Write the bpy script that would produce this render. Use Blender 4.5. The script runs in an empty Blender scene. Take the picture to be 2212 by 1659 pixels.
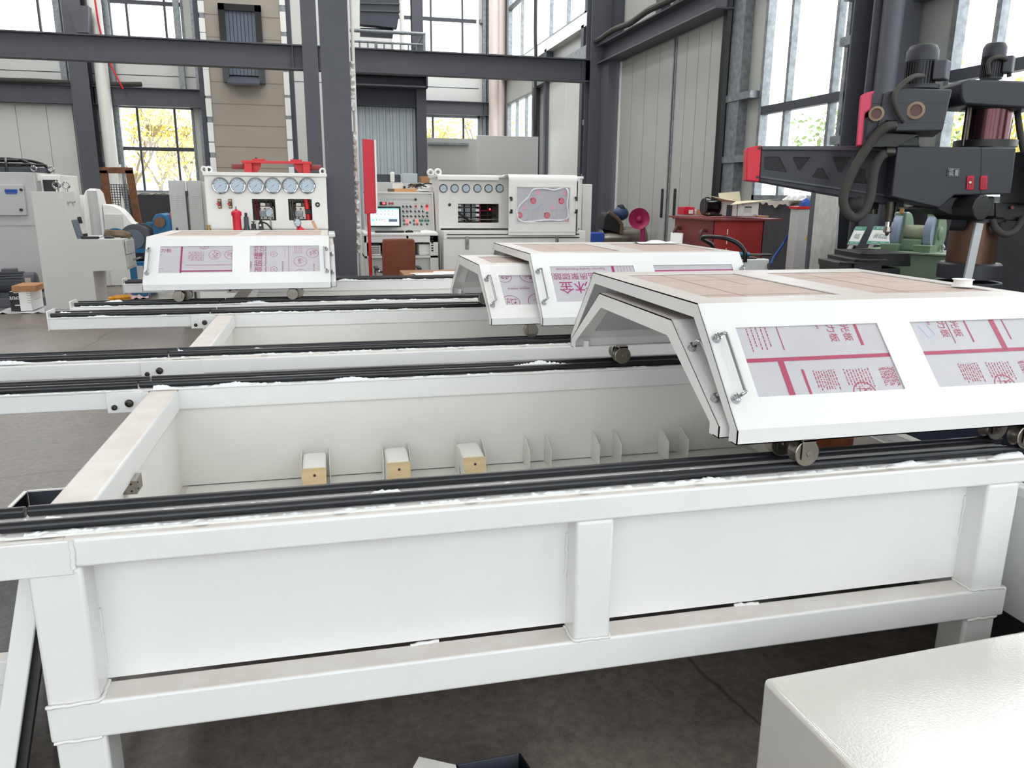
import bpy, bmesh, math, random
from mathutils import Vector as V, Matrix, noise
random.seed(7)
S = bpy.context.scene
COL = S.collection
PI = math.pi
# ------------------------------------------------------------------ camera (solved from the photograph)
FPX, YAW, PIT, ROL, EYE = 1667.98, math.radians(13.276), math.radians(13.8086), math.radians(0.5157), 1.5
_fw = V((math.sin(YAW) * math.cos(PIT), math.cos(YAW) * math.cos(PIT), -math.sin(PIT)))
_rt = V((math.cos(YAW), -math.sin(YAW), 0)); _up = _rt.cross(_fw)
R2 = _rt * math.cos(ROL) + _up * math.sin(ROL)
U2 = -_rt * math.sin(ROL) + _up * math.cos(ROL)
EYEP = V((0, 0, EYE))
FH = V((math.sin(YAW), math.cos(YAW), 0))
# measured photo points -> room coordinates on a known plane
def _ray(x, y): return R2 * ((x - 1106) / FPX) - U2 * ((y - 829.5) / FPX) + _fw
def at_y(x, y, Y): d = _ray(x, y); return EYEP + d * (Y / d.y)
def at_x(x, y, X): d = _ray(x, y); return EYEP + d * (X / d.x)
def at_z(x, y, z): d = _ray(x, y); return EYEP + d * ((z - EYE) / d.z)
def at_d(x, y, dd): d = _ray(x, y); return EYEP + d * (dd / d.dot(FH))

cam = bpy.data.cameras.new('camera'); camo = bpy.data.objects.new('camera', cam); COL.objects.link(camo)
cam.sensor_width = 36; cam.lens = FPX / 2212 * 36; cam.clip_start = 0.02; cam.clip_end = 400
_m = Matrix((R2, U2, -_fw)).transposed().to_4x4(); _m.translation = EYEP
camo.matrix_world = _m
S.camera = camo

# ------------------------------------------------------------------ materials
MAT = {}
def _lin(c): return tuple(((x / 12.92) if x <= .04045 else ((x + .055) / 1.055) ** 2.4) for x in c)
def rgb(h):
    return _lin(tuple(int(h[i:i + 2], 16) / 255 for i in (0, 2, 4)))
def mat(name, hexc, rough=.5, metal=0, var=0, vscale=6, bump=0, bscale=60, dust=0, dustc='cdbfb2', hex2=None, emit=0, spec=.5, stretch=None, dmin=.75):
    m = bpy.data.materials.new(name); m.use_nodes = True
    nt = m.node_tree; N = nt.nodes; L = nt.links
    b = N['Principled BSDF']
    c = rgb(hexc) + (1,)
    b.inputs['Base Color'].default_value = c
    b.inputs['Roughness'].default_value = rough; b.inputs['Metallic'].default_value = metal
    b.inputs['Specular IOR Level'].default_value = spec
    col = None
    tc = N.new('ShaderNodeTexCoord')
    vec = tc.outputs['Object']
    if stretch:
        mp = N.new('ShaderNodeMapping'); mp.inputs['Scale'].default_value = stretch
        L.new(vec, mp.inputs['Vector']); vec = mp.outputs['Vector']
    if var or hex2:
        nz = N.new('ShaderNodeTexNoise'); nz.inputs['Scale'].default_value = vscale; nz.inputs['Detail'].default_value = 6
        nz.inputs['Roughness'].default_value = .6
        L.new(vec, nz.inputs['Vector'])
        rp = N.new('ShaderNodeValToRGB'); rp.color_ramp.elements[0].position = .32; rp.color_ramp.elements[1].position = .68
        c2 = rgb(hex2) + (1,) if hex2 else tuple(x * (1 - var) for x in c[:3]) + (1,)
        rp.color_ramp.elements[0].color = c2; rp.color_ramp.elements[1].color = c
        L.new(nz.outputs['Fac'], rp.inputs['Fac']); col = rp.outputs['Color']
    if dust:
        g = N.new('ShaderNodeNewGeometry'); sx = N.new('ShaderNodeSeparateXYZ'); L.new(g.outputs['Normal'], sx.inputs['Vector'])
        mr = N.new('ShaderNodeMapRange'); mr.inputs['From Min'].default_value = dmin; mr.inputs['From Max'].default_value = .98
        L.new(sx.outputs['Z'], mr.inputs['Value'])
        n2 = N.new('ShaderNodeTexNoise'); n2.inputs['Scale'].default_value = 9; n2.inputs['Detail'].default_value = 5
        L.new(tc.outputs['Object'], n2.inputs['Vector'])
        m2 = N.new('ShaderNodeMapRange'); m2.inputs['From Min'].default_value = .25; m2.inputs['From Max'].default_value = .7
        m2.inputs['To Min'].default_value = .55 * dust; m2.inputs['To Max'].default_value = dust
        L.new(n2.outputs['Fac'], m2.inputs['Value'])
        mu = N.new('ShaderNodeMath'); mu.operation = 'MULTIPLY'; L.new(mr.outputs['Result'], mu.inputs[0]); L.new(m2.outputs['Result'], mu.inputs[1])
        mx = N.new('ShaderNodeMix'); mx.data_type = 'RGBA'
        L.new(mu.outputs[0], mx.inputs['Factor'])
        if col: L.new(col, mx.inputs[6])
        else: mx.inputs[6].default_value = c
        mx.inputs[7].default_value = rgb(dustc) + (1,)
        col = mx.outputs[2]
        mr2 = N.new('ShaderNodeMapRange'); mr2.inputs['To Min'].default_value = rough; mr2.inputs['To Max'].default_value = min(.75, rough + .3)
        L.new(mu.outputs[0], mr2.inputs['Value']); L.new(mr2.outputs['Result'], b.inputs['Roughness'])
    if col: L.new(col, b.inputs['Base Color'])
    if bump:
        nb = N.new('ShaderNodeTexNoise'); nb.inputs['Scale'].default_value = bscale; nb.inputs['Detail'].default_value = 4
        L.new(vec, nb.inputs['Vector'])
        bp = N.new('ShaderNodeBump'); bp.inputs['Strength'].default_value = bump; bp.inputs['Distance'].default_value = .01
        L.new(nb.outputs['Fac'], bp.inputs['Height']); L.new(bp.outputs['Normal'], b.inputs['Normal'])
    if emit:
        b.inputs['Emission Color'].default_value = c; b.inputs['Emission Strength'].default_value = emit
    MAT[name] = m
    return m
mat('white', 'e9e9e8', .22, bump=.05, bscale=140, var=.03, vscale=4, dust=.8, dustc='c9bdb3')
mat('white_gloss', 'd3cfc9', .06, bump=.05, bscale=170, spec=1.0)
mat('white_plain', 'ebeae6', .35)
mat('cream', 'e6e4df', .4, var=.04)
mat('console', 'cfcfcb', .45, var=.03, vscale=3)
mat('cabinet_grey', 'bfc0bf', .45, var=.04, vscale=3)
mat('caulk', 'f2f4f6', .6, bump=.4, bscale=120)
mat('rail', '15161c', .32, var=.3, vscale=20, spec=.55)
mat('steel', '9b958c', .3, metal=1, var=.15, vscale=30)
mat('steel_dark', '55504b', .35, metal=1, var=.3, vscale=20)
mat('chrome', 'b4b4b8', .09, metal=1)
mat('galv', '9aa0a4', .5, metal=.5, hex2='74797d', vscale=14)
mat('film', 'd6d4d9', .38, var=.08, vscale=7, bump=.12, bscale=14)
mat('film_dusty', 'c4b1a8', .75, hex2='b7a199', vscale=8, stretch=(1, 5, 1))
mat('magenta', '9c2a68', .45)
mat('magenta_pale', 'b66591', .5)
mat('magenta_red', 'a8405f', .45)
mat('graphite', '55565e', .55, var=.12, vscale=3)
mat('graphite_dark', '42454e', .55, var=.15, vscale=4)
mat('black', '131417', .45)
mat('black_gloss', '101114', .2)
mat('rubber', '3b3835', .75)
mat('navy', '2a2c38', .35)
mat('panel', 'd3d4d1', .42, var=.03, vscale=2)
mat('panel_grey', 'b3b4b0', .38, var=.04, vscale=2)
mat('panel_tan', 'a39b90', .55, var=.05, vscale=2)
mat('shutter', 'bcc5ca', .4)
mat('wainscot', '3d3d43', .7, var=.2, vscale=5)
mat('plaster', 'd8cfc6', .85, bump=.6, bscale=30, var=.2, vscale=20)
mat('red', 'd02026', .4, var=.1)
mat('red_bright', 'cb1230', .45)
mat('red_dull', '8c3436', .55, hex2='7a3d3d', vscale=5)
mat('red_lit', 'a8322f', .5, hex2='982a28', vscale=5)
mat('pink', 'a82a5c', .4)
mat('blue', '1c6f9f', .5, var=.25, vscale=8)
mat('blue_cloth', '2d55a8', .8)
mat('yellow', 'd99a22', .6, var=.2, vscale=10)
mat('rust', '8a5a33', .8, hex2='5d4534', vscale=18)
mat('rust_board', '9a5128', .85, hex2='5b3420', vscale=25)
mat('wood_light', 'dfc8a0', .65, hex2='d0b487', vscale=5, stretch=(1, 8, 8))
mat('wood', 'b07a4c', .6, hex2='855531', vscale=5, stretch=(1, 10, 10))
mat('cardboard', 'b5835c', .8)
mat('leather', '7b3f2a', .45, var=.15, bump=.1, bscale=40)
mat('paper', 'f1f0ee', .7)
mat('printed', 'e5e6ea', .5)
mat('green', '8fa58c', .4, var=.12, vscale=5)
mat('green_dark', '2f6f5c', .5)
mat('sign_green', '21856b', .45)
mat('stone', 'd0cec7', .7, hex2='b4b2aa', vscale=12, stretch=(4, 4, 1))
mat('brass', 'a88452', .35, metal=.8)
mat('brown_iron', '6d5142', .35, metal=.7, var=.3, vscale=3, stretch=(8, 8, 1))
mat('mirror_iron', '52373a', .16, metal=.9)
mat('drill_grey', '303138', .5, var=.12, vscale=6)
mat('mesh_wire', '55585c', .5)
mat('fibre', '6a5a48', .9)
mat('gauge_face', 'b9c9d6', .4)
mat('screen', 'dff1f3', .3, emit=.75)
mat('screen_teal', '8fd8d6', .3, emit=.6)
mat('screen_dark', '5c6b7d', .3, emit=.35)
mat('lamp_red', 'ff4a4a', .3, emit=3)
mat('btn_red', 'c1343d', .4)
mat('btn_green', '1d7a68', .4)
mat('grey_text', '9a9a98', .5)
mat('blue_pale', 'a9c3df', .5)
mat('logo_red', 'd9546b', .5)
mat('logo_pink', 'e0a9bb', .5)
mat('plastic_clear', 'e6e6ea', .2, bump=.4, bscale=12)
mat('foil', 'd9d9d6', .3, metal=.25, bump=.5, bscale=18)
mat('bark', '8a7a66', .9)
mat('leaf_yellow', 'dccb6a', .7, hex2='c7b968', vscale=2)
mat('leaf_green', '93a76c', .7, hex2='7f9460', vscale=2)
mat('ground', 'd8d5cd', .9, var=.1, vscale=1)
mat('house', 'e6e8ec', .8)
mat('ceiling', 'd9dad8', .7)

def film():
    m = MAT['film']; nt = m.node_tree; N = nt.nodes; L = nt.links
    t = N.new('ShaderNodeBsdfTranslucent'); t.inputs['Color'].default_value = rgb('d9ccd0') + (1,)
    mx = N.new('ShaderNodeMixShader'); mx.inputs[0].default_value = .22
    L.new(N['Principled BSDF'].outputs[0], mx.inputs[1]); L.new(t.outputs[0], mx.inputs[2]); L.new(mx.outputs[0], N['Material Output'].inputs['Surface'])
film()
def glass():
    m = bpy.data.materials.new('glass'); m.use_nodes = True
    nt = m.node_tree; N = nt.nodes; L = nt.links; N.remove(N['Principled BSDF'])
    t = N.new('ShaderNodeBsdfTransparent'); t.inputs['Color'].default_value = (.96, .98, .98, 1)
    g = N.new('ShaderNodeBsdfGlossy'); g.inputs['Roughness'].default_value = .02
    mx = N.new('ShaderNodeMixShader'); mx.inputs[0].default_value = .05; L.new(t.outputs[0], mx.inputs[1]); L.new(g.outputs[0], mx.inputs[2])
    L.new(mx.outputs[0], N['Material Output'].inputs['Surface']); MAT['glass'] = m
mat('panel_pinkish','d8cbc6',.5); mat('trim_grey','8f908e',.6); mat('tan_line','857c72',.7); mat('slate','5f6a78',.5); mat('slate_pale','c9d4dc',.6)
mat('rag_pink','d3b9b6',.9,hex2='b3908f',vscale=25); mat('speckled','3c3c40',.5,hex2='55555a',vscale=60)
mat('rag_wood','c99a78',.7); mat('lamp_dim','e08a8a',.3,emit=.5); mat('wood_tan','cf9a66',.6); mat('fibre_dark','3a2c2a',.8); mat('blue_text','6fa0d0',.5)
mat('olive', 'a9ae93', .4); mat('pocket_shade','08090d',.6); mat('red_shaded','a00f22',.5); mat('pink_red','c93a58',.45); mat('red_dark','5a3a35',.5); mat('brass_dull','8a7460',.5,metal=.3); mat('galv_light','b4b6b8',.45,metal=.3); mat('blue_grey','9aa5bd',.7); mat('cabinet_green','8b9a8c',.5); mat('label_pink','d08a86',.6); mat('panel_light','d9d6d3',.5); mat('yellow_sign','e0b22a',.5); mat('flap_tan','dcd2b4',.7); mat('blue_dark','2b3f66',.5)
glass()
def clear_film():
    m = bpy.data.materials.new('clear_film'); m.use_nodes = True
    nt = m.node_tree; N = nt.nodes; L = nt.links; b = N['Principled BSDF']
    b.inputs['Base Color'].default_value = (.72, .72, .76, 1); b.inputs['Roughness'].default_value = .25
    t = N.new('ShaderNodeBsdfTransparent'); mx = N.new('ShaderNodeMixShader'); mx.inputs[0].default_value = .75
    L.new(t.outputs[0], mx.inputs[1]); L.new(b.outputs[0], mx.inputs[2]); L.new(mx.outputs[0], N['Material Output'].inputs['Surface'])
    MAT['clear_film'] = m
clear_film()
def floor_mat():
    m = bpy.data.materials.new('concrete'); m.use_nodes = True
    nt = m.node_tree; N = nt.nodes; L = nt.links; b = N['Principled BSDF']
    tc = N.new('ShaderNodeTexCoord')
    n1 = N.new('ShaderNodeTexNoise'); n1.inputs['Scale'].default_value = 1.3; n1.inputs['Detail'].default_value = 12; n1.inputs['Roughness'].default_value = .7
    n2 = N.new('ShaderNodeTexNoise'); n2.inputs['Scale'].default_value = 34; n2.inputs['Detail'].default_value = 8; n2.inputs['Roughness'].default_value = .75
    for n in (n1, n2): L.new(tc.outputs['Object'], n.inputs['Vector'])
    r = N.new('ShaderNodeValToRGB'); e = r.color_ramp.elements
    e[0].position = .3; e[0].color = rgb('655d57') + (1,); e[1].position = .72; e[1].color = rgb('938981') + (1,)
    L.new(n1.outputs['Fac'], r.inputs['Fac'])
    r2 = N.new('ShaderNodeValToRGB'); e = r2.color_ramp.elements
    e[0].position = .3; e[0].color = (.55, .54, .53, 1); e[1].position = .65; e[1].color = (1.1, 1.1, 1.1, 1)
    L.new(n2.outputs['Fac'], r2.inputs['Fac'])
    mx = N.new('ShaderNodeMix'); mx.data_type = 'RGBA'; mx.blend_type = 'MULTIPLY'; mx.inputs['Factor'].default_value = 1
    L.new(r.outputs['Color'], mx.inputs[6]); L.new(r2.outputs['Color'], mx.inputs[7])
    # hairline cracks: thin edge of big warped cells
    wn = N.new('ShaderNodeTexNoise'); wn.inputs['Scale'].default_value = 3; wn.inputs['Detail'].default_value = 6
    L.new(tc.outputs['Object'], wn.inputs['Vector'])
    mxv = N.new('ShaderNodeMix'); mxv.data_type = 'RGBA'; mxv.inputs['Factor'].default_value = .12
    L.new(tc.outputs['Object'], mxv.inputs[6]); L.new(wn.outputs['Color'], mxv.inputs[7])
    vo = N.new('ShaderNodeTexVoronoi'); vo.feature = 'DISTANCE_TO_EDGE'; vo.inputs['Scale'].default_value = .42
    L.new(mxv.outputs[2], vo.inputs['Vector'])
    cr = N.new('ShaderNodeValToRGB'); e = cr.color_ramp.elements
    e[0].position = 0; e[0].color = (.35, .32, .3, 1); e[1].position = .0035; e[1].color = (1, 1, 1, 1)
    L.new(vo.outputs['Distance'], cr.inputs['Fac'])
    m3 = N.new('ShaderNodeMix'); m3.data_type = 'RGBA'; m3.blend_type = 'MULTIPLY'; m3.inputs['Factor'].default_value = 1
    L.new(mx.outputs[2], m3.inputs[6]); L.new(cr.outputs['Color'], m3.inputs[7])
    L.new(m3.outputs[2], b.inputs['Base Color'])
    rr = N.new('ShaderNodeMapRange'); rr.inputs['To Min'].default_value = .22; rr.inputs['To Max'].default_value = .55
    L.new(n1.outputs['Fac'], rr.inputs['Value']); L.new(rr.outputs['Result'], b.inputs['Roughness'])
    bp = N.new('ShaderNodeBump'); bp.inputs['Strength'].default_value = .2; bp.inputs['Distance'].default_value = .004
    L.new(n2.outputs['Fac'], bp.inputs['Height']); L.new(bp.outputs['Normal'], b.inputs['Normal'])
    MAT['concrete'] = m
floor_mat()

# ------------------------------------------------------------------ mesh builder
WORLD = {}
class M:
    def __init__(s): s.v = []; s.f = []
    def add(s, vs, fs):
        o = len(s.v); s.v += [V(p) for p in vs]; s.f += [[o + i for i in f] for f in fs]; return s
    def box(s, x0, x1, y0, y1, z0, z1):
        return s.add([(x, y, z) for x in (x0, x1) for y in (y0, y1) for z in (z0, z1)],
                     [(0, 1, 3, 2), (4, 6, 7, 5), (0, 4, 5, 1), (2, 3, 7, 6), (0, 2, 6, 4), (1, 5, 7, 3)])
    def obox(s, O, ex, ey, ez, a, b):          # box in a local frame, a..b corners
        O = V(O); pts = []
        for x in (a[0], b[0]):
            for y in (a[1], b[1]):
                for z in (a[2], b[2]): pts.append(O + ex * x + ey * y + ez * z)
        return s.add(pts, [(0, 1, 3, 2), (4, 6, 7, 5), (0, 4, 5, 1), (2, 3, 7, 6), (0, 2, 6, 4), (1, 5, 7, 3)])
    def bar(s, p, q, w, h, up=(0, 0, 1)):
        p = V(p); q = V(q); d = (q - p).normalized(); u = V(up)
        if abs(d.dot(u)) > .98: u = V((0, 1, 0))
        r = d.cross(u).normalized(); u = r.cross(d)
        return s.obox(p, d, r, u, (0, -w / 2, -h / 2), ((q - p).length, w / 2, h / 2))
    def prism(s, pts, vec):
        pts = [V(p) for p in pts]; vec = V(vec); n = len(pts)
        return s.add(pts + [p + vec for p in pts], [list(range(n))[::-1], list(range(n, 2 * n))] + [(i, (i + 1) % n, n + (i + 1) % n, n + i) for i in range(n)])
    def poly(s, pts): return s.add(pts, [list(range(len(pts)))])
    def lathe(s, prof, O, ax, n=20):            # prof: (radius, along)
        O = V(O); ax = V(ax).normalized(); t = V((0, 0, 1)) if abs(ax.z) < .9 else V((1, 0, 0))
        e = ax.cross(t).normalized(); g = ax.cross(e); vs = []; fs = []
        for r, a in prof:
            for k in range(n):
                c = 2 * PI * k / n; vs.append(O + ax * a + (e * math.cos(c) + g * math.sin(c)) * max(r, 1e-4))
        for i in range(len(prof) - 1):
            for k in range(n): fs.append((i * n + k, i * n + (k + 1) % n, (i + 1) * n + (k + 1) % n, (i + 1) * n + k))
        fs.append(list(range(n))[::-1]); fs.append([(len(prof) - 1) * n + k for k in range(n)])
        return s.add(vs, fs)
    def cyl(s, p, q, r, r2=None, n=16):
        p = V(p); q = V(q); return s.lathe([(r, 0), (r if r2 is None else r2, (q - p).length)], p, q - p, n)
    def ring(s, O, ax, R, r, n=24, k=8, a0=0, a1=2 * PI):
        O = V(O); ax = V(ax).normalized(); t = V((0, 0, 1)) if abs(ax.z) < .9 else V((1, 0, 0))
        e = ax.cross(t).normalized(); g = ax.cross(e)
        pts = [O + (e * math.cos(a0 + (a1 - a0) * i / n) + g * math.sin(a0 + (a1 - a0) * i / n)) * R for i in range(n + 1)]
        return s.tube(pts, r, k, False)
    def flat_ring(s, O, e, g, R, w, n=28):
        O = V(O); vs = []
        for i in range(n):
            c = 2 * PI * i / n; d = e * math.cos(c) + g * math.sin(c); vs += [O + d * R, O + d * (R - w)]
        return s.add(vs, [(2 * i, 2 * ((i + 1) % n), 2 * ((i + 1) % n) + 1, 2 * i + 1) for i in range(n)])
    def tube(s, pts, r, n=10, smooth=True, sub=6):
        pts = [V(p) for p in pts]
        if smooth and len(pts) > 2:
            out = []
            P = [pts[0] * 2 - pts[1]] + pts + [pts[-1] * 2 - pts[-2]]
            for i in range(1, len(P) - 2):
                for j in range(sub):
                    t = j / sub; a, b, c, d = P[i - 1], P[i], P[i + 1], P[i + 2]
                    out.append(.5 * ((2 * b) + (c - a) * t + (2 * a - 5 * b + 4 * c - d) * t * t + (3 * b - a - 3 * c + d) * t ** 3))
            pts = out + [pts[-1]]
        rr = r if callable(r) else (lambda t: r)
        vs = []; fs = []; m = len(pts); u = None
        for i, p in enumerate(pts):
            d = (pts[min(i + 1, m - 1)] - pts[max(i - 1, 0)]).normalized()
            if u is None:
                t = V((0, 0, 1)) if abs(d.z) < .9 else V((1, 0, 0)); u = d.cross(t).normalized()
            else: u = (u - d * u.dot(d)).normalized()
            w = d.cross(u)
            for k in range(n):
                c = 2 * PI * k / n; vs.append(p + (u * math.cos(c) + w * math.sin(c)) * rr(i / max(1, m - 1)))
        for i in range(m - 1):
            for k in range(n): fs.append((i * n + k, i * n + (k + 1) % n, (i + 1) * n + (k + 1) % n, (i + 1) * n + k))
        fs.append(list(range(n))[::-1]); fs.append([(m - 1) * n + k for k in range(n)])
        return s.add(vs, fs)
    def ball(s, c, rx, ry=None, rz=None, n=14, m=9, z0=-1):
        ry = ry or rx; rz = rz or rx; c = V(c); vs = []; fs = []
        for i in range(m + 1):
            a = math.asin(z0) + (PI / 2 - math.asin(z0)) * i / m
            for k in range(n):
                b = 2 * PI * k / n; vs.append(c + V((rx * math.cos(a) * math.cos(b), ry * math.cos(a) * math.sin(b), rz * math.sin(a))))
        for i in range(m):
            for k in range(n): fs.append((i * n + k, i * n + (k + 1) % n, (i + 1) * n + (k + 1) % n, (i + 1) * n + k))
        fs.append(list(range(n))[::-1])
        return s.add(vs, fs)
    def plate(s, O, ex, ey, en, W, H, holes=(), th=.003):   # sheet with rectangular holes; front at en*0, back at -th
        xs = sorted({0, W} | {h[i] for h in holes for i in (0, 1)}); ys = sorted({0, H} | {h[i] for h in holes for i in (2, 3)})
        O = V(O); nx, ny = len(xs), len(ys)
        def solid(i, j):
            if not (0 <= i < nx - 1 and 0 <= j < ny - 1): return False
            cx, cy = (xs[i] + xs[i + 1]) / 2, (ys[j] + ys[j + 1]) / 2
            return not any(h[0] < cx < h[1] and h[2] < cy < h[3] for h in holes)
        vs = [O + ex * x + ey * y for y in ys for x in xs]; vs += [p - en * th for p in vs]
        n = nx * ny; fs = []; I = lambda i, j: j * nx + i
        for i in range(nx - 1):
            for j in range(ny - 1):
                if not solid(i, j): continue
                q = (I(i, j), I(i + 1, j), I(i + 1, j + 1), I(i, j + 1)); fs += [q, tuple(k + n for k in q[::-1])]
                for (a, b, ok) in ((q[0], q[1], solid(i, j - 1)), (q[1], q[2], solid(i + 1, j)), (q[2], q[3], solid(i, j + 1)), (q[3], q[0], solid(i - 1, j))):
                    if not ok: fs.append((b, a, a + n, b + n))
        return s.add(vs, fs)
    def build(s, name, material, parent=None, bevel=0, seg=2, smooth=35, loc=None, kind=None, label=None):
        me = bpy.data.meshes.new(name)
        if parent is not None: base = WORLD[parent.name]
        elif loc is not None: base = Matrix.Translation(V(loc))
        else:
            xs = [p.x for p in s.v]; ys = [p.y for p in s.v]; zs = [p.z for p in s.v]
            base = Matrix.Translation(V(((min(xs) + max(xs)) / 2, (min(ys) + max(ys)) / 2, min(zs))))
        inv = base.inverted()
        me.from_pydata([inv @ p for p in s.v], [], s.f); me.update()
        bm = bmesh.new(); bm.from_mesh(me); bmesh.ops.recalc_face_normals(bm, faces=bm.faces); bm.to_mesh(me); bm.free()
        me.materials.append(MAT[material])
        if smooth:
            me.polygons.foreach_set('use_smooth', [True] * len(me.polygons)); me.set_sharp_from_angle(angle=math.radians(smooth))
        o = bpy.data.objects.new(name, me); COL.objects.link(o)
        if parent is not None: o.parent = parent; WORLD[o.name] = base
        else: o.matrix_world = base; WORLD[o.name] = base
        if bevel:
            b = o.modifiers.new('Bevel', 'BEVEL'); b.width = bevel; b.segments = seg; b.limit_method = 'ANGLE'; b.angle_limit = math.radians(50); b.harden_normals = False
        if kind: o['kind'] = kind
        if label: o['label'] = label
        return o
def thing(name, label, cat, loc, rz=0, group=None):
    o = bpy.data.objects.new(name, None); COL.objects.link(o); o.empty_display_size = .1
    o.location = loc; o.rotation_euler = (0, 0, rz); o['label'] = label; o['category'] = cat
    if group: o['group'] = group
    WORLD[o.name] = Matrix.Translation(V(loc)) @ Matrix.Rotation(rz, 4, 'Z')
    return o
def tag(o, label, cat, group=None):
    o['label'] = label; o['category'] = cat
    if group: o['group'] = group
    return o
def struct(o): o['kind'] = 'structure'; return o
X_, Y_, Z_ = V((1, 0, 0)), V((0, 1, 0)), V((0, 0, 1))

# ------------------------------------------------------------------ lettering (the built-in font, turned into mesh)
_TX = {}
def _text(st):
    if st in _TX: return _TX[st]
    cu = bpy.data.curves.new('lettering', 'FONT'); cu.body = st; cu.size = 1; cu.resolution_u = 3; cu.fill_mode = 'FRONT'
    ob = bpy.data.objects.new('lettering', cu); COL.objects.link(ob); bpy.context.view_layer.update()
    me = ob.to_mesh(); vs = [v.co.copy() for v in me.vertices]; fs = [list(p.vertices) for p in me.polygons]; ob.to_mesh_clear()
    bpy.data.objects.remove(ob); bpy.data.curves.remove(cu)
    if vs:
        x0 = min(v.x for v in vs); x1 = max(v.x for v in vs); y0 = min(v.y for v in vs); y1 = max(v.y for v in vs)
    else: x0 = x1 = y0 = y1 = 0
    _TX[st] = (vs, fs, x0, x1, y0, y1); return _TX[st]
class Flat:
    """2-D print layer: shapes in pane coordinates (metres), clipped to the pane, then laid on a plane."""
    def __init__(s, W, H): s.W, s.H = W, H; s.v = []; s.f = []
    def add(s, vs, fs):
        o = len(s.v); s.v += vs; s.f += [[o + i for i in f] for f in fs]; return s
    def rect(s, x0, x1, y0, y1): return s.add([(x0, y0), (x1, y0), (x1, y1), (x0, y1)], [(0, 1, 2, 3)])
    def text(s, st, cx, cy, size, rot=0, width=None):
        vs, fs, x0, x1, y0, y1 = _text(st); c, d = math.cos(rot), math.sin(rot); k = size
        kx = (width / (x1 - x0)) if width else k; mx, my = (x0 + x1) / 2, (y0 + y1) / 2
        out = []
        for v in vs:
            a, b = (v.x - mx) * kx, (v.y - my) * k; out.append((cx + a * c - b * d, cy + a * d + b * c))
        return s.add(out, fs)
    def ring(s, cx, cy, R, w, n=28):
        vs = []
        for i in range(n):
            a = 2 * PI * i / n; vs += [(cx + R * math.cos(a), cy + R * math.sin(a)), (cx + (R - w) * math.cos(a), cy + (R - w) * math.sin(a))]
        return s.add(vs, [(2 * i, 2 * ((i + 1) % n), 2 * ((i + 1) % n) + 1, 2 * i + 1) for i in range(n)])
    def line(s, x0, y0, x1, y1, w):
        L = math.hypot(x1 - x0, y1 - y0) or 1; nx, ny = -(y1 - y0) / L * w / 2, (x1 - x0) / L * w / 2
        return s.add([(x0 + nx, y0 + ny), (x1 + nx, y1 + ny), (x1 - nx, y1 - ny), (x0 - nx, y0 - ny)], [(0, 1, 2, 3)])
    def lay(s, O, ex, ey, en, name, material, parent, off=.0015, **kw):
        bm = bmesh.new(); vs = [bm.verts.new((x, y, 0)) for x, y in s.v]
        for f in s.f:
            try: bm.faces.new([vs[i] for i in f])
            except ValueError: pass
        for co, no in (((0, 0, 0), (-1, 0, 0)), ((s.W, 0, 0), (1, 0, 0)), ((0, 0, 0), (0, -1, 0)), ((0, s.H, 0), (0, 1, 0))):
            bmesh.ops.bisect_plane(bm, geom=bm.verts[:] + bm.edges[:] + bm.faces[:], plane_co=co, plane_no=no, clear_outer=True)
        m = M(); bm.verts.index_update()
        m.add([V(O) + ex * v.co.x + ey * v.co.y + en * off for v in bm.verts], [[v.index for v in f.verts] for f in bm.faces])
        bm.free()
        if not m.f: return None
        return m.build(name, material, parent, smooth=0, **kw)
# ================================================================== test benches and their sliding hoods
BX0, BX1, ARM = -.655, 1.862, -1.55
TOP, BARR, BARZ = .80, .0122, .8182
PITCH = 1.265
def grease(parent, x0, x1, y, z, w, seed, n=None, amp=.6):
    """irregular caulking squeezed out along a rail"""
    rnd = random.Random(seed); n = n or int((x1 - x0) / .006); m = M(); vs = []; fs = []; k = 6
    for i in range(n + 1):
        x = x0 + (x1 - x0) * i / n
        a = max(.06, .5 + amp * noise.noise(V((x * 14, seed * 3.1, 0))) + .55 * noise.noise(V((x * 46, seed * 1.7, 5)))
                + .3 * rnd.uniform(-1, 1))
        g = noise.noise(V((x * 5, seed * 9.1, 2)))
        if g > .22: a += (g - .22) * 5
        for j in range(k):
            c = PI * j / (k - 1); yy = math.cos(c) * w * (.5 + .45 * a) + rnd.uniform(-.12, .12) * w
            zz = math.sin(c) * w * .62 * a
            vs.append((x, y + yy, z + max(0, zz)))
    for i in range(n):
        for j in range(k - 1): fs.append((i * k + j, i * k + j + 1, (i + 1) * k + j + 1, (i + 1) * k + j))
    m.add(vs, fs); return m.build('caulking', 'caulk', parent, kind='stuff', smooth=60)
def weld(parent, pts, r=.006, seed=1):
    pts = [V(p) for p in pts]; out = []
    for a, b in zip(pts, pts[1:]):
        n = max(2, int((b - a).length / .008))
        for i in range(n): out.append(a + (b - a) * i / n)
    out.append(pts[-1])
    out = [p + V((noise.noise(p * 60 + V((seed, 0, 0))), noise.noise(p * 60 + V((0, seed, 3))), noise.noise(p * 60 + V((9, 0, seed))))) * r * .7 for p in out]
    m = M().tube(out, lambda t: r * (.75 + .5 * abs(noise.noise(V((t * 70, seed, 1))))), 7, smooth=False)
    return m.build('weld_bead', 'white', parent, smooth=80)
def bolt(parent, p, r, ax=(0, -1, 0)):
    p = V(p); ax = V(ax)
    b = M().lathe([(r * 1.15, 0), (r * 1.15, .003), (r, .003), (r * .95, .010), (r * .55, .0125), (r * .5, .007)], p, ax, 18).build('bolt', 'steel_dark', parent)
    return b

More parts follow.
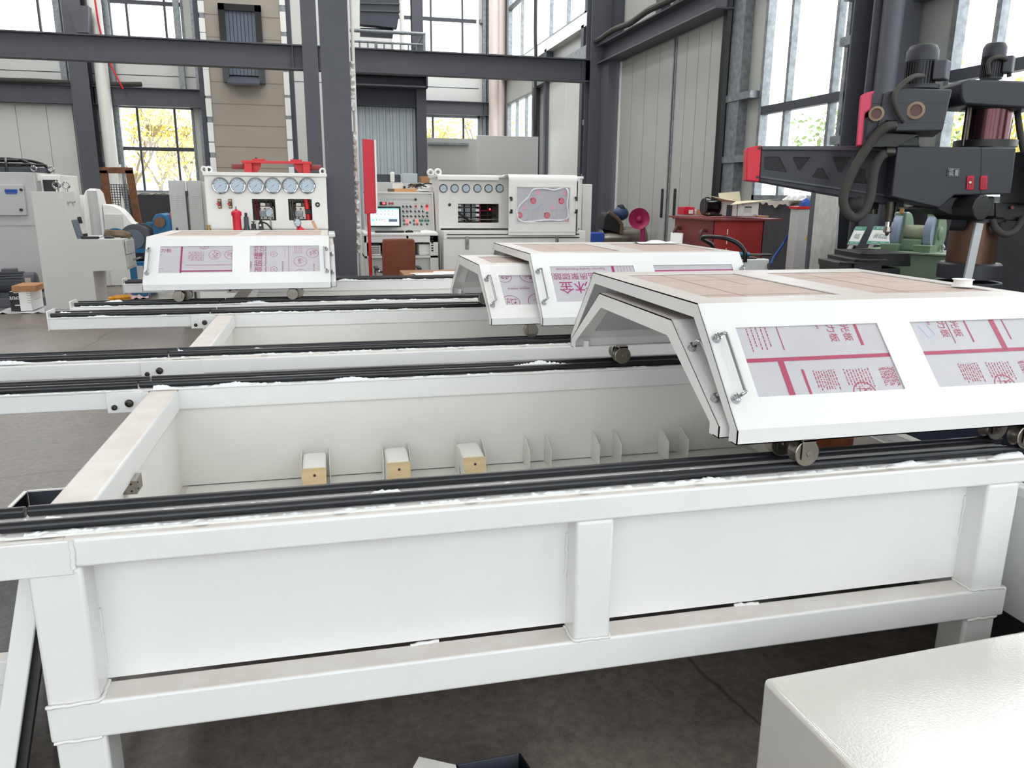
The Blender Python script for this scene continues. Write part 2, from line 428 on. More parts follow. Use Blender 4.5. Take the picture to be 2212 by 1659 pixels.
def bench(yf, label, detail=True):
    yb = yf + PITCH; w = .09
    y0, y1 = yf - w, yb + w
    T = thing('test_bench', label, 'test bench', ((BX0 + BX1) / 2, (y0 + y1) / 2, 0), group='white steel test benches with twin rails')
    P = lambda m, n, mt='white', bevel=.006, **k: m.build(n, mt, T, bevel, **k)
    PX0, PX1 = BX0 + .018, BX1 - .024           # post outer faces
    # top frame
    P(M().box(BX0 + .09, BX1, y0, y0 + .15, .735, TOP), 'top_beam', bevel=.007, seg=3)
    P(M().box(BX0 + .09, BX1, y1 - .15, y1, .72, TOP), 'top_beam', bevel=.007, seg=3)
    P(M().box(BX0, BX0 + .097, y0 + .13, y1 - .13, .72, TOP - .001), 'end_beam', bevel=.007, seg=3)
    # lower frame
    P(M().box(PX0 - .003, PX1 + .018, y0 - .002, y0 + .0735, .326, .417), 'lower_beam', bevel=.007, seg=3)
    P(M().box(PX0 - .003, PX1 + .018, y1 - .085, y1 + .002, .326, .417), 'lower_beam', bevel=.007, seg=3)
    P(M().box(PX0, PX0 + .085, y0 + .085, y1 - .085, .326, .417), 'lower_beam', bevel=.007, seg=3)
    P(M().box(PX1 - .085, PX1, y0 + .085, y1 - .085, .326, .417), 'lower_beam', bevel=.007, seg=3)
    # posts and feet
    mx = .598
    for ya, yb_ in ((y0, y0 + .1), (y1 - .1, y1)):
        for xa, xb in ((PX0, PX0 + .104), (PX1 - .104, PX1), (mx - .048, mx + .048)):
            P(M().box(xa, xb, ya, yb_, .412, .737), 'post', bevel=.009, seg=3)
        for xa, xb in ((PX0 + .004, PX0 + .108), (PX1 - .108, PX1 - .004)):
            P(M().box(xa, xb, ya + .002, yb_, .0, .33), 'leg', bevel=.009, seg=3)
    # trough sheets
    for xa, xb in ((PX0 + .1, mx - .045), (mx + .045, PX1 - .1)):
        P(M().box(xa, xb, y0 + .073, y0 + .077, .4245, .737), 'front_sheet', bevel=0)
        P(M().box(xa, xb, y1 - .077, y1 - .073, .4245, .722), 'back_sheet', bevel=0)
    P(M().box(PX0 + .03, PX1 - .03, y1 - .135, y1 - .131, .42, .718), 'trough_wall', 'cream', bevel=0)
    P(M().box(BX0 + .072, BX0 + .076, y0 + .08, y1 - .135, .40, .722), 'trough_wall', 'cream', bevel=0)
    P(M().box(BX1 - .076, BX1 - .066, y0 + .08, y1 - .135, .40, .70), 'trough_wall', 'cream', bevel=0)
    P(M().box(PX0 + .08, PX1 - .08, y0 + .16, y1 - .131, .412, .416), 'trough_floor', 'cream', bevel=0)
    # rails: two round bars on a flat strip, and the arm that carries them past the left end
    for i, yr in enumerate((yf, yb)):
        face = y0 if i == 0 else y1 - .152
        P(M().box(BX0 - .02, BX1, yr - .07, yr + .07, TOP - .0005, TOP + .006), 'rail_strip', 'white_plain', bevel=.001, seg=1)
        for dy in (-.043, .043):
            xs = -.69 if dy < 0 else -.665
            P(M().cyl((xs, yr + dy, BARZ), (BX1 + .02, yr + dy, BARZ), BARR, n=20), 'rail_bar', 'rail', bevel=.0015, seg=1)
            P(M().cyl((ARM + .012, yr + dy, BARZ - .001), (xs - .006, yr + dy, BARZ - .001), BARR, n=20), 'rail_bar', 'rail', bevel=.0015, seg=1)
        ya = yr - .088 if i == 0 else yr - .062
        yz = ya + .135
        P(M().box(ARM, BX0 + .092, ya + .006, yz, .733, TOP - .002), 'arm_beam', bevel=.006, seg=3)
        P(M().box(ARM, BX0 - .02, yr - .062, yr + .062, TOP - .003, TOP + .005), 'rail_strip', 'white_plain', bevel=.001, seg=1)
        P(M().box(ARM - .006, ARM + .002, ya + .004, yz + .004, .728, .842), 'end_stop', bevel=.008, seg=3)
        pl = M().box(-.80, BX0 + (.108 if i == 0 else -.002), ya - .006, ya + .004, .722, TOP - .001)
        pl = P(pl, 'splice_plate', bevel=.003)
        for bx, bz, br in ((-.775, .744, .0085), (-.725, .757, .0125)):
            bolt(pl, (bx, ya - .006, bz), br)
        grease(T, -.66, BX1 - .01, yr, TOP + .004, .019, 11 + i + yf * 3)
        grease(T, -.64, BX1 - .01, yr - .060, TOP + .004, .010, 21 + i + yf * 3, amp=.8)
        grease(T, ARM + .05, -.70, yr, TOP + .003, .018, 31 + i + yf * 3)
        grease(T, ARM + .05, -.70, yr - .060, TOP + .003, .009, 41 + i + yf * 3, amp=.8)
        lug = random.Random(5 + i)
        for k in range(9):
            x = -.6 + .29 * k + lug.uniform(-.03, .03)
            P(M().ball((x, yr - .07, TOP + .004), .017, .008, .006, 10, 5, 0), 'weld_lug', 'white', bevel=0)
    if detail:
        weld(T, [(PX0, y0 - .003, .417), (PX0 + .1, y0 - .003, .419), (PX0 + .108, y0 + .01, .419), (PX0 + .106, y0 + .07, .419)], .006, 1)
        weld(T, [(mx - .05, y0 + .07, .419), (mx - .05, y0 + .004, .419), (mx - .045, y0 - .003, .419), (mx + .046, y0 - .003, .419), (mx + .05, y0 + .02, .419)], .005, 2)
        weld(T, [(PX1 - .106, y0 + .07, .419), (PX1 - .106, y0, .419), (PX1, y0 - .003, .418)], .005, 3)
        weld(T, [(PX0 + .004, y0, .326), (PX0 + .1, y0, .326)], .005, 4)
        weld(T, [(PX1 - .106, y0, .326), (PX1 - .004, y0, .326)], .005, 5)
        weld(T, [(-.546, y0 - .003, .737), (-.546, y0 - .004, .799)], .007, 6)
        for x in (PX0 + .105, mx - .05, PX1 - .106): weld(T, [(x, y0 + .071, .46 + .1 * (x > .5)), (x, y0 + .071, .60 + .08 * (x > .5))], .0045, 7 + x)
        weld(T, [(.15, y0 + .068, .418), (.22, y0 + .068, .418)], .006, 9)
        weld(T, [(1.03, y0 + .068, .418), (1.1, y0 + .068, .418)], .006, 10)
        # fins welded on the trough's back wall
        yw = y1 - .135
        for k, (xa, xb) in enumerate(((-.14, -.036), (.166, .268), (.458, .565), (.745, .835), (1.041, 1.135), (1.346, 1.435))):
            for x in (xa, xb):
                P(M().prism([(x, yw, .416), (x, yw, .535), (x, yw - .035, .532), (x, yw - .105, .50), (x, yw - .105, .416)], (.0035, 0, 0)), 'fin', 'cream', bevel=.0008, seg=1)
        # threaded block on the end wall
        b = P(M().box(BX0 + .076, BX0 + .112, 2.17, 2.235, .69, .73), 'sensor_block', 'steel', bevel=.001)
        for z in (.701, .72): M().cyl((BX0 + .1125, 2.185, z), (BX0 + .1135, 2.185, z), .003).build('screw_hole', 'black', b)
        for z in (.7, .72): M().cyl((BX0 + .098, 2.1695, z), (BX0 + .098, 2.169, z), .003).build('screw_hole', 'black', b)
    return T
YA, YB, YC = 1.7275, 3.555, 5.255
bench(YA, 'nearest long white steel bench with an empty trough and thick black twin rails')
bench(YB, 'middle long white steel bench behind the nearest one, its trough mostly covered by hoods', False)
bench(YC, 'farthest long white steel bench, its left arms carrying a hood beside the grey console', False)
# wooden support blocks standing between the fins
for k, (xa, ln, lb) in enumerate(((-.132, -.004, 'wooden support block at the left end of the row in the nearest trough'),
                          (.172, 0, 'wooden support block in the middle of the three in the nearest trough'),
                          (.466, .014, 'leaning wooden support block nearest the bare fins in the nearest trough'))):
    t = thing('support_block', lb, 'support block', (xa + .04, 2.76, .416), group='wooden support blocks in the nearest trough')
    m = M().prism([(xa, 2.70, .417), (xa, 2.70, .545), (xa, 2.78, .558), (xa, 2.86, .548), (xa, 2.86, .417)], (.082, 0, 0))
    for v in m.v: v.x += (v.z - .417) * (-ln) * 8
    m.build('body', 'cream', t, .01, 3)
    m = M().prism([(xa - .001, 2.694, .417), (xa - .001, 2.694, .544), (xa + .083, 2.694, .544), (xa + .083, 2.694, .417)], (0, .005, 0))
    for v in m.v: v.x += (v.z - .417) * (-ln) * 8
    m.build('wood_face', 'wood_light', t, .0015, 2)
    M().cyl((xa + .042 - ln * .8, 2.6945, .517), (xa + .042 - ln * .8, 2.693, .517), .005).build('screw', 'steel_dark', t)
c_ = at_y(1846, 944, 2.13); d_ = at_y(1754, 944, 2.13)
tag(M().box(d_.x - .03, c_.x, 2.13, 2.21, .4165, c_.z).build('rusty_block', 'rust_board', bevel=.004), 'rusty brown block standing in the nearest trough beneath the near hood', 'block')

# ------------------------------------------------------------------ hoods
def prints_front(kind, W, H):
    """returns [(material, Flat)] for one front pane"""
    A, B, C = Flat(W, H), Flat(W, H), Flat(W, H)
    X = lambda u: u * W
    Yv = lambda v: v * H
    def lines(F, u0, u1, v0, v1, n, rot=True, seed=1):
        r = random.Random(seed)
        for i in range(n):
            u = u0 + (u1 - u0) * i / max(1, n - 1); a = v0 + (v1 - v0) * r.uniform(0, .25); v = a
            while v < v1:
                l = r.uniform(.01, .05)
                if rot: F.rect(X(u), X(u) + .003, Yv(v), Yv(min(v1, v + l)))
                else: F.rect(X(v), X(min(v1, v + l)), Yv(u), Yv(u) + .003)
                v += l + .014
    def blob(F, cx, cy, R, seed):
        r = random.Random(seed); F.ring(cx, cy, R, .0028, 32)
        for k in range(9):
            a = r.uniform(0, 2 * PI); b = r.uniform(0, 2 * PI); q, p = r.uniform(.2, .9) * R, r.uniform(.2, .9) * R
            F.line(cx + q * math.cos(a), cy + q * math.sin(a), cx + p * math.cos(b), cy + p * math.sin(b), .002)
        for k in range(3):
            a = r.uniform(0, 2 * PI); F.rect(cx + .4 * R * math.cos(a), cx + .4 * R * math.cos(a) + .25 * R, cy + .4 * R * math.sin(a), cy + .4 * R * math.sin(a) + .12 * R)
    if kind in ('A1', 'A2'):
        s = 0 if kind == 'A1' else 1
        A.rect(0, W, Yv(.49), Yv(.545))
        A.rect(X(.21 if s == 0 else .62), X(.25 if s == 0 else .66), 0 if s == 0 else Yv(.52), Yv(.5) if s == 0 else H)
        C.rect(X(.345), X(.362), 0, Yv(.36)) if s == 0 else C.rect(X(.42), X(.432), Yv(.66), H)
        C.rect(X(.83 if s == 0 else .72), X(.85 if s == 0 else .73), Yv(.68), H)
        C.rect(X(.28), X(.286), Yv(.65), H)
        u = .66 if s == 0 else .24
        C.text('阳光板', X(u + .1), Yv(.95), .030, -PI / 2); C.text('耐力板', X(u), Yv(.95), .030, -PI / 2)
        A.text('Sheet', X(u - .09), Yv(1.03), .016, -PI / 2)
        if s == 0: lines(C, .07, .2, .62, 1, 5, True, 3)
        for q, (a, b) in enumerate(((.42, .56), (.63, .8), (.88, .98))): lines(C, a + (0 if s == 0 else -.2), b + (0 if s == 0 else -.2), .05, .34, 9, True, q + 5)
        blob(C, X(.72 if s == 0 else .5), Yv(-.02), .035, 4)
        if s: B.line(X(.06), Yv(.95), X(.1), Yv(.75), .002); B.line(X(.1), Yv(.75), X(.16), Yv(.8), .002); B.line(X(.16), Yv(.8), X(.12), Yv(.98), .002)
    elif kind == 'B1':
        A.text('沐金', X(.235), Yv(.40), .078, PI); A.text('品质聚碳酸酯', X(.22), Yv(.72), .045, PI)
        A.text('Superior Quality Polycarbonate', X(.36), Yv(.93), .020, PI)
        A.rect(X(.46), X(.62), Yv(.40), Yv(.413)); A.rect(X(.73), X(.76), Yv(.72), H)
        lines(C, .8, .95, .75, 1, 5, True, 8)
    elif kind == 'B2':
        A.rect(0, W, Yv(.80), Yv(.86)); lines(C, .2, .6, .2, .6, 8, True, 3)
    elif kind == 'I1':
        for cx, cy, R, sd in ((.06, .95, .04, 1), (.36, .98, .05, 2), (.62, .66, .04, 3), (.07, .12, .045, 4), (.4, .1, .06, 5), (.9, .3, .05, 6)): blob(A, X(cx), Yv(cy), R, sd)
        A.text('卓越品质 时间验证', X(.2), Yv(.55), .014, PI); C.text('Superior Time to tell', X(.22), Yv(.62), .008, PI)
    elif kind == 'C1':
        A.rect(X(.28), X(.305), 0, H); A.rect(X(.29), W, Yv(.055), Yv(.1))
        A.text('耐力板', X(.04), Yv(.86), .034); A.text('Sheet', X(.0), Yv(.7), .012)
        blob(C, X(.75), Yv(.68), .037, 3); blob(C, X(.97), Yv(.68), .037, 4); blob(C, X(.6), Yv(1.03), .03, 5)
        lines(C, .46, .78, .38, .6, 10, False, 4)
        C.rect(X(.36), X(.8), Yv(.29), Yv(.305)); C.rect(X(.92), W, Yv(.29), Yv(.305)); C.text('品质保证', X(.86), Yv(.3), .014)
        C.rect(0, X(.06), Yv(.17), Yv(.18)); C.rect(X(.0), X(.2), Yv(.09), Yv(.095))
    elif kind == 'C2':
        A.text('聚碳酸酯', X(.12), Yv(.22), .056, PI / 2); A.text('耐力板', X(.165), Yv(.86), .032, PI / 2); A.text('阳光板', X(.085), Yv(.86), .032, PI / 2)
        A.text('Superior Quality Polycarbonate Sheet', X(.225), Yv(.3), .02, PI / 2); A.text('一卓越品质', X(.015), Yv(.25), .014, PI / 2)
        for cy, st in ((.68, '10'), (.1, 'UV')): A.ring(X(.34), Yv(cy), .022, .0022); A.text(st, X(.34), Yv(cy), .018, PI / 2)
        A.text('UV抗热压花纹层', X(.465), Yv(.2), .012, PI / 2); C.text('10 Year Quality Guarantee', X(.50), Yv(.7), .007, PI / 2)
        C.rect(X(.55), X(.556), 0, H); lines(C, .64, .74, .62, 1, 5, True, 2)
        blob(C, X(.72), Yv(.4), .042, 7); blob(C, X(.9), Yv(.72), .04, 8); blob(C, X(.72), Yv(-.1), .042, 9); A.text('卓越品质 时间验证', X(.915), Yv(.1), .011, PI / 2)
    return [('magenta' if kind[0] != 'A' else 'magenta_red', A), ('blue_pale', B), ('magenta_pale' if kind[0] != 'A' else 'magenta_red', C)]
def hood(x0, yf, label, inner, pr, L=1.143):
    """faceted sheet-steel cover: skirts, two slopes, flat roof, end flanges, panes, handles and grooved wheels"""
    yc = yf + PITCH / 2; o = .045 if inner else 0
    zb, zs, zt = (.893, .926, 1.152) if inner else (.893, .932, 1.215)
    hb, ht = (.632, .312) if inner else (.695, .435); x1 = x0 + L
    T = thing('sliding_hood', label, 'hood', (x0 + L / 2, yc, zb), group='white sliding hoods on the bench rails')
    en = lambda d: V(d).normalized()
    mt = 'white'
    for sgn, nm in ((-1, 'front_panel'), (1, 'back_panel')):
        e = V((0, -sgn * (hb - ht), zt - zs)); Ls = e.length; e.normalize(); nrm = V((0, sgn * e.z, abs(e.y)))
        O = V((x0, yc + sgn * hb, zs)); a, b = Ls * .235, Ls * .79
        hs = [(.088, .528, a, b), (.635, 1.075, a, b)]
        M().plate(O, X_, e, nrm, L, Ls, hs, .003).build(nm, mt, T)
        M().box(x0, x1, yc + sgn * hb - (.003 if sgn > 0 else 0), yc + sgn * hb + (.003 if sgn < 0 else 0), zb, zs + .001).build('skirt', mt, T)
        M().box(x0, x1, min(yc + sgn * hb, yc + sgn * (hb - .03)), max(yc + sgn * hb, yc + sgn * (hb - .03)), zb, zb + .003).build('bottom_flange', mt, T)
        for i, h in enumerate(hs):
            pO = O + X_ * (h[0] - .01) + e * (a - .01) - nrm * .0045; W, H = .46, b - a + .02
            p = M().obox(pO, X_, e, nrm, (0, 0, -.004), (W, H, 0)).build('pane', 'film', T, label='pane under grey printed protective film' if not i else None)
            if sgn < 0:
                for mn, F in prints_front(pr[i], .44, b - a):
                    if F.f: F.lay(O + X_ * h[0] + e * a - nrm * .0045, X_, e, nrm, 'film_print', mn, p, .0008)
        if sgn < 0 or not inner:
            for hx in (.021, L - .021):
                hd = M(); p0, p1 = O + X_ * hx + e * (Ls * .225), O + X_ * hx + e * (Ls * .70); q = nrm * .034
                dx = X_ * (.014 if hx < .5 else -.014)
                hd.tube([p0, p0 + q * .8 + dx * .3, p0 + q + dx + e * .006, p0 + q + dx + e * .02, p1 + q + dx - e * .02, p1 + q + dx - e * .006, p1 + q * .8 + dx * .3, p1], .0052, 12, True, 5)
                hd = hd.build('handle', 'chrome', T)
                for p in (p0, p1): M().lathe([(.0125, 0), (.0125, .003), (.0105, .016), (.006, .018)], p, nrm, 18).build('handle_foot', 'chrome', hd)
    hs = [(.088, .528, ht - .32, ht + .335), (.655, 1.088, ht - .32, ht + .335)]
    hs = [(h[0], h[1], max(.1, h[2]), min(2 * ht - .1, h[3])) for h in hs]
    M().plate((x0, yc - ht, zt), X_, Y_, Z_, L, 2 * ht, hs, .003).build('roof_panel', mt, T)
    for h in hs:
        p = M().box(x0 + h[0] - .01, x0 + h[1] + .01, yc - ht + h[2] - .01, yc - ht + h[3] + .01, zt - .008, zt - .0042).build('roof_pane', 'film_dusty', T, label='roof pane under dusty pinkish film')
        F = Flat(h[1] - h[0], h[3] - h[2]); F.rect(.14, .146, 0, 1); F.rect(.3, .303, .3, 1); F.rect(0, 1, .07, .074); F.rect(0, 1, .47, .473)
        F.lay((x0 + h[0], yc - ht + h[2], zt - .0042), X_, Y_, Z_, 'film_print', 'dust_print', p, .0006)
    prof = [(-hb, zb), (-hb, zs), (-ht, zt), (ht, zt), (hb, zs), (hb, zb)]
    d = .040 if not inner else .05
    inn = [(-hb + d, zb), (-hb + d, zs - .004), (-ht + d * .45, zt - d), (ht - d * .45, zt - d), (hb - d, zs - .004), (hb - d, zb)]
    for xa in (x0, x1 - .003):
        m = M()
        for i in range(5):
            q = [prof[i], prof[i + 1], inn[i + 1], inn[i]]
            m.prism([(xa, yc + a, z) for a, z in q], (.003, 0, 0))
        m.build('end_flange', mt, T, smooth=0)
    if inner:      # crossbar at the foot of the open end
        for xa in (x0 + .04,):
            M().box(xa, xa + .02, yc + hb - .05, yc + hb - .03, zb, zb + .03).build('end_tab', mt, T)
    # wheels: grooved rollers in steel forks, outer hoods on the outer bars, inner hoods on the inner bars
    dy = -.043 if not inner else .043
    for wx in (.205, .895):
        for sgn in (-1, 1):
            yb_ = (yf if sgn < 0 else yf + PITCH) + sgn * -dy
            if sgn < 0: yb_ = yf + dy
            c = V((x0 + wx, yb_, .8575))
            ff = -.024 if sgn < 0 else -.024
            k = M().box(c.x - .019, c.x + .019, c.y - .0245, c.y - .0215, c.z - .016, zb + .004).box(c.x - .019, c.x + .019, c.y + .0215, c.y + .0245, c.z - .016, zb + .004).box(c.x - .019, c.x + .019, c.y - .0245, c.y + .0245, zb - .003, zb + .004)
            k = k.build('wheel_fork', 'steel', T, .001)
            R = .0345
            w = M().lathe([(R - .002, -.019), (R, -.0175), (R, -.0165), (R - .004, -.009), (.029, -.0015), (.029, .0015), (R - .004, .009), (R, .0165), (R, .0175), (R - .002, .019)], c, Y_, 32)
            w.build('grooved_wheel', 'steel', k)
            M().cyl(c - Y_ * .028, c + Y_ * .028, .0065, n=6).build('axle_bolt', 'steel', k, .0008)
    return T
mat('dust_print', 'b89888', .7)
hood(.972, YA, 'near large white hood with a white tape roll on its dusty roof', False, ('A1', 'A2'))
hood(.955, YA, 'white hood nested inside the near hood, only its open left end showing', True, ('I1', 'B2'))
hood(.970, YB, 'white hood on the middle bench with large purple lettering on its front pane', False, ('B1', 'B2'))
hood(.735, YB, 'white hood with circle drawings on its pane, sticking out left of the purple lettered hood', True, ('I1', 'B2'))
hood(-1.138, YC, 'white hood on the far bench in front of the gauge cabinet with red bracket', False, ('C1', 'C2'))
hood(-1.105, YC, 'white hood almost hidden inside the far hood, its right end just peeping out', True, ('I1', 'B2'))
# things lying on the hood roofs
p = at_z(2079, 617, 1.218); c = V((p.x, p.y, 1.2155))
t = thing('tape_roll', 'small white spool of tape lying on the roof of the near hood', 'tape', c)
M().lathe([(.012, 0), (.033, 0), (.033, .0015), (.028, .0015), (.028, .0225), (.033, .0225), (.033, .024), (.012, .024)], c, Z_, 32).build('spool', 'paper', t)
M().lathe([(.0115, .001), (.0118, .001), (.0118, .023), (.0115, .023)], c, Z_, 20).build('core', 'white_plain', t)
p = at_z(1415, 524, 1.217)
m = M(); g = 7; vs = []
for j in range(5):
    for i in range(g): vs.append((p.x - .13 + .26 * i / (g - 1), p.y - .09 + .15 * j / 4 + .01 * math.sin(i * 2), 1.2165 + .012 * max(0, noise.noise(V((i * .6, j * .7, 2)))) + (.012 if 2 < i < 5 and j > 1 else 0)))
m.add(vs, [(j * g + i, j * g + i + 1, (j + 1) * g + i + 1, (j + 1) * g + i) for j in range(4) for i in range(g - 1)])
tag(m.build('paper_sheet', 'paper'), 'crumpled white paper sheet lying on the roof of the purple lettered hood', 'paper')
# ================================================================== the hall
XR, YBK, XL, YFR, ZC, SILL0 = 5.0, 22.6, -11.0, -7.0, 9.0, .5
struct(M().box(XL, XR + .1, YFR, YBK + .1, -.1, 0).build('floor', 'concrete', smooth=0))
struct(M().box(XL, XR, YFR, YBK, ZC, ZC + .1).build('ceiling', 'ceiling', smooth=0))
struct(M().box(XL - .1, XL, YFR, YBK, 0, ZC).build('wall_left', 'panel', smooth=0))
W_F = [(-10.5, -7.2, SILL0, 7.8), (-6.6, -3.2, SILL0, 7.8), (-2.6, .8, SILL0, 7.8), (1.4, 4.7, SILL0, 7.8)]  # unseen front windows, added and sized to bring in more frontal light
struct(M().plate((XL, YFR, 0), X_, Z_, Y_, XR - XL, ZC, [(a - XL, b - XL, c, d) for a, b, c, d in W_F], .1).build('wall_front', 'panel', smooth=0))
bk = lambda x, y: at_y(x, y, YBK)
SILL = 1.46
W_R = [(7.07, 8.64, SILL, 5.8), (3.0, 5.76, SILL, 5.8), (-.4, 2.3, SILL, 5.8), (-4.4, -1.7, SILL, 5.8), (15.25, 21.9, 4.85, 8), (18.8, 21.95, SILL, 3.93), (9.47, 13.07, 0, 3.64), (15.05, 17.45, 0, 3.9)]
m = M().plate((XR, YFR, 0), Y_, Z_, -X_, YBK - YFR, ZC, [(a - YFR, b - YFR, c, d) for a, b, c, d in W_R], .1)
wr = struct(m.build('wall_right', 'panel_grey', smooth=0))  # darker than the other walls: backlit shade put into the panel colour
zt_ = 8.3
xa, xb = bk(0, 40).x - 3.2, bk(131, 40).x
xc, xd = bk(236, 40).x, bk(396, 40).x
xe, xf = bk(917, 60).x, bk(1034, 60).x
zlo = bk(60, 120).z + .45
zup = bk(1030, 115).z
W_B = [(xa, xb, 5.05, zt_), (xc, xd, 5.05, zt_), (xe - .9, xf, 5.05, zt_), (bk(262, 330).x, bk(425, 330).x, SILL, 3.62), (bk(915, 270).x, bk(1036, 270).x, SILL, 3.62)]
m = M().plate((XL, YBK, 0), X_, Z_, -Y_, XR - XL, ZC, [(a - XL, b - XL, c, d) for a, b, c, d in W_B], .1)
struct(m.build('wall_back', 'panel', smooth=0))
def joints(plane, segs, n='panel_joint'):
    m = M()
    for s in segs: m.box(*s)
    o = m.build(n, 'graphite_dark', smooth=0); o['kind'] = 'structure'; return o
joints(0, [(XL, xf, YBK - .003, YBK, z, z + .02) for z in (4.35, 4.95)], 'trim_1')
# windows
WN = [0]
def window(axis, a, b, z0, z1, mull, trans, fm='galv', ft=.055):
    """axis 'x': in the right wall (a..b along Y); axis 'y': in the back wall (a..b along X)"""
    WN[0] += 1
    P = (lambda u, d, z: V((XR + d, u, z))) if axis == 'x' else (lambda u, d, z: V((u, YBK + d, z)))
    def bx(m, u0, u1, d0, d1, zz0, zz1):
        p, q = P(u0, d0, zz0), P(u1, d1, zz1)
        return m.box(min(p.x, q.x), max(p.x, q.x), min(p.y, q.y), max(p.y, q.y), min(p.z, q.z), max(p.z, q.z))
    T = bpy.data.objects.new('window_%d' % WN[0], None); COL.objects.link(T); T['kind'] = 'structure'
    T.location = P((a + b) / 2, .05, z0); WORLD[T.name] = Matrix.Translation(T.location)
    f = M()
    for u0, u1, q0, q1 in ((a, a + ft, z0, z1), (b - ft, b, z0, z1), (a, b, z0, z0 + ft), (a, b, z1 - ft, z1)): bx(f, u0, u1, -.03, .07, q0, q1)
    f.build('window_frame', fm, T, smooth=0)
    us = [a] + sorted(mull) + [b]; zs = [z0] + sorted(trans) + [z1]
    for u in us[1:-1]: bx(M(), u - .025, u + .025, -.015, .06, z0, z1).build('mullion', 'graphite_dark' if axis == 'y' else 'galv', T, smooth=0)
    for z in zs[1:-1]: bx(M(), a, b, -.025, .06, z - .045, z + .045).build('transom', 'graphite_dark', T, smooth=0)
    for u0, u1 in zip(us, us[1:]):
        for q0, q1 in zip(zs, zs[1:]): bx(M(), u0 + .01, u1 - .01, .030, .036, q0 + .01, q1 - .01).build('pane', 'glass', T, smooth=0)
    return T
window('x', *W_R[0], [8.115, 7.302], [2.47])
window('x', *W_R[1], [5.31, 4.5, 3.7], [2.46])
window('x', *W_R[2], [1.4, .5], [2.46]); window('x', *W_R[3], [-2.6, -3.5], [2.46])
window('x', *W_R[4], [20.5, 19.2, 17.8, 16.5], [6.3])
window('x', *W_R[5], [20.95, 19.95], [])
window('y', *W_B[0], [bk(85, 40).x, bk(0, 40).x - .5], [6.9])
window('y', *W_B[1], [bk(275, 40).x, bk(357, 40).x], [bk(300, 5).z])
window('y', *W_B[2], [bk(931, 60).x, bk(999, 60).x], [bk(970, 43).z], 'white_plain', .07)
window('y', *W_B[3], [bk(302, 300).x, bk(382, 300).x], [bk(340, 322).z])
window('y', *W_B[4], [bk(935, 270).x, bk(1001, 270).x], [])
YBK0 = YBK; YBK = YFR - .06
for a, b, z0, z1 in W_F: window('y', a, b, z0, z1, [a + 1.05, a + 2.1], [3.2])
YBK = YBK0
# dark dado below the sills, with broken plaster along its top
def crust(m, p, q, h, d, seed):
    p = V(p); q = V(q); n = int((q - p).length / .03); nrm = V((-1, 0, 0)) if abs(p.x - q.x) < .01 else V((0, -1, 0)); vs = []
    for i in range(n + 1):
        c = p + (q - p) * i / n; g = noise.noise(c * 9 + V((seed, 0, 0))); e = noise.noise(c * 4 + V((0, seed, 0)))
        vs += [c, c + nrm * (d + .02 * g), c + nrm * (d + .012 * g) - Z_ * max(.015, h * (.6 + 1.1 * g + .5 * e)), c - Z_ * max(.015, h * (.6 + 1.1 * g + .5 * e))]
    m.add(vs, [(4 * i + k, 4 * i + (k + 1) % 4, 4 * i + 4 + (k + 1) % 4, 4 * i + 4 + k) for i in range(n) for k in range(4)])
for (y0, y1) in ((-7, 9.4), (13.15, 15), (17.5, YBK)):
    o = struct(M().box(XR - .03, XR, y0, y1, 0, SILL - .06).build('baseboard_right', 'wainscot', smooth=0))
m = M(); crust(m, (XR, 8.75, SILL - .005), (XR, 6.4, SILL - .005), .07, .05, 2); crust(m, (XR, 6.0, SILL - .005), (XR, 3, SILL - .005), .06, .05, 4)
struct(m.build('trim_2', 'plaster'))
struct(M().box(bk(165, 400).x, XR, YBK - .03, YBK, 0, SILL - .06).build('baseboard_back', 'wainscot', smooth=0))
m = M(); crust(m, (bk(262, 418).x, YBK, SILL), (bk(430, 418).x, YBK, SILL), .05, .06, 7); struct(m.build('trim_3', 'plaster'))
# ---- steelwork
def hcol(name, x0, x1, y0, y1, z0=0, z1=ZC, m_='graphite', t=.018, web=True):
    m = M().box(x0, x1, y0, y0 + t, z0, z1).box(x0, x1, y1 - t, y1, z0, z1)
    xc_ = (x0 + x1) / 2; m.box(xc_ - t / 2, xc_ + t / 2, y0 + t, y1 - t, z0, z1)
    m.box(x0 - .06, x1 + .06, y0 - .06, y1 + .06, z0, z0 + .025)
    return struct(m.build(name, m_, smooth=0))
def hbeam(name, x0, x1, y0, y1, z0, z1, m_='graphite', t=.02, along='x'):
    m = M()
    if along == 'x':
        m.box(x0, x1, y0, y1, z0, z0 + t).box(x0, x1, y0, y1, z1 - t, z1); yc_ = (y0 + y1) / 2; m.box(x0, x1, yc_ - .008, yc_ + .008, z0 + t, z1 - t)
        for x in (x0 + .01, x1 - .16): m.box(x, x + .015, y0 + .02, y1 - .02, z0 + t, z1 - t)
    else:
        m.box(x0, x1, y0, y1, z0, z0 + t).box(x0, x1, y0, y1, z1 - t, z1); xc_ = (x0 + x1) / 2; m.box(xc_ - .008, xc_ + .008, y0, y1, z0 + t, z1 - t)
    return struct(m.build(name, m_, smooth=0))
YG = 13.6
cx0, cx1 = at_y(702.5, 345, 8.8).x, at_y(763, 345, 8.8).x
hcol('front_column', cx0, cx1, 8.8, 9.2)
g0, g1 = at_y(665, 345, YG).x, at_y(697.5, 345, YG).x
hcol('rear_column', g0, g1, YG, YG + .35)
zg1, zg0 = at_y(660, 95, YG).z, at_y(660, 149, YG).z
hbeam('tie_beam', XL, g0, YG + .06, YG + .28, zg0, zg1)
hbeam('tie_beam', g1, 4.6, YG + .06, YG + .28, zg0, zg1)
hcol('wall_column', 4.52, 4.96, 13.5, 13.78)
hcol('wall_column', 4.50, 4.96, 6.1, 6.38)
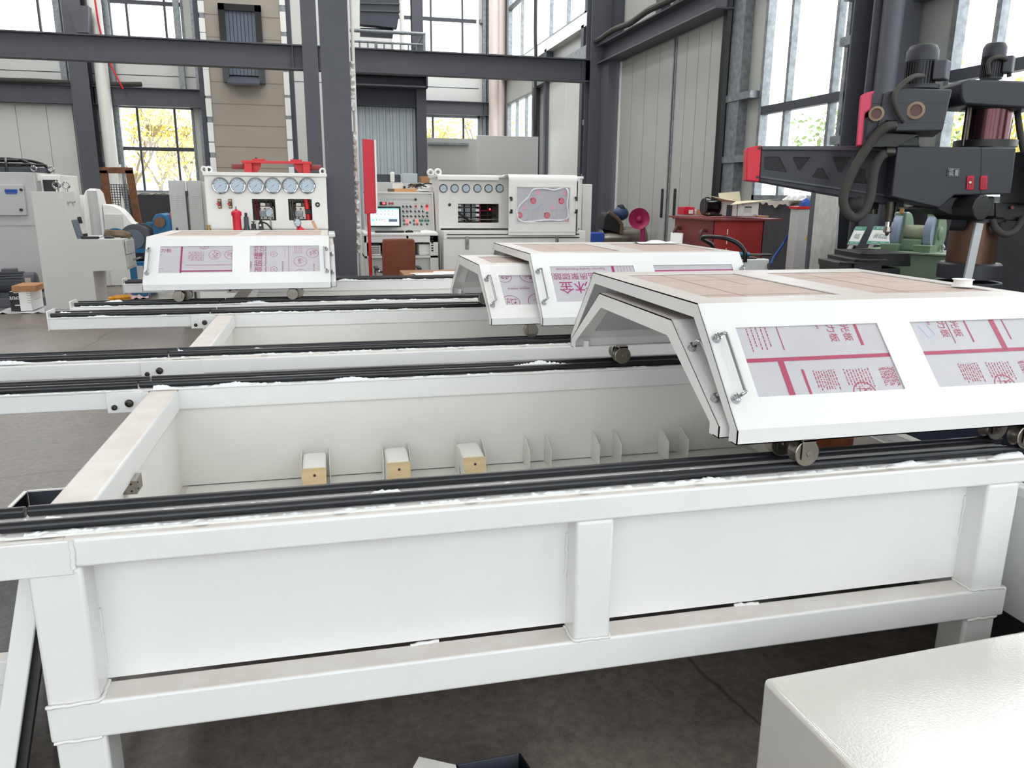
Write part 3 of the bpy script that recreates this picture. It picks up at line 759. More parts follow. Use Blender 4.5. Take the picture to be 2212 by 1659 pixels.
struct(M().cyl((4.62, 6.02, 0), (4.62, 6.02, ZC), .085).build('trim_4', 'graphite'))
hcol('back_column', at_y(176, 300, 22).x - .1, at_y(216, 300, 22).x - .1, 22.0, 22.4)
zb1, zb0 = bk(200, 188).z, bk(200, 228).z
hbeam('wall_beam', XL, bk(178, 200).x, YBK - .32, YBK - .1, zb0, zb1); hbeam('wall_beam', bk(205, 200).x, bk(455, 200).x, YBK - .32, YBK - .1, zb0, zb1)
zc1, zc0 = bk(980, 221).z, bk(980, 250).z
hbeam('wall_beam', bk(905, 230).x, bk(1054, 230).x, YBK - .32, YBK - .1, zc0, zc1)
struct(M().tube([V((x, YBK - .3 + .04 * math.sin(x * 2), zb1 + .05 + .06 * noise.noise(V((x * .8, 0, 0))))) for x in [XL + k * .6 for k in range(12)]], .06).build('trim_5', 'rubber'))
# vertical galvanised girts on the back wall
def girt(x, y0=YBK - .14, z0=0, z1=ZC, w=.14, m_='galv'): return (x - w / 2, x + w / 2, y0, YBK, z0, z1)
for px in (150, 400, 168, 252, 436): struct(M().box(*girt(bk(px, 230).x, z0=(0 if px in (168, 252, 436) else zb1))).build('trim_6', 'galv', smooth=0))
for px, z in ((195, 355), (235, 290)): struct(M().box(bk(172, 300).x, bk(252, 300).x, YBK - .12, YBK, bk(px, z).z, bk(px, z).z + .06).build('trim_7', 'galv', smooth=0))
for px in (1046, 1053): struct(M().box(*girt(bk(px, 200).x, w=.12)).build('trim_8', 'galv', smooth=0))
struct(M().box(xf + .02, bk(1056, 100).x, YBK - .1, YBK, bk(1045, 52).z, bk(1045, 52).z + .1).build('trim_9', 'galv', smooth=0))
for px0, r in ((232, .16), (1062, .15), (1076, .12)):
    struct(M().cyl((bk(px0, 200).x, YBK - .35, 0), (bk(px0, 200).x, YBK - .35, ZC), r).build('down_pipe_trim', 'white_plain' if px0 < 300 else 'panel_pinkish'))
struct(M().tube([at_y(205, 0, 22.1), at_y(215, 60, 22.1), at_y(235, 130, 22.1), at_y(266, 192, 22.1)], .02).build('trim_10', 'red'))
# bracket and shade high on the back column
m = M(); q = [at_y(x, y, 21.7) for x, y in ((153, 12), (190, 12), (190, 70), (166, 70), (153, 31))]; m.prism(q, (0, .3, 0)); struct(m.build('bracket_trim', 'graphite', smooth=0))
# big door leaf on the left of the back wall
t = bpy.data.objects.new('door_3', None); COL.objects.link(t); t['kind'] = 'structure'; t.location = (-9, YBK - .08, 0); WORLD[t.name] = Matrix.Translation(t.location)
dx1 = bk(158, 240).x
for a, b in ((XL, bk(42, 280).x - .01), (bk(42, 280).x, bk(108, 280).x - .01), (bk(108, 280).x, dx1)): M().box(a, b, YBK - .08, YBK - .02, .05, zb0 - .05).build('leaf', 'panel', t, smooth=0)
# sliding door in the right wall
t = bpy.data.objects.new('door_1', None); COL.objects.link(t); t['kind'] = 'structure'; t.location = (4.93, 11.2, 0); WORLD[t.name] = Matrix.Translation(t.location)
ys = at_x(1466, 87, 4.93).y
for a, b, hp in ((9.45, ys - .02, ys - .28), (ys + .02, 13.02, ys + .16)):
    lf = M().box(4.90, 4.96, a, b, .03, 3.66).build('leaf', 'panel_grey', t, .01)
    m = M()
    for k in range(1, 4): m.box(4.898, 4.9, a + (b - a) * k / 4 - .006, a + (b - a) * k / 4 + .006, .05, 3.64)
    m.build('seam', 'trim_grey', lf, smooth=0)
    for e in (a, b): M().box(4.885, 4.90, e - .03, e + .03, .03, 3.66).build('edge_strip', 'galv' if e in (a, b) and e != 13.02 else 'white_plain', lf, smooth=0)
    zc_ = 1.18; M().box(4.885, 4.90, hp, hp + .07, zc_, zc_ + .42).build('handle', 'black', lf, .02)
hbeam('door_beam', 4.62, 4.92, 9.2, 13.5, 3.68, 3.98, along='y', m_='graphite')
struct(M().tube([V((4.6, y, 4.05 + .05 * noise.noise(V((y * 1.3, 0, 0))))) for y in [9.1 + .35 * k for k in range(14)]], .045).build('trim_11', 'rubber'))
struct(M().box(4.7, 4.95, 13.08, 13.5, 0, 3.7).build('trim_12', 'graphite', smooth=0))
m = M(); pts = [V((4.86, 9.30 + .05 * noise.noise(V((0, z * .6, 3))), z)) for z in [0, .8, 1.6, 2.2, 3, 3.8, 4.6, 6]]; m.tube(pts, .07, 8); struct(m.build('trim_13', 'black'))
for y in (13.33, 11.48, 10.87): struct(M().box(4.86, 5, y - .1, y + .1, 4.0, ZC).build('trim_14', 'graphite_dark', smooth=0))
struct(M().box(4.88, 5, 8.95, 9.25, 0, ZC).build('trim_15', 'galv', smooth=0)); 
for z in (2.62, 1.9, 3.9): struct(M().box(4.86, 5, 8.66, 9.25, z, z + .08).build('trim_16', 'galv', smooth=0))
for z in (2.0, 2.9, 3.3): struct(M().box(4.86, 5, 6.3, 7.05, z, z + .08).build('trim_17', 'galv', smooth=0))
for z in (3.1, 5.0): struct(M().box(4.86, 5, 5.8, 6.1, z, z + .08).build('trim_18', 'galv', smooth=0))
for z in (1.8, 2.8): struct(M().box(4.86, 5, 13.8, 15.0, z, z + .1).build('trim_19', 'galv', smooth=0))
struct(M().box(4.84, 5, 13.8, 22.5, 4.55, 4.78).build('trim_20', 'white_plain', smooth=0)); struct(M().box(4.82, 5, 13.8, 18.6, 3.92, 4.2).build('trim_21', 'galv', smooth=0))
for y in (15.0, 17.6, 18.65): struct(M().box(4.84, 5, y - .08, y + .08, 0, 4.6).build('trim_22', 'graphite_dark', smooth=0))
struct(M().box(4.8, 5, 22.2, 22.6, 0, ZC).build('trim_23', 'graphite', smooth=0))
t = bpy.data.objects.new('door_2', None); COL.objects.link(t); t['kind'] = 'structure'; t.location = (4.93, 16.2, 0); WORLD[t.name] = Matrix.Translation(t.location)
for a, b in ((15.07, 16.15), (16.18, 17.43)): M().box(4.90, 4.96, a, b, .03, 3.92).build('leaf', 'panel', t, .01)
struct(M().tube([at_x(1157, y, 4.7) + V((0, .06 * math.sin(y * .05), 0)) for y in (0, 60, 120, 180, 240, 290)], .035).build('trim_24', 'rubber'))
# ---- mezzanine corner: shutter, channel, post, stair underside, railing
YM = 16.8
sx0, sx1 = at_y(776, 250, YM + .3).x - .5, at_y(899, 250, YM + .3).x; zs = at_y(830, 207, YM).z
m = M(); vs = []; n = 12
for i in range(n + 1):
    x = sx0 + (sx1 - sx0) * i / n
    for dx, dy in ((0, 0), (.02, -.035), (.05, -.035), (.07, 0)): vs += [(x + dx, YM + .3 + dy, 0), (x + dx, YM + .3 + dy, zs)]
k = len(vs) // 2; m.add(vs, [(2 * i, 2 * i + 2, 2 * i + 3, 2 * i + 1) for i in range(k - 1)])
struct(m.build('wall_shutter', 'shutter', smooth=0))
za, zb = at_y(850, 162, YM).z, at_y(850, 190, YM).z; ex = at_y(921, 180, YM).x
m = M().box(sx0, ex, YM - .25, YM + .2, za - .03, za).box(sx0, ex, YM - .25, YM + .2, zb, zb + .03).box(sx0, ex, YM + .1, YM + .14, zb, za)
m.box(ex - .03, ex, YM - .25, YM + .2, zb, za); struct(m.build('mezzanine_beam', 'graphite', smooth=0))
struct(M().box(sx0, ex - .1, YM + .15, YM + 2.5, zb - .35, zb).build('mezzanine_slab', 'graphite_dark', smooth=0))
hcol('mezzanine_column', at_y(901, 280, YM).x, at_y(922, 280, YM).x, YM, YM + .3, 0, zb)
YS = 18.2
q = [at_y(x, y, YS) for x, y in ((778, -40), (872, -40), (858, 60), (778, 52))]; struct(M().prism(q, (0, .25, 0)).build('stair_slab', 'graphite_dark', smooth=0))
for ya in (8, 24): q = [at_y(x, y, YS - .03) for x, y in ((778, ya - 3), (868, ya - 1), (868, ya + 2), (778, ya))]; struct(M().prism(q, (0, .05, 0)).build('stair_slab', 'graphite', smooth=0))
q = [at_y(x, y, YS + .2) for x, y in ((778, 60), (850, 62), (848, 82), (778, 78))]; struct(M().prism(q, (0, .1, 0)).build('stair_slab', 'navy', smooth=0))
hcol('mezzanine_column', at_y(890, 50, YS).x, at_y(914, 50, YS).x, YS, YS + .3, 0, ZC)
struct(M().cyl((at_y(868, 50, YS).x, YS, 0), (at_y(868, 50, YS).x, YS, ZC), .05).build('trim_25', 'white_plain'))
t = thing('guard_railing', 'grey steel guard railing on the mezzanine above the tie beam', 'railing', (at_y(850, 100, YM).x, YM - .1, za))
r0, r1 = at_y(774, 66, YM - .1), at_y(916, 71, YM - .1)
M().cyl((sx0, r0.y, r0.z), (r1.x, r0.y, r0.z), .035).build('top_rail', 'galv', t); M().cyl((sx0, r0.y, r0.z - .2), (r1.x, r0.y, r0.z - .2), .022).build('mid_rail', 'galv', t)
M().cyl((r1.x, r0.y, r0.z), (r1.x, r0.y + 1.5, r0.z), .035).build('top_rail', 'galv', t)
for k in range(13):
    x = r1.x - k * .16; 
    if x > sx0: M().cyl((x, r0.y, za), (x, r0.y, r0.z - (.2 if k % 12 else 0)), .016 if k % 6 else .03, n=8).build('baluster', 'galv', t)
# ---- tan clad shaft with a shuttered opening
YT = 17.6
tx0, tx1 = at_y(444, 130, YT).x, at_y(617, 130, YT).x
struct(M().box(tx0, tx1, YT, YT + 2.4, 0, ZC).build('wall_shaft', 'panel_tan', smooth=0))
m = M()
for k in range(20): m.box(tx0, tx1, YT - .004, YT, .3 + k * .42, .312 + k * .42)
struct(m.build('trim_26', 'tan_line', smooth=0))
for x in (tx0, tx1):
    m = M()
    z = .2
    while z < ZC - .4:
        l = random.uniform(.15, .5); m.box(x - .06, x + .05, YT - .05, YT + .08, z, z + l); z += l + random.uniform(.0, .12)
    struct(m.build('trim_27', 'white_plain', smooth=0)); struct(M().box(x - .05, x + .04, YT - .045, YT + .1, 0, ZC).build('trim_28', 'galv', smooth=0))
    struct(M().box(x - .16 if x == tx0 else x + .05, x - .07 if x == tx0 else x + .14, YT, YT + .4, 0, ZC).build('trim_29', 'graphite_dark', smooth=0))
wx0, wx1 = at_y(478, 100, YT).x, at_y(569, 100, YT).x; wz0, wz1 = at_y(520, 180, YT).z, at_y(520, 12, YT).z
T = bpy.data.objects.new('window_20', None); COL.objects.link(T); T['kind'] = 'structure'; T.location = ((wx0 + wx1) / 2, YT, wz0); WORLD[T.name] = Matrix.Translation(T.location)
f = M()
for a, b, c, d in ((wx0, wx0 + .12, wz0, wz1), (wx1 - .12, wx1, wz0, wz1), (wx0, wx1, wz1 - .12, wz1)): f.box(a, b, YT - .12, YT, c, d)
f.build('window_frame', 'black_gloss', T, smooth=0)
sh = M().box(wx0 + .12, wx1 - .12, YT - .05, YT - .02, wz0 + .15, wz1 - .12)
sh = sh.build('shutter', 'slate', T, smooth=0)
m = M()
for k in range(1, 8): x = wx0 + .12 + (wx1 - wx0 - .24) * k / 8; m.box(x - .008, x + .008, YT - .055, YT - .05, wz0 + .15, wz1 - .12)
m.build('groove', 'navy', sh, smooth=0)
M().prism([(wx0 + .1, YT, wz0 + .15), (wx0 + .1, YT - .25, wz0 - .02), (wx0 + .1, YT - .25, wz0 - .06), (wx0 + .1, YT, wz0 + .1)], (wx1 - wx0 - .2, 0, 0)).build('ledge', 'graphite_dark', T, smooth=0)
# partition with a door under the small back window, and beside it a tall white board
struct(M().box(at_y(918, 340, 20).x, at_y(1040, 340, 20).x, 20, 20.15, 0, at_y(980, 299, 20).z).build('wall_partition', 'panel_grey', smooth=0))
struct(M().box(at_y(925, 340, 20).x, at_y(1012, 309, 20).x, 19.93, 20, at_y(980, 309, 20).z - .05, at_y(980, 309, 20).z).build('trim_30', 'galv', smooth=0))
q = at_y(1030, 292, 15.5), at_y(1163, 296, 15.5)
tag(M().box(q[0].x, q[1].x, 15.5, 15.55, 0, q[0].z).build('white_board', 'panel', bevel=.005), 'tall plain white board standing behind the bench with the round corner door', 'board')
# ---- outside
struct(M().box(-60, 60, -40, 80, -.5, -.4).build('ground', 'ground', smooth=0))
for nm, x0, x1, y0, y1, h, lb in (('house', 18.5, 30, 26, 40, 2.3, 'low white building outside the window behind the drill arm'), ('shed', -14, -7.4, 37, 40, 2.0, 'low white shed with a red sign seen through the left back window')):
    t = thing(nm, lb, 'building', ((x0 + x1) / 2, (y0 + y1) / 2, -.4))
    M().box(x0, x1, y0, y1, -.4, h).build('wall', 'house', t, smooth=0)
    M().prism([(x0 - .3, y0 - .3, h), (x1 + .3, y0 - .3, h), ((x0 + x1) / 2, y0 - .3, h + .8)], (0, y1 - y0 + .6, 0)).build('roof', 'slate_pale', t, smooth=0)
    if nm == 'shed':
        M().box(-9.9, -9.0, y0 - .05, y0, 1.3, 1.9).build('sign', 'red', t, smooth=0)
        for x in (-12.6, -11.2): M().box(x, x + .8, y0 - .04, y0, .6, 1.6).build('window', 'slate_pale', t, smooth=0)
    else:
        for k in range(3): M().box(x0 + 1 + k * 3.2, x0 + 2.2 + k * 3.2, y0 - .04, y0, .6, 1.6).build('window', 'slate_pale', t, smooth=0)
def tree(x, y, h, crown, leafm, label, seed, group, nleaf=900, spread=1.6):
    rnd = random.Random(seed)
    t = thing('tree', label, 'tree', (x, y, -.4), group=group); m = M(); tips = []
    def br(p, d, l, r, lev):
        q = p + d * l + V((rnd.uniform(-1, 1), rnd.uniform(-1, 1), 0)) * l * .08
        m.tube([p, (p + q) / 2 + V((rnd.uniform(-1, 1), rnd.uniform(-1, 1), 0)) * l * .05, q], lambda s: r * (1 - .45 * s), 6, True, 3)
        if lev == 0: tips.append(q); return
        tips.append(q)
        for k in range(rnd.choice((3, 4))):
            a = rnd.uniform(0, 2 * PI); dd = (d + V((math.cos(a), math.sin(a), rnd.uniform(-.1, .5))) * .62).normalized()
            br(p + (q - p) * rnd.uniform(.55, 1), dd, l * rnd.uniform(.55, .8), r * .55, lev - 1)
    br(V((x, y, -.4)), V((0, 0, 1)), h * .33, h * .014, 3)
    m.build('trunk', 'bark', t)
    lf = M(); vs = []; fs = []
    for i in range(nleaf):
        c = rnd.choice(tips) + V((rnd.gauss(0, 1), rnd.gauss(0, 1), rnd.gauss(0, .8))) * .38
        s = rnd.uniform(.05, .11); a = V((rnd.uniform(-1, 1), rnd.uniform(-1, 1), rnd.uniform(-1, 1))).normalized(); b = a.cross(V((rnd.uniform(-1, 1), rnd.uniform(-1, 1), rnd.uniform(-1, 1)))).normalized()
        o = len(vs); vs += [c - a * s, c + b * s * .6, c + a * s, c - b * s * .6]; fs.append((o, o + 1, o + 2, o + 3))
    lf.add(vs, fs).build('foliage', leafm, t, smooth=0, kind='stuff')
def px_tree(px, py, Y): p = at_y(px, py, Y); return p.x
TR = [(px_tree(282, 300, 31), 31, 7.5, 'leaf_yellow', 'yellow leafed tree seen through the left pane of the low back window'),
      (px_tree(340, 300, 33), 33, 6.8, 'leaf_yellow', 'yellow leafed tree in the middle pane of the low back window'),
      (px_tree(410, 300, 32), 32, 6.2, 'leaf_yellow', 'thin yellowish tree in the right pane of the low back window'),
      (px_tree(945, 270, 31), 31, 7, 'leaf_yellow', 'sparse tree in the small window beside the mezzanine post'),
      (px_tree(990, 270, 33), 33, 7.2, 'leaf_yellow', 'yellow tree in the small window behind the grey partition'),
      (16, 21.5, 6, 'leaf_green', 'green yellow tree outside the window left of the drill arm tip'), (15, 17.8, 6.4, 'leaf_yellow', 'bushy yellow tree outside the tall window above the drill arm'),
      (17.5, 18.5, 6, 'leaf_green', 'taller green tree outside the tall window above the drill arm'), (14, 13.6, 5.4, 'leaf_yellow', 'tree outside the window behind the drill column'), (17, 14, 6, 'leaf_green', 'green tree outside the window at the drill motor')]
for i, (x, y, h, lm, lb) in enumerate(TR): tree(x, y, h, 2, lm, lb, 40 + i, 'trees outside the hall', 900 if y > 25 else 800)
# ================================================================== foreground odds and ends
# glossy white cabinet lying in the near right corner
p0, p1 = at_z(1648, 1463, .5), at_z(2212, 1359.6, .5)
a = math.atan2(p1.y - p0.y, p1.x - p0.x)
t = thing('steel_cabinet', 'glossy white steel cabinet low in the near right corner in front of the nearest bench', 'cabinet', (p0.x, p0.y, 0), a)
e, g = V((math.cos(a), math.sin(a), 0)), V((math.sin(a), -math.cos(a), 0))
M().obox((p0.x, p0.y, 0), e, g, Z_, (0, 0, .02), (1.05, .62, .5)).build('body', 'white_gloss', t, .012, 3)
M().obox((p0.x, p0.y, 0), e, g, Z_, (.05, .04, 0), (1.0, .58, .022)).build('plinth', 'black', t)
# open white tank with a black inside, at the right end of the nearest bench
t = thing('open_tank', 'white rimmed tank with a black inside, standing against the right end of the nearest bench', 'tank', (2.65, 1.95, .28))
tx, ty0, ty1, tz0, tz1 = 1.935, .95, 3.0, .29, .655
m = M().box(tx, tx + .012, ty0, ty1, tz0, tz1).box(tx, tx + 1.4, ty1 - .012, ty1, tz0, tz1).box(tx, tx + 1.4, ty0, ty0 + .012, tz0, tz1).box(tx + 1.388, tx + 1.4, ty0, ty1, tz0, tz1)
m.build('shell', 'white', t, .002)
M().box(tx + .012, tx + 1.388, ty0 + .012, ty1 - .012, tz0, tz0 + .01).build('tank_floor', 'navy', t)
m = M().box(tx + .012, tx + .016, ty0 + .012, ty1 - .012, tz0 + .01, tz1 - .03).box(tx + .016, tx + 1.384, ty1 - .016, ty1 - .012, tz0 + .01, tz1 - .03).box(tx + 1.384, tx + 1.388, ty0 + .012, ty1 - .012, tz0 + .01, tz1 - .03)
m.build('lining', 'navy', t)
m = M()
for q in ((tx - .012, tx + .035, ty0 - .01, ty1 + .01), (tx + 1.365, tx + 1.412, ty0 - .01, ty1 + .01)): m.box(*q, tz1, tz1 + .03)
m.box(tx + .035, tx + 1.365, ty1 - .035, ty1 + .01, tz1, tz1 + .03).box(tx + .035, tx + 1.365, ty0 - .01, ty0 + .035, tz1, tz1 + .03)
m.build('rim', 'white', t, .004)
for x in (tx + .1, tx + 1.3):
    for y in (ty0 + .1, ty1 - .1): M().box(x - .04, x + .04, y - .04, y + .04, 0, tz0).build('leg', 'black', t)
# black sheet tray left of the nearest bench
t = thing('steel_tray', 'black sheet steel tray with pale edges on the floor left of the nearest bench', 'tray', (-1.6, 3.05, 0))
q = [at_z(35, 1100, .2), at_z(68, 1063, .2)]
x0, x1, y0, y1 = -2.4, -.80, 2.75, 3.62
M().box(x0 + 1.05, x1, y0, y1, .0, .012).build('tray_floor', 'navy', t)
M().box(x0 + 1.05, x1, y1 - .006, y1, .012, .2).build('back_wall', 'graphite_dark', t)
M().prism([(x0 + 1.04, y0, .012), (x0 + 1.04, y1, .012), (x0 + 1.04, y1, .2), (x0 + 1.04, y0 + .1, .2)], (.006, 0, 0)).build('side_wall', 'black_gloss', t)
M().box(x0 + 1.04, x1, y1 - .008, y1 + .004, .198, .204).build('edge', 'white_plain', t)
M().box(x0 + 1.034, x0 + 1.05, y0 + .1, y1, .198, .204).build('edge', 'white_plain', t)
# dark panel with white frame rail and a sloping brace, beside the left leg
t = thing('panel_frame', 'dark speckled panel with white edge bars and a sloping brace left of the near bench', 'panel', (-1.3, 2.3, 0))
M().box(-2.2, -.78, 1.98, 2.75, .355, .365).build('sheet', 'speckled', t)
M().box(-2.2, -.795, 1.93, 1.975, .30, .368).build('edge_bar', 'white', t, .004)
M().box(-2.2, -.795, 2.75, 2.79, .30, .368).build('edge_bar', 'white', t, .004)
for x in (-2.1, -.86): 
    for y in (1.955, 2.77): M().box(x - .02, x + .02, y - .018, y + .018, 0, .30).build('leg', 'white', t, .003)
b0, b1 = at_y(62, 1285, 1.9), at_y(8, 1659, 1.78)
d = (b1 - b0); b2 = b0 + d * (b0.z / (b0.z - b1.z))
M().bar(b0 - d * .25, b2, .05, .012, (0, -1, 0)).build('brace', 'white', t, .003)
M().bar(b0 - d * .25 + V((.03, .03, 0)), b2 + V((.03, .03, 0)), .03, .012, (0, -1, 0)).build('brace_back', 'black', t, .003)
# small tray at the bottom of the picture
t = thing('parts_tray', 'small black steel tray with a white flap on the floor under the nearest bench', 'tray', (.4, 1.55, 0))
q = [at_z(x, y, .08) for x, y in ((985, 1652), (1122, 1627), (1145, 1662), (1010, 1700))]
m = M(); m.prism([p - Z_ * .08 for p in q], (0, 0, .006)); m.build('tray_floor', 'black_gloss', t)
for i in range(4):
    a_, b_ = q[i], q[(i + 1) % 4]; M().bar((a_ + b_) / 2 - (b_ - a_) / 2 - Z_ * .04, b_ - Z_ * .04, .006, .08).build('side_wall', 'graphite_dark' if i == 0 else 'black_gloss', t, .001)
q2 = [at_z(905, 1638, .085), at_z(985, 1656, .085), at_z(1000, 1720, .085), at_z(860, 1720, .085)]
M().prism(q2, (0, 0, .006)).build('flap', 'white_plain', t, .001)

# ================================================================== far left group
# operator console: sloped front, desk and kneehole, seen from its left side
YCN = 10.42
t = thing('control_console', 'grey operator console with a sloping button panel and desk, left of the far hood', 'console', (-2.95, YCN + .25, 0))
pp = lambda x, y: at_y(x, y, YCN)
side = [pp(x, y) for x, y in ((66, 415), (130, 414), (164, 517), (264, 517), (276, 583), (201, 586), (222, 668), (101, 668))]
side[4] = V((side[3].x + .02, YCN, side[4].z)); side[0].z = side[1].z; side[0].x = side[7].x + .0; side[6].x = side[5].x
DP = .5
M().prism(side, (0, .02, 0)).build('side_panel', 'console', t, .002)
M().prism([p + V((0, DP, 0)) for p in side], (0, .02, 0)).build('side_panel', 'console', t, .002)
def strip(a, b, n, mt='console', ya=.02, yb=DP, th=.012, par=None):
    d = (b - a).normalized(); nn = V((-d.z, 0, d.x)); return M().prism([a + V((0, ya, 0)), b + V((0, ya, 0)), b + V((0, ya, 0)) - nn * th, a + V((0, ya, 0)) - nn * th], (0, yb - ya, 0)).build(n, mt, par or t)
bp = strip(side[1], side[2], 'button_panel')
top = strip(side[0], side[1], 'top_panel'); desk = strip(side[2], side[3], 'desk_top', th=.02); strip(side[3], side[4], 'front_panel', th=.02); strip(side[4], side[5], 'underside'); strip(side[5], side[6], 'kneehole_back', 'cream'); strip(side[7], side[0], 'back_panel')
d = (side[2] - side[1]); L_ = d.length; d.normalize(); nn = V((-d.z, 0, d.x)); nn = nn if nn.x > 0 else -nn
base = side[1] + V((0, .02, 0))
def onpanel(u, v, w, h, th, n, mt, par): return M().obox(base, Y_, d, nn, (u, v, 0), (u + w, v + h, th)).build(n, mt, par, .002)
onpanel(.04, .34, .22, .62, .012, 'screen', 'slate', bp)
for k in range(2): onpanel(.30 + k * .07, .31, .04, .08, .015, 'meter', 'black', bp)
onpanel(.30, .52, .13, .035, .02, 'switch_row', 'black', bp); onpanel(.30, .66, .13, .035, .02, 'switch_row', 'black', bp)
for k, c in enumerate(('btn_red', 'btn_red', 'btn_green', 'btn_green')): onpanel(.30 + (k % 2) * .09, .75 + .07 * (k // 2), .04, .04, .03, 'button', c, bp)
for k in range(2): onpanel(.1 + k * .18, .12, .05, .02, .03, 'latch', 'chrome', bp)
M().box(side[1].x - .35, side[1].x - .01, YCN + .03, YCN + .05, side[1].z - .01, side[1].z).build('rear_lip', 'console', t)
for y in (.06, .42):
    c = side[1] + V((-.05, y, .075)); M().ring(c, (0, 1, 0), .038, .011).build('eyebolt', 'chrome', t); M().cyl(c - Z_ * .09, c - Z_ * .05, .016).build('eyebolt_stem', 'chrome', t)
f3, f4 = side[3], side[4]
for k, (za_, zb_) in enumerate(((.5, .95), (.06, .46))):
    h = f3.z - f4.z; M().box(f3.x + .012, f3.x + .03, YCN + .05, YCN + .46, f4.z + h * za_, f4.z + h * zb_).build('drawer', 'cabinet_grey', t, .003)
M().tube([V((f3.x + .03, YCN + .3, f4.z + .1)), V((f3.x + .1, YCN + .3, f4.z + .12)), V((f3.x + .1, YCN + .42, f4.z + .12)), V((f3.x + .03, YCN + .42, f4.z + .1))], .012).build('drawer_handle', 'chrome', t)
q = pp(288, 570); M().box(f3.x + .06, f3.x + .13, YCN + .3, YCN + .33, f4.z - .28, f4.z + .02).build('hanging_strip', 'cabinet_grey', t, .003)
z0 = side[7].z
for xa in (side[7].x + .02, side[6].x - .3):
    M().prism([(xa, YCN + .01, z0), (xa + .28, YCN + .01, z0), (xa + .16, YCN + .01, 0), (xa + .06, YCN + .01, 0)], (0, .02, 0)).build('foot', 'console', t)
    M().prism([(xa, YCN + DP, z0), (xa + .28, YCN + DP, z0), (xa + .16, YCN + DP, 0), (xa + .06, YCN + DP, 0)], (0, .02, 0)).build('foot', 'console', t)
dz = side[2].z + .002; dx = side[2].x
o = M().box(dx + .04, dx + .2, YCN + .14, YCN + .44, dz, dz + .02).build('keyboard', 'paper', bevel=.004); tag(o, 'pale keyboard lying on the desk of the grey operator console', 'keyboard')
o = M().ball((dx + .33, YCN + .16, dz), .06, .035, .03, z0=0).build('mouse', 'black'); tag(o, 'black computer mouse on the desk of the grey operator console', 'mouse')
o = M().box(dx + .04, dx + .24, YCN + .04, YCN + .1, dz, dz + .03).build('cable_strip', 'black', bevel=.01); tag(o, 'black handheld pendant at the left edge of the console desk', 'pendant')
o = M().prism([(dx + .22, YCN + .24, dz), (dx + .44, YCN + .24, dz), (dx + .42, YCN + .42, dz + .002), (dx + .24, YCN + .4, dz + .002)], (0, 0, .004)).build('paper_sheet', 'paper'); tag(o, 'white paper under the glove on the grey console desk', 'paper')
m = M(); vs = []
for i in range(9):
    for k in range(8):
        c = 2 * PI * k / 8; u = i / 8; r = .075 * (.6 + .5 * math.sin(u * 3.1)) + .012 * math.sin(5 * c + i)
        vs.append((dx + .24 + u * .30, YCN + .36 + math.cos(c) * r * 1.2, dz + .001 + max(0, .04 + math.sin(c) * r * .75 + .04 * (1 - u) - .025)))
m.add(vs, [(i * 8 + k, i * 8 + (k + 1) % 8, i * 8 + 8 + (k + 1) % 8, i * 8 + 8 + k) for i in range(8) for k in range(8)] + [tuple(range(8)), tuple(range(64, 72))])
tag(m.build('work_glove', 'fibre'), 'crumpled brown work glove on the desk of the grey operator console', 'glove')
# chiller cabinet with the fan on its roof
Yc = 13.0; q = lambda x, y: at_y(x, y, Yc)
cx1, ctz = q(80, 420).x, q(40, 372).z
t = thing('chiller_unit', 'tall grey machine cabinet with a black fan guard on its roof at the left edge', 'cabinet', (cx1 - .7, Yc + .6, 0))
M().box(cx1 - 1.5, cx1, Yc, Yc + 1.2, .12, ctz).build('body', 'cabinet_grey', t, .01)
M().box(cx1 - 1.45, cx1 - .05, Yc + .05, Yc + 1.15, 0, .12).build('plinth', 'graphite', t)
d_ = M().box(cx1 - 1.2, q(56, 430).x, Yc - .05, Yc, q(20, 465).z, q(20, 399).z).build('door', 'cabinet_grey', t, .008)
for y in (410, 453): M().cyl(q(49, y) - Y_ * .05, q(49, y) - Y_ * .075, .02).build('lock', 'black', d_)
M().box(q(13, 410).x, q(40, 410).x, Yc - .055, Yc - .05, q(20, 416).z, q(20, 409).z).build('name_plate', 'blue_cloth', d_, smooth=0)
F = Flat(q(40, 410).x - q(13, 410).x, .05); [F.rect(F.W * (.06 + .13 * k), F.W * (.15 + .13 * k), .01, .038) for k in range(7)]; F.lay((q(13, 410).x, Yc - .055, q(20, 421).z), X_, Z_, -Y_, 'plate_lettering', 'blue_cloth', d_)
M().box(cx1 - 1.5, cx1, Yc - .012, Yc, q(20, 487).z, q(20, 480).z).build('seam', 'cabinet_grey', t)
M().box(cx1 + .0, cx1 + .012, Yc + .1, Yc + 1.1, ctz - .12, ctz - .02).build('corner_frame', 'white_plain', t)
rr = Yc + .2
g = M().box(cx1, q(118, 400).x + .02, rr, rr + .9, .2, ctz - .03).build('radiator_box', 'white_plain', t, .01)
gx0, gx1 = cx1 + .04, q(116, 400).x
M().box(gx0, gx1, rr - .012, rr, q(95, 420).z, q(95, 388).z).build('grille', 'black', g)
fc = V((cx1 - .55, Yc + .6, ctz)); m = M()
for k in range(10):
    c = 2 * PI * k / 10; e = V((math.cos(c), math.sin(c), 0)); m.tube([fc + e * .58, fc + e * .52 + Z_ * .12, fc + e * .3 + Z_ * .19, fc + Z_ * .2], .018, 6)
m.ring(fc + Z_ * .12, Z_, .52, .015); m.ring(fc + Z_ * .18, Z_, .3, .015); m.cyl(fc + Z_ * .19, fc + Z_ * .22, .12)
m.build('fan_guard', 'black', t); M().lathe([(.55, 0), (.55, .08), (.5, .08)], fc, Z_, 28).build('fan_ring', 'graphite_dark', t)
for x in (74, 111): c = q(x, 372); c.z = ctz + .05; M().ring(c, Y_, .035, .012).build('eyebolt', 'chrome', t)
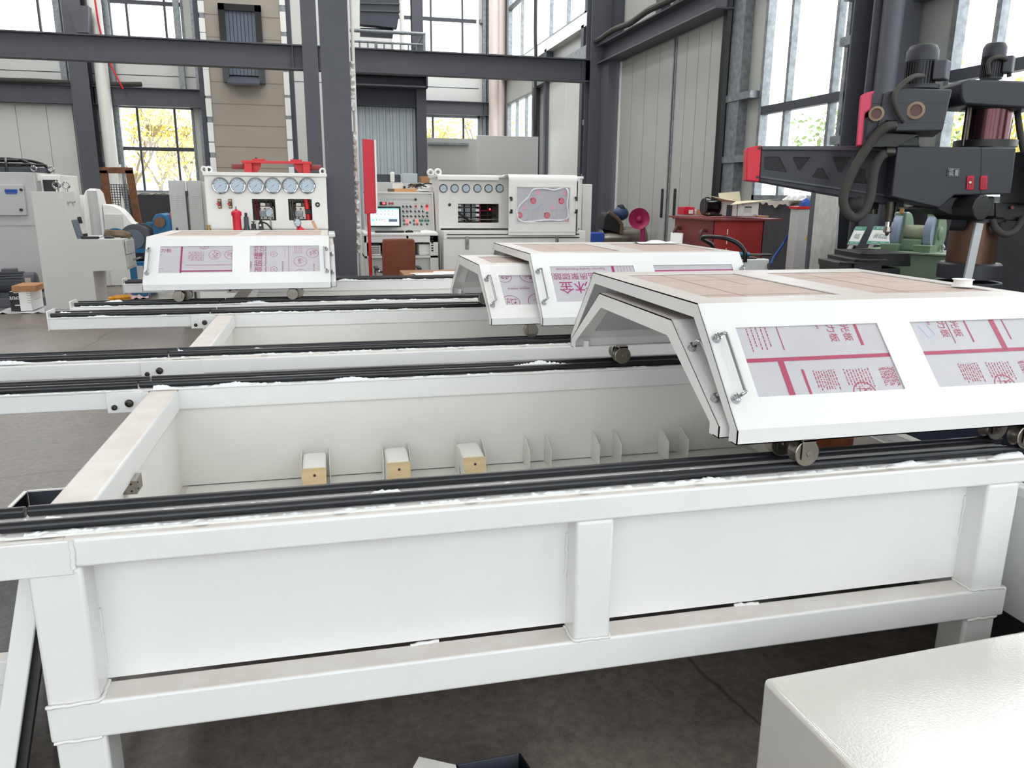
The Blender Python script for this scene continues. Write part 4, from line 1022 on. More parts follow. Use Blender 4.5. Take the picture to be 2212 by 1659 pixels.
# two electric motors and a printer carton in front of it
def motor(c, L, R, a, label, tagc='white_plain'):
    t = thing('electric_motor', label, 'motor', c, a, 'electric motors by the chiller'); e = V((math.cos(a), math.sin(a), 0)); n = V((-math.sin(a), math.cos(a), 0)); o = V(c) + Z_ * (R * 1.25)
    M().lathe([(R * .3, -L * .5), (R * .9, -L * .48), (R, -L * .42), (R, L * .25), (R * 1.02, L * .25), (R * 1.02, L * .46), (R * .8, L * .5)], o, e, 24).build('housing', 'graphite_dark', t)
    m = M()
    for k in range(22):
        c_ = 2 * PI * k / 22; d = n * math.cos(c_) + Z_ * math.sin(c_); m.obox(o, e, d, e.cross(d), (-L * .4, R * .98, -.005), (L * .22, R * 1.1, .005))
    m.build('cooling_fins', 'graphite_dark', t)
    M().obox(o, e, n, Z_, (-L * .25, -R * .45, R * .95), (L * .08, R * .45, R * 1.42)).build('terminal_box', 'graphite', t, .01)
    M().obox(o, e, n, Z_, (L * .27, -R * 1.03, -.02), (L * .4, -R * 1.02, .08)).build('name_plate', tagc, t)
    for s in (-1, 1): M().obox(o, e, n, Z_, (-L * .3, s * R * .8 - .04, -R * 1.25), (L * .15, s * R * .8 + .04, -R * .75)).build('foot', 'graphite_dark', t)
    M().cyl(o - e * L * .5, o - e * L * .66, R * .16).build('shaft', 'steel', t)
p = at_z(62, 622, .0); motor((p.x, 13.0 - 1.0, .02), .62, .17, .1, 'larger dark electric motor with a white plate, behind the smaller one'.replace('larger', 'larger'))
p = at_y(33, 610, 11.5); motor((p.x, 11.5, .12), .52, .14, .15, 'smaller dark electric motor in front of the other one, above the printer carton', 'steel')
tag(M().box(p.x - .4, p.x + .35, 11.3, 11.75, 0, .12).build('pallet_block', 'graphite', bevel=.01), 'dark low block under the smaller electric motor', 'block')
q0, q1, q2 = at_z(14, 675, .02), at_z(70, 670, .02), at_z(90, 650, .02)
t = thing('printer_carton', 'black and white printer carton standing on the floor left of the grey console', 'carton', ((q0.x + q1.x) / 2, q1.y, .01))
pz = at_y(40, 630, q1.y).z; xm = q0.x + (q1.x - q0.x) * .45; Yp = q1.y
M().box(q0.x, q1.x, Yp, Yp + .42, .012, pz).build('box', 'paper', t, .004)
M().box(q0.x - .001, xm, Yp - .002, Yp, .012, pz).build('black_face', 'black', t)
F = Flat(xm - q0.x, .12); F.text('Canon', F.W * .42, .06, .085); F.lay((q0.x, Yp - .002, pz - .13), X_, Z_, -Y_, 'lettering', 'paper', t)
F = Flat(xm - q0.x, .3); [F.rect(.05, .2 + .02 * (k % 2), .05 + .08 * k, .062 + .08 * k) for k in range(3)]; F.rect(.26, .33, .01, .06); F.lay((q0.x, Yp - .002, .03), X_, Z_, -Y_, 'lettering', 'paper', t)
F = Flat(q1.x - xm, .3); [F.rect(.09, .22 - .03 * (k % 2), .08 + .03 * k, .087 + .03 * k) for k in range(5)]; F.lay((xm, Yp, .03), X_, Z_, -Y_, 'lettering', 'grey_text', t)
M().box(q1.x, q1.x + .002, Yp + .12, Yp + .32, .14, pz - .12).build('picture', 'graphite_dark', t)
o = M().box(xm - .06, q1.x + .08, Yp - .03, Yp + .36, pz + .001, pz + .075).build('flat_carton', 'cardboard', bevel=.004); tag(o, 'flat brown cardboard box lying on top of the printer carton', 'box')
m = M(); vs = []; n = 18
for j in range(7):
    for i in range(n): vs.append((q0.x - .15 + .95 * i / (n - 1), Yp - .17 + .13 * j, .002 + .03 * max(0, noise.noise(V((i * .7, j * .8, 4))) + .1) * (1 if j < 2 or i < 3 or i > 13 else .0)))
m.add(vs, [(j * n + i, j * n + i + 1, (j + 1) * n + i + 1, (j + 1) * n + i) for j in range(6) for i in range(n - 1)]); tag(m.build('plastic_sheet', 'plastic_clear'), 'crumpled clear plastic sheet on the floor under the printer carton', 'plastic sheet')
# white press with a tall rounded upright and a curved cheek
Yw = 13.6; q = lambda x, y: at_y(x, y, Yw)
t = thing('white_press', 'white machine with a tall rounded upright and a curved cheek behind the console', 'machine', (q(235, 450).x, Yw + .4, 0))
up = [q(x, y) for x, y in ((178, 520), (179, 425), (184, 412), (193, 407), (203, 408), (211, 417), (217, 440), (229, 520))]; up[0].z = up[-1].z = 0
M().prism(up, (0, .35, 0)).build('upright', 'white_plain', t, .02)
M().cyl((q(201, 430).x, Yw - .02, .2), (q(201, 430).x, Yw - .02, q(201, 412).z), .07).build('column', 'cabinet_grey', t)
ck = [q(x, y) for x, y in ((219, 441), (240, 443), (258, 452), (272, 466), (282, 480), (293, 486), (293, 494), (287, 520), (224, 520))]; ck[-1].z = ck[-2].z = 0
M().prism([p + Y_ * .05 for p in ck], (0, .3, 0)).build('cheek', 'white_plain', t, .015)
M().box(q(226, 470).x, q(263, 470).x, Yw + .02, Yw + .05, .4, q(240, 463).z).build('cover', 'console', t, .005)
c = q(289, 488); M().cyl(c + Y_ * .03, c + Y_ * .06, .03).build('pin', 'steel', t)
M().box(q(163, 420).x, q(180, 420).x, Yw + .2, Yw + .3, .3, q(170, 421).z).build('rear_plate', 'white_plain', t)
# blue hoisting machine with grey drum
Yb = 12.2; q = lambda x, y: at_y(x, y, Yb)
t = thing('blue_winch', 'blue winch machine with a grey drum, behind the left end of the far hood', 'winch', (q(320, 520).x, Yb + .3, 0))
bpts = [q(x, y) for x, y in ((329, 530), (329, 474), (335, 464), (346, 461), (358, 465), (366, 478), (374, 530))]; bpts[0].z = bpts[-1].z = .3
M().prism(bpts, (0, .5, 0)).build('bearing_housing', 'blue', t, .01)
c = q(346, 480); M().cyl(c + Y_ * .02, c - Y_ * .05, .075).build('bearing_cap', 'brown_iron', t)
M().cyl(c + V((.1, .3, .03)), c + V((.55, .3, .03)), .12).build('shaft', 'red_dull', t)
dc = q(296, 508); M().lathe([(.2, 0), (.2, .05), (.16, .05), (.16, .42), (.2, .42), (.2, .47)], dc + V((0, -.12, -.04)), Y_, 28).build('drum', 'graphite', t)
M().lathe([(.14, 0), (.14, .02), (.05, .03)], dc + V((-.02, -.15, -.05)), Y_, 24).build('drum_hub', 'slate', t)
M().box(q(283, 540).x, q(318, 540).x, Yb - .15, Yb + .5, q(290, 545).z, q(290, 536).z).build('plate', 'blue', t)
M().box(q(285, 560).x, q(318, 560).x, Yb - .2, Yb + .5, .0, q(290, 563).z).build('base', 'blue', t, .01); M().box(q(284, 556).x, q(315, 556).x, Yb - .1, Yb + .4, q(290, 560).z, q(290, 545).z).build('base_frame', 'navy', t, .01)
M().lathe([(.17, 0), (.17, .1), (.12, .12)], q(240, 505) + V((0, .2, -.1)), Y_, 24).build('hand_wheel', 'blue', t)
M().box(q(312, 480).x, q(330, 480).x, Yb + .1, Yb + .2, q(320, 487).z, q(320, 481).z).build('arm', 'blue', t)
# rusty frame with wire mesh
Yr = 15.2; q = lambda x, y: at_y(x, y, Yr)
t = thing('mesh_screen', 'rusty steel frame holding wire mesh in front of the left back window', 'frame', (q(258, 450).x, Yr, 0))
a0, a1 = q(224, 368), q(279, 368)
M().bar((a0.x, Yr, a0.z), (q(234, 440).x, Yr, 0), .12, .06, (0, 1, 0)).build('upright', 'rust', t); M().bar((a1.x, Yr, a1.z), (q(294, 490).x + .1, Yr, 0), .12, .06, (0, 1, 0)).build('upright', 'rust', t)
M().bar((a0.x - .06, Yr, a0.z), (a1.x + .06, Yr, a1.z), .06, .1).build('crossbar', 'rust', t)
m = M(); g0, g1, gz0, gz1 = q(236, 420).x, q(282, 420).x, q(258, 448).z, q(258, 399).z
for k in range(9): x = g0 + (g1 - g0) * k / 8; m.box(x - .006, x + .006, Yr, Yr + .01, gz0, gz1)
for k in range(10): z = gz0 + (gz1 - gz0) * k / 9; m.box(g0, g1, Yr, Yr + .01, z - .006, z + .006)
m.build('wire_mesh', 'mesh_wire', t, smooth=0)
M().cyl((q(268, 450).x, Yr - .15, 0), (q(255, 360).x, Yr + .1, q(255, 355).z), .03).build('pole', 'white_plain', t)
o = M().box(q(270, 462).x, q(283, 462).x, Yr - .2, Yr, 0, q(275, 459).z).build('valve_stand', 'black', bevel=.01); tag(o, 'dark slim valve stand in front of the rusty frame', 'stand')
# yellow hose and wiping rags on the floor
m = M(); m.tube([at_z(222, 607, .05), at_z(260, 606, .05), at_z(310, 602, .05)], .07, 8); tag(m.build('yellow_hose', 'yellow'), 'straight thick yellow hose lying behind the console kneehole', 'hose')
m = M(); a_, b_ = at_z(226, 652, .03), at_z(276, 644, .03)
m.tube([a_, (a_ * .7 + b_ * .3) + V((0, .06, 0)), (a_ * .4 + b_ * .6) + V((0, -.05, .02)), b_], .055, 7); m.tube([a_ + V((.05, .14, 0)), (a_ + b_) / 2 + V((0, .1, 0)), b_ + V((-.1, .1, 0))], .04, 7)
tag(m.build('yellow_strap', 'yellow'), 'bunched yellow lifting strap on the floor beside the pink rag', 'strap')
m = M(); c = at_z(292, 645, .0); vs = []
for j in range(8):
    for i in range(10): vs.append((c.x - .22 + .045 * i + .02 * math.sin(j), c.y - .15 + .04 * j, .01 + .10 * max(0, noise.noise(V((i * .55, j * .6, 1))) + .15)))
m.add(vs, [(j * 10 + i, j * 10 + i + 1, (j + 1) * 10 + i + 1, (j + 1) * 10 + i) for j in range(7) for i in range(9)]); tag(m.build('rag', 'rag_pink'), 'pale pink rag on the floor at the left end of the far hood', 'rag')
# ================================================================== centre: gauge benches, control desk, chair
def gauge(par, c, R, ax=V((0, -1, 0)), name='pressure_gauge', ang=.8, bez='chrome'):
    """round pressure gauge facing ax; bezel, dial, needle"""
    c = V(c); ax = V(ax).normalized(); e = ax.cross(Z_).normalized() * -1; g = Z_ - ax * ax.z; g.normalize()
    gg = M().lathe([(R, 0), (R, R * .3), (R * .93, R * .38), (R * .84, R * .36), (R * .82, R * .28)], c, ax, 28).build(name, bez, par)
    M().lathe([(R * .83, R * .27), (R * .83, R * .285)], c, ax, 24).build('dial', 'gauge_face', gg)
    o = c + ax * R * .30; m = M()
    d = e * -math.sin(ang) + g * -math.cos(ang); s = d.cross(ax)
    m.add([o + s * R * .03 - d * R * .15, o - s * R * .03 - d * R * .15, o + d * R * .6], [(0, 1, 2)])
    for k in range(9):
        a = -2.3 + k * 4.6 / 8; dd = e * math.sin(a) + g * math.cos(a); ss = dd.cross(ax); m.add([o + dd * R * .62 + ss * R * .02, o + dd * R * .62 - ss * R * .02, o + dd * R * .76 - ss * R * .02, o + dd * R * .76 + ss * R * .02], [(0, 1, 2, 3)])
    m.build('needle', 'black', gg, smooth=0); return gg
# ---- gauge cabinet on the left of the column
Y1 = 8.2; q = lambda x, y: at_y(x, y, Y1)
xl, xr, zt = q(441, 384).x, q(704, 384).x, q(570, 381).z
zbm = q(570, 497).z
t = thing('gauge_cabinet', 'white hydraulic test cabinet with six large round gauges, left of the front steel column', 'cabinet', ((xl + xr) / 2, Y1 + .4, 0))
h1 = (q(544, 430).x, q(594, 430).x, q(560, 476).z, q(560, 430).z); h2 = (q(622, 430).x, q(673, 430).x, q(650, 476).z, q(650, 430).z)
M().plate((xl, Y1, zbm), X_, Z_, -Y_, xr - xl, zt - zbm, [(h[0] - xl, h[1] - xl, h[2] - zbm, h[3] - zbm) for h in (h1, h2)], .004).build('front_panel', 'white_plain', t)
for h in (h1, h2):
    m = M(); 
    for a, b, c_, d_ in ((h[0] - .02, h[0], h[2] - .02, h[3] + .02), (h[1], h[1] + .02, h[2] - .02, h[3] + .02), (h[0], h[1], h[3], h[3] + .02), (h[0], h[1], h[2] - .02, h[2])): m.box(a, b, Y1 - .006, Y1, c_, d_)
    m.build('opening_frame', 'white_plain', t)
m = M().box(xl, xl + .02, Y1 + .004, Y1 + .75, 0, zt).box(xr - .02, xr, Y1 + .004, Y1 + .75, 0, zt).box(xl, xr, Y1 + .73, Y1 + .75, 0, zt).box(xl, xr, Y1 + .004, Y1 + .75, zbm - .3, zbm - .28)
m.build('body', 'white_plain', t)
M().box(xl - .01, xr + .01, Y1 - .03, Y1 + .75, zt, zt + .035).build('roof', 'white_plain', t, .006)
M().box(xl - .08, xr + .06, Y1 - .5, Y1, zbm - .045, zbm - .01).build('worktop', 'white_plain', t, .006)
M().box(xl - .06, xr + .04, Y1 - .46, Y1, .08, zbm - .045).build('base_cabinet', 'white_plain', t, .004)
M().box(xl, xr, Y1 - .012, Y1 - .004, zbm - .008, zbm + .012).build('slide_rail', 'steel', t)
for i, px in enumerate((476.5, 514, 553, 590, 627, 664)): gauge(t, q(px, 401), .0775, ang=.85)
for px in (475, 498):
    c = q(px, 440); v = M().box(c.x - .016, c.x + .016, Y1 - .03, Y1, c.z - .045, c.z + .045).build('valve_block', 'steel_dark', t, .004)
    for dz in (-.03, .03): M().box(c.x - .012, c.x + .012, Y1 - .036, Y1 - .03, c.z + dz - .008, c.z + dz + .008).build('port', 'brass', v)
    M().cyl((c.x - .01, Y1 - .03, c.z - .002), (c.x - .01, Y1 - .07, c.z - .002), .012).build('valve_knob', 'red', v)
c = q(686, 442); M().ring(c - Y_ * .005, Y_, .017, .007).build('socket', 'black', t)
c = q(451, 488); M().lathe([(.012, 0), (.02, .0), (.02, .02), (.012, .02), (.012, .04), (.02, .04), (.02, .05)], (c.x, Y1 - .02, zbm), Z_, 12).build('brass_fitting', 'brass', t)
for h, mir in ((h1, 0), (h2, 1)):       # valve manifold and pipework behind each opening
    xm0, zm0 = h[0] + (h[1] - h[0]) * .28, h[2] + .005; W = (h[1] - h[0])
    mf = M().box(xm0, xm0 + W * .62, Y1 + .10, Y1 + .3, zm0, zm0 + .13).build('manifold', 'steel', t, .004)
    M().box(xm0 + W * .02, xm0 + W * .26, Y1 + .11, Y1 + .26, zm0 + .13, zm0 + .165).build('valve', 'steel', mf, .003); M().box(xm0 + W * .28, xm0 + W * .56, Y1 + .11, Y1 + .26, zm0 + .13, zm0 + .165).build('valve', 'steel_dark', mf, .003)
    M().box(xm0 - W * .02, xm0 + W * .3, Y1 + .07, Y1 + .10, zm0 + .03, zm0 + .085).build('valve', 'galv', mf, .003)
    for k in range(6): cc = V((xm0 + W * (.02 + .1 * k), Y1 + .097, zm0 + (.018 if k % 2 else .105))); M().cyl(cc, cc - Y_ * .012, .008, n=8).build('port', 'black', mf)
    for k in range(4): cc = V((xm0 + W * (.05 + .15 * k), Y1 + .15, zm0 + .165)); M().cyl(cc, cc + Z_ * .012, .008, n=8).build('port', 'black', mf)
    M().tube([V((h[0], Y1 + .2, h[3] - .045)), V((h[1] - .05, Y1 + .2, h[3] - .045)), V((h[1] - .035, Y1 + .2, h[3] - .06)), V((h[1] - .035, Y1 + .2, zm0 + .1))], .006, 8, True, 4).build('pipe', 'steel_dark', t)
    M().cyl((h[0], Y1 + .2, zm0 + .125), (h[1], Y1 + .2, zm0 + .125), .005).build('pipe', 'steel_dark', t)
    for k in range(2): M().cyl((h[0] + .02 + .02 * k, Y1 + .15, h[2]), (h[0] + .012 + .02 * k, Y1 + .15, h[3]), .004).build('pipe', 'red' if not mir else 'steel', t)
    if not mir:
        M().tube([V((h[1] - .06, Y1 + .05, h[3])), V((h[1] - .045, Y1 + .05, h[3] - .06)), V((h[1] - .03, Y1 + .05, h[2] + .08))], .010).build('hose', 'black', t)
    else:
        M().cyl((h[1] - .045, Y1 + .06, h[3] - .1), (h[1] - .055, Y1 + .06, h[3]), .026).build('filter_bowl', 'red', t); M().box(h[1] - .07, h[1] - .01, Y1 + .05, Y1 + .1, h[2] + .06, h[3] - .1).build('filter_head', 'black', t, .006); M().cyl((h[1] - .04, Y1 + .07, h[2]), (h[1] - .04, Y1 + .07, h[2] + .06), .026).build('filter_bowl', 'red', t)
for px in (437, 447, 697): c = q(px, 377); M().ring((c.x, Y1 + .15, zt + .06), (0, 1, 0), .026, .009).build('eyebolt', 'white_plain', t)
# pieces on its worktop
zw = zbm - .0095; yq = Y1 - .25
wq = lambda x, y: at_y(x, y, yq)
c = wq(512, 480); zt2 = wq(512, 452).z; s = zt2 - zw
t = thing('accumulator_bottle', 'tall red pressure bottle standing on the gauge cabinet worktop', 'bottle', (c.x, yq, zw)); R = .041
M().lathe([(R * .95, 0), (R * .95, s * .72), (R * 1.15, s * .72), (R * 1.15, s * .88), (R * .7, s * .95), (R * .35, s * .955), (R * .3, s)], (c.x, yq, zw), Z_, 24).build('body', 'red_bright', t)
M().cyl((c.x, yq, zw + s), (c.x, yq, zw + s + .025), .006).build('valve_stem', 'steel', t)
for px, k, lb in ((533, 0, 'tall black hydraulic fitting on the worktop, nearest the red bottle'), (548, 1, 'small black valve with a round top knob between two taller fittings'), (564, 2, 'black fitting with a curved hose and a white port on the gauge cabinet worktop')):
    c = wq(px, 490); zz = wq(px, (462, 480, 476)[k]).z; s = zz - zw; o = V((c.x, yq, zw))
    t = thing('hydraulic_fitting', lb, 'fitting', o, group='black hydraulic fittings on the gauge cabinet worktop')
    M().lathe([(.033, 0), (.024, s * .35), (.02, s * .45)], o, Z_, 8).build('base', 'graphite_dark', t)
    M().box(c.x - .021, c.x + .021, yq - .02, yq + .02, zw + s * .4, zw + s * .85).build('body', 'graphite_dark' if k == 0 else 'black', t, .005)
    if k == 1: M().cyl((c.x, yq, zw + s * .85), (c.x, yq, zw + s * 1.0), .006).build('stem', 'black', t); M().lathe([(.018, 0), (.018, .008)], (c.x, yq, zw + s), Z_, 16).build('hand_knob', 'black', t)
    else: M().box(c.x - .012, c.x + .012, yq - .012, yq + .012, zw + s * .85, zw + s * 1.06).build('cap', 'black', t, .003)
    if k == 2: M().tube([o + V((0, -.02, s * .9)), o + V((.06, -.03, s * .7)), o + V((.11, -.05, s * .1))], .008).build('hose', 'black', t); M().cyl(o + V((-.004, -.02, s * .6)), o + V((-.004, -.03, s * .6)), .010).build('port', 'white_plain', t)
for px, py, ax, lb, R in ((583, 460, V((-.55, -.8, .25)), 'round gauge on a thin steel stem, its back tilted, before the left opening', .046), (641, 481, V((.75, -.6, .15)), 'white faced gauge turned sideways on a stem, before the right opening', .046)):
    c = wq(px, py); t = thing('stem_gauge', lb, 'gauge', (c.x, yq, zw), group='loose gauges on the gauge cabinet worktop')
    M().cyl((c.x + .004, yq, zw), (c.x, yq, c.z), .009, .007).build('stem', 'steel', t); gauge(t, V((c.x, yq, c.z)), R, ax, 'gauge_head', .9)
c = wq(649, 492); o = M().lathe([(.045, 0), (.035, .035), (.012, .05), (.008, .052), (.006, .075)], (c.x, yq, zw), Z_, 20).build('conical_plug', 'red_bright'); tag(o, 'low red conical cap on the worktop, right of the sideways gauge', 'cap')
a_, b_ = wq(675, 478), wq(686, 500); o = M().bar(V((a_.x, yq + .05, a_.z)), V((b_.x, yq - .05, zw + .01)), .03, .008, (0, 1, 0)).build('wooden_stick', 'rag_wood'); tag(o, 'short wooden stick leaning at the right end of the gauge cabinet worktop', 'stick')
# red lifting bracket on the cabinet roof
zr = zt + .0355; r = lambda x, y: at_y(x, y, Y1 + .35)
t = thing('lifting_bracket', 'bright red steel bracket on two legs standing on the gauge cabinet roof', 'bracket', (r(600, 375).x, Y1 + .35, zr))
ztop = r(600, 351).z; 
M().box(r(524, 351).x, r(673, 351).x, Y1 + .25, Y1 + .45, ztop - .012, ztop + .012).build('crossbar', 'red', t, .003)
for s0, s1, tb, gx in ((529, 546, (501, 530), 560), (655, 670, (668, 694), 640)):
    x0, x1 = r(s0, 365).x, r(s1, 365).x; M().box(x0, x1, Y1 + .27, Y1 + .43, zr, ztop - .01).build('leg', 'red', t, .003)
    zc_ = (zr + ztop) / 2 + .01; M().cyl((r(tb[0], 362).x, Y1 + .35, zc_), (r(tb[1], 362).x, Y1 + .35, zc_), .028).build('tube_end', 'red_dull', t)
    xb = x1 if gx < 600 else x0; sg = 1 if gx < 600 else -1; w_ = abs(r(gx, 360).x - xb) + .02
    M().prism([(xb, Y1 + .34, ztop - .012)] + [(xb + sg * w_ * math.sin(k * PI / 12), Y1 + .34, ztop - .012 - .1 * math.cos(k * PI / 12)) for k in range(6, -1, -1)], (0, .02, 0)).build('gusset', 'red', t)
    xp0, xp1 = (r(546, 348).x, r(573, 348).x) if gx < 600 else (r(628, 348).x, r(652, 348).x)
    M().box(xp0, xp1, Y1 + .28, Y1 + .42, ztop + .012, ztop + .03).build('cap_plate', 'red', t, .003); M().cyl(((xp0 + xp1) / 2 - .02, Y1 + .3, ztop + .03), ((xp0 + xp1) / 2 - .02, Y1 + .3, ztop + .042), .012, n=6).build('bolt', 'steel_dark', t)
# narrow grey electrical cabinet with its doors ajar
Ye = 9.2; e = lambda x, y: at_y(x, y, Ye)
t = thing('electrical_cabinet', 'grey electrical cabinet with louvred doors beside the gauge cabinet', 'cabinet', (e(402, 450).x, Ye + .2, 0))
ez = e(400, 390).z; x0, xm, x1 = e(366, 430).x, e(404, 430).x, e(436, 430).x
M().box(x0 + .02, x1 + .06, Ye + .05, Ye + .5, .0, ez - .01).build('body', 'console', t, .004)
for a, b in ((x0, xm - .012), (xm + .012, x1)):
    d_ = M().box(a, b, Ye, Ye + .03, .1, ez).build('door', 'cabinet_grey', t, .004)
    m = M(); xc_ = (a + b) / 2
    for k in range(7):
        for s in (-.05, .01): m.box(xc_ + s, xc_ + s + .035, Ye - .006, Ye, ez - .16 - k * .022, ez - .152 - k * .022)
    m.build('louvre', 'console', d_, smooth=0)
M().box(xm - .008, xm + .008, Ye - .004, Ye + .02, .1, ez).build('gap_strip', 'white_plain', t); M().box(xm - .01, xm + .016, Ye - .02, Ye, ez - .16, ez - .11).build('latch', 'black', t); M().cyl((xm, Ye - .012, .3), (xm, Ye - .012, ez - .16), .007).build('lock_rod', 'steel_dark', t)
M().box(x0 + .04, x0 + .06, Ye - .02, Ye, ez - .62, ez - .5).build('handle', 'black', t)
# ---- wrapped pipes and the red post by the column
px_ = at_y(769, 450, 9.0).x
t = thing('wrapped_pipe', 'pale riser pipes in torn silver wrapping, on the right side of the front steel column', 'pipe', (px_, 9.0, 0))
M().cyl((px_ - .02, 9.03, 0), (px_ - .02, 9.03, ZC), .026).build('riser', 'white_plain', t); M().cyl((px_ + .035, 9.08, 0), (px_ + .035, 9.08, ZC), .018).build('riser', 'white_plain', t)
for k, (ya, yb) in enumerate(((135, 240), (285, 420), (425, 545))):
    z0, z1 = at_y(770, yb, 9).z, at_y(770, ya, 9).z; pts = [V((px_ + .012 * noise.noise(V((i * .9, k, 0))), 8.98, z0 + (z1 - z0) * i / 14)) for i in range(15)]
    m = M(); m.tube(pts, lambda u: .034 + .02 * noise.noise(V((u * 12, k * 3, 1))), 10, True, 3)
    for i, v in enumerate(m.v): m.v[i] = v + V((noise.noise(v * 30), noise.noise(v * 30 + V((5, 0, 0))), 0)) * .016
    m.build('foil_wrap', 'foil', t, smooth=25)
Yp = 8.75; p = lambda x, y: at_y(x, y, Yp)
t = thing('red_post', 'red board with a white edge on a thin red pole beside the front column', 'post', (p(797, 500).x, Yp, 0))
M().prism([p(783, 300), p(808, 302), p(813, 461), p(788, 462)], (0, .04, 0)).build('guard_board', 'red_bright', t, .004); M().prism([p(808, 302), p(812, 302), p(816, 455), p(813, 461)], (0, .04, 0)).build('white_edge', 'paper', t)
M().cyl((p(797, 470).x, Yp + .03, 0), (p(797, 470).x, Yp + .03, p(797, 460).z), .018).build('pole', 'red', t)
# ---- control desk with screen
Y2 = 9.7; q = lambda x, y: at_y(x, y, Y2)
t = thing('control_desk', 'white control desk with rows of knobs and lit buttons behind the brown chair', 'desk', (q(870, 500).x, Y2 + .3, 0))
dx0, dx1 = q(790, 470).x, q(938, 460).x; zk = q(870, 500).z; zp1 = q(870, 421).z
tilt = .10
O = V((dx0, Y2, zk + .01)); ev = V((0, tilt, zp1 - zk)); Hh = ev.length; ev.normalize(); nv = V((0, -ev.z, ev.y))
PW = dx1 - dx0
pan = M().obox(O, X_, ev, nv, (0, 0, -.02), (PW, Hh, 0)).build('knob_panel', 'panel', t, .003)
for a in (0, PW - .015): M().prism([V((dx0 + a, Y2 - .03, zk)), V((dx0 + a, Y2 + .5, zk)), V((dx0 + a, Y2 + .5, zp1 + .03)), V((dx0 + a, Y2 + tilt - .02, zp1 + .03))], (.015, 0, 0)).build('side_panel', 'white_plain', t)
M().box(dx0, dx1, Y2 + tilt - .02, Y2 + .5, zp1 + .015, zp1 + .035).build('top_panel', 'white_plain', t, .003)
def pl(x, y):
    d = _ray(x, y); tt = (O - EYEP).dot(nv) / d.dot(nv); P_ = EYEP + d * tt - O; return P_.dot(X_), P_.dot(ev)
def knob(x, y, mt, r=.0145, th=.02, name='knob', n=12):
    u, v = pl(x, y); c = O + X_ * u + ev * v
    k = M().lathe([(r, 0), (r, th * .5), (r * .8, th)], c, nv, n).build(name, mt, pan)
    if mt == 'black' and name == 'knob': M().obox(c, X_, ev, nv, (r * .1, -r * .3, th), (r * .6, r * .9, th + .002)).build('pointer', 'paper', k, smooth=0)
kx = lambda cx: 800 + cx * 160 / 2212; ky = lambda cy: 380 + cy * 120 / 1659
for cx in (985, 1095, 1205): knob(kx(cx), ky(912), 'black')
for cx in (990, 1103, 1215, 1345, 1457, 1570): knob(kx(cx), ky(1057), 'black')
for cx in (997, 1110, 1222, 1350, 1463, 1575, 1702): knob(kx(cx), ky(1203), 'black')
knob(kx(1357), ky(912), 'btn_red', name='button'); knob(kx(1538), ky(912), 'black'); knob(kx(1688), ky(905), 'red', .019, .03, 'stop_button')
knob(kx(1692), ky(1000), 'lamp_red', .015, .015, 'lamp'); knob(kx(1697), ky(1105), 'btn_green', name='button')
for cx in (1005, 1298, 1478, 1553, 1648, 1728): knob(kx(cx), ky(1338), 'btn_green', name='button')
for cx in (1095, 1390): knob(kx(cx), ky(1338), 'lamp_red', .015, .015, 'lamp')
for cx in (1010, 1305): knob(kx(cx), ky(1447), 'btn_green', name='button')
for cx in (1098, 1395): knob(kx(cx), ky(1447), 'btn_red', name='button')
for cx, cy in ((1197, 1390), (1525, 1445), (1697, 1440)): knob(kx(cx), ky(cy), 'black')
for cx in (573, 662): knob(kx(cx), ky(822), 'btn_red', name='button')
u, v = pl(kx(380), ky(825)); mt_ = M().obox(O, X_, ev, nv, (u - .04, v - .02, 0), (u + .04, v + .02, .012)).build('panel_meter', 'black', pan, .002); M().obox(O, X_, ev, nv, (u - .008, v - .013, .012), (u + .026, v + .013, .013)).build('digits', 'lamp_red', mt_, smooth=0)
u, v = pl(kx(1350), ky(710)); M().lathe([(.016, 0), (.016, .01), (.010, .012)], O + X_ * u + ev * v, nv, 16).build('eyelet', 'black_gloss', pan)
F = Flat(PW, Hh); u0, v0 = pl(kx(290), ky(710)); u1, v1 = pl(kx(1300), ky(710)); F.text('2JT-20.4型多工位千斤顶试验台控制系统', (u0 + u1) / 2, v0, .027, width=u1 - u0)
for r_, cy in enumerate((835, 985, 1130, 1275)):
    for cx in (1000, 1120, 1350, 1540, 1690): uu, vv = pl(kx(cx), ky(cy)); F.rect(uu - .02, uu + .02, vv, vv + .004)
F.lay(O, X_, ev, nv, 'panel_lettering', 'grey_text', pan)
# desk body: keyboard shelf, open bays below
yf_ = Y2 - .42; sx0, sx1 = at_y(786, 505, yf_).x, at_y(947, 505, yf_).x
M().box(sx0, sx1, yf_, Y2 + .5, zk - .03, zk).build('desk_top', 'white_plain', t, .005)
zb_ = at_y(870, 553, yf_).z
M().box(sx0, sx1, yf_ + .02, yf_ + .04, zk - .11, zk - .03).build('fascia', 'white_plain', t, .003)
for x in (sx0, sx1 - .10, at_y(878, 530, yf_).x): M().box(x, x + (.10 if x > sx1 - .2 else .03), yf_ + .02, Y2 + .5, 0, zk - .03).build('side', 'white_plain', t, .003)
M().box(sx0, sx1, yf_ + .02, Y2 + .48, zb_ - .025, zb_).build('shelf', 'white_plain', t); M().box(sx0, sx1, yf_ + .06, yf_ + .08, .03, zb_ - .03).build('lower_panel', 'panel', t); M().box(sx0, sx1, Y2 + .46, Y2 + .48, zb_, zk - .03).build('back', 'graphite_dark', t)
m = M()
for k in range(6): m.box(sx1 - .085, sx1 - .06, yf_ + .018, yf_ + .02, zb_ + .05 + k * .03, zb_ + .068 + k * .03)
m.build('vent_slots', 'black', t, smooth=0)
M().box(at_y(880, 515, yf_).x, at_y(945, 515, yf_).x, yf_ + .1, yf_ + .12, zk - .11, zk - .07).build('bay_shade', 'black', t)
yy = yf_ + .05
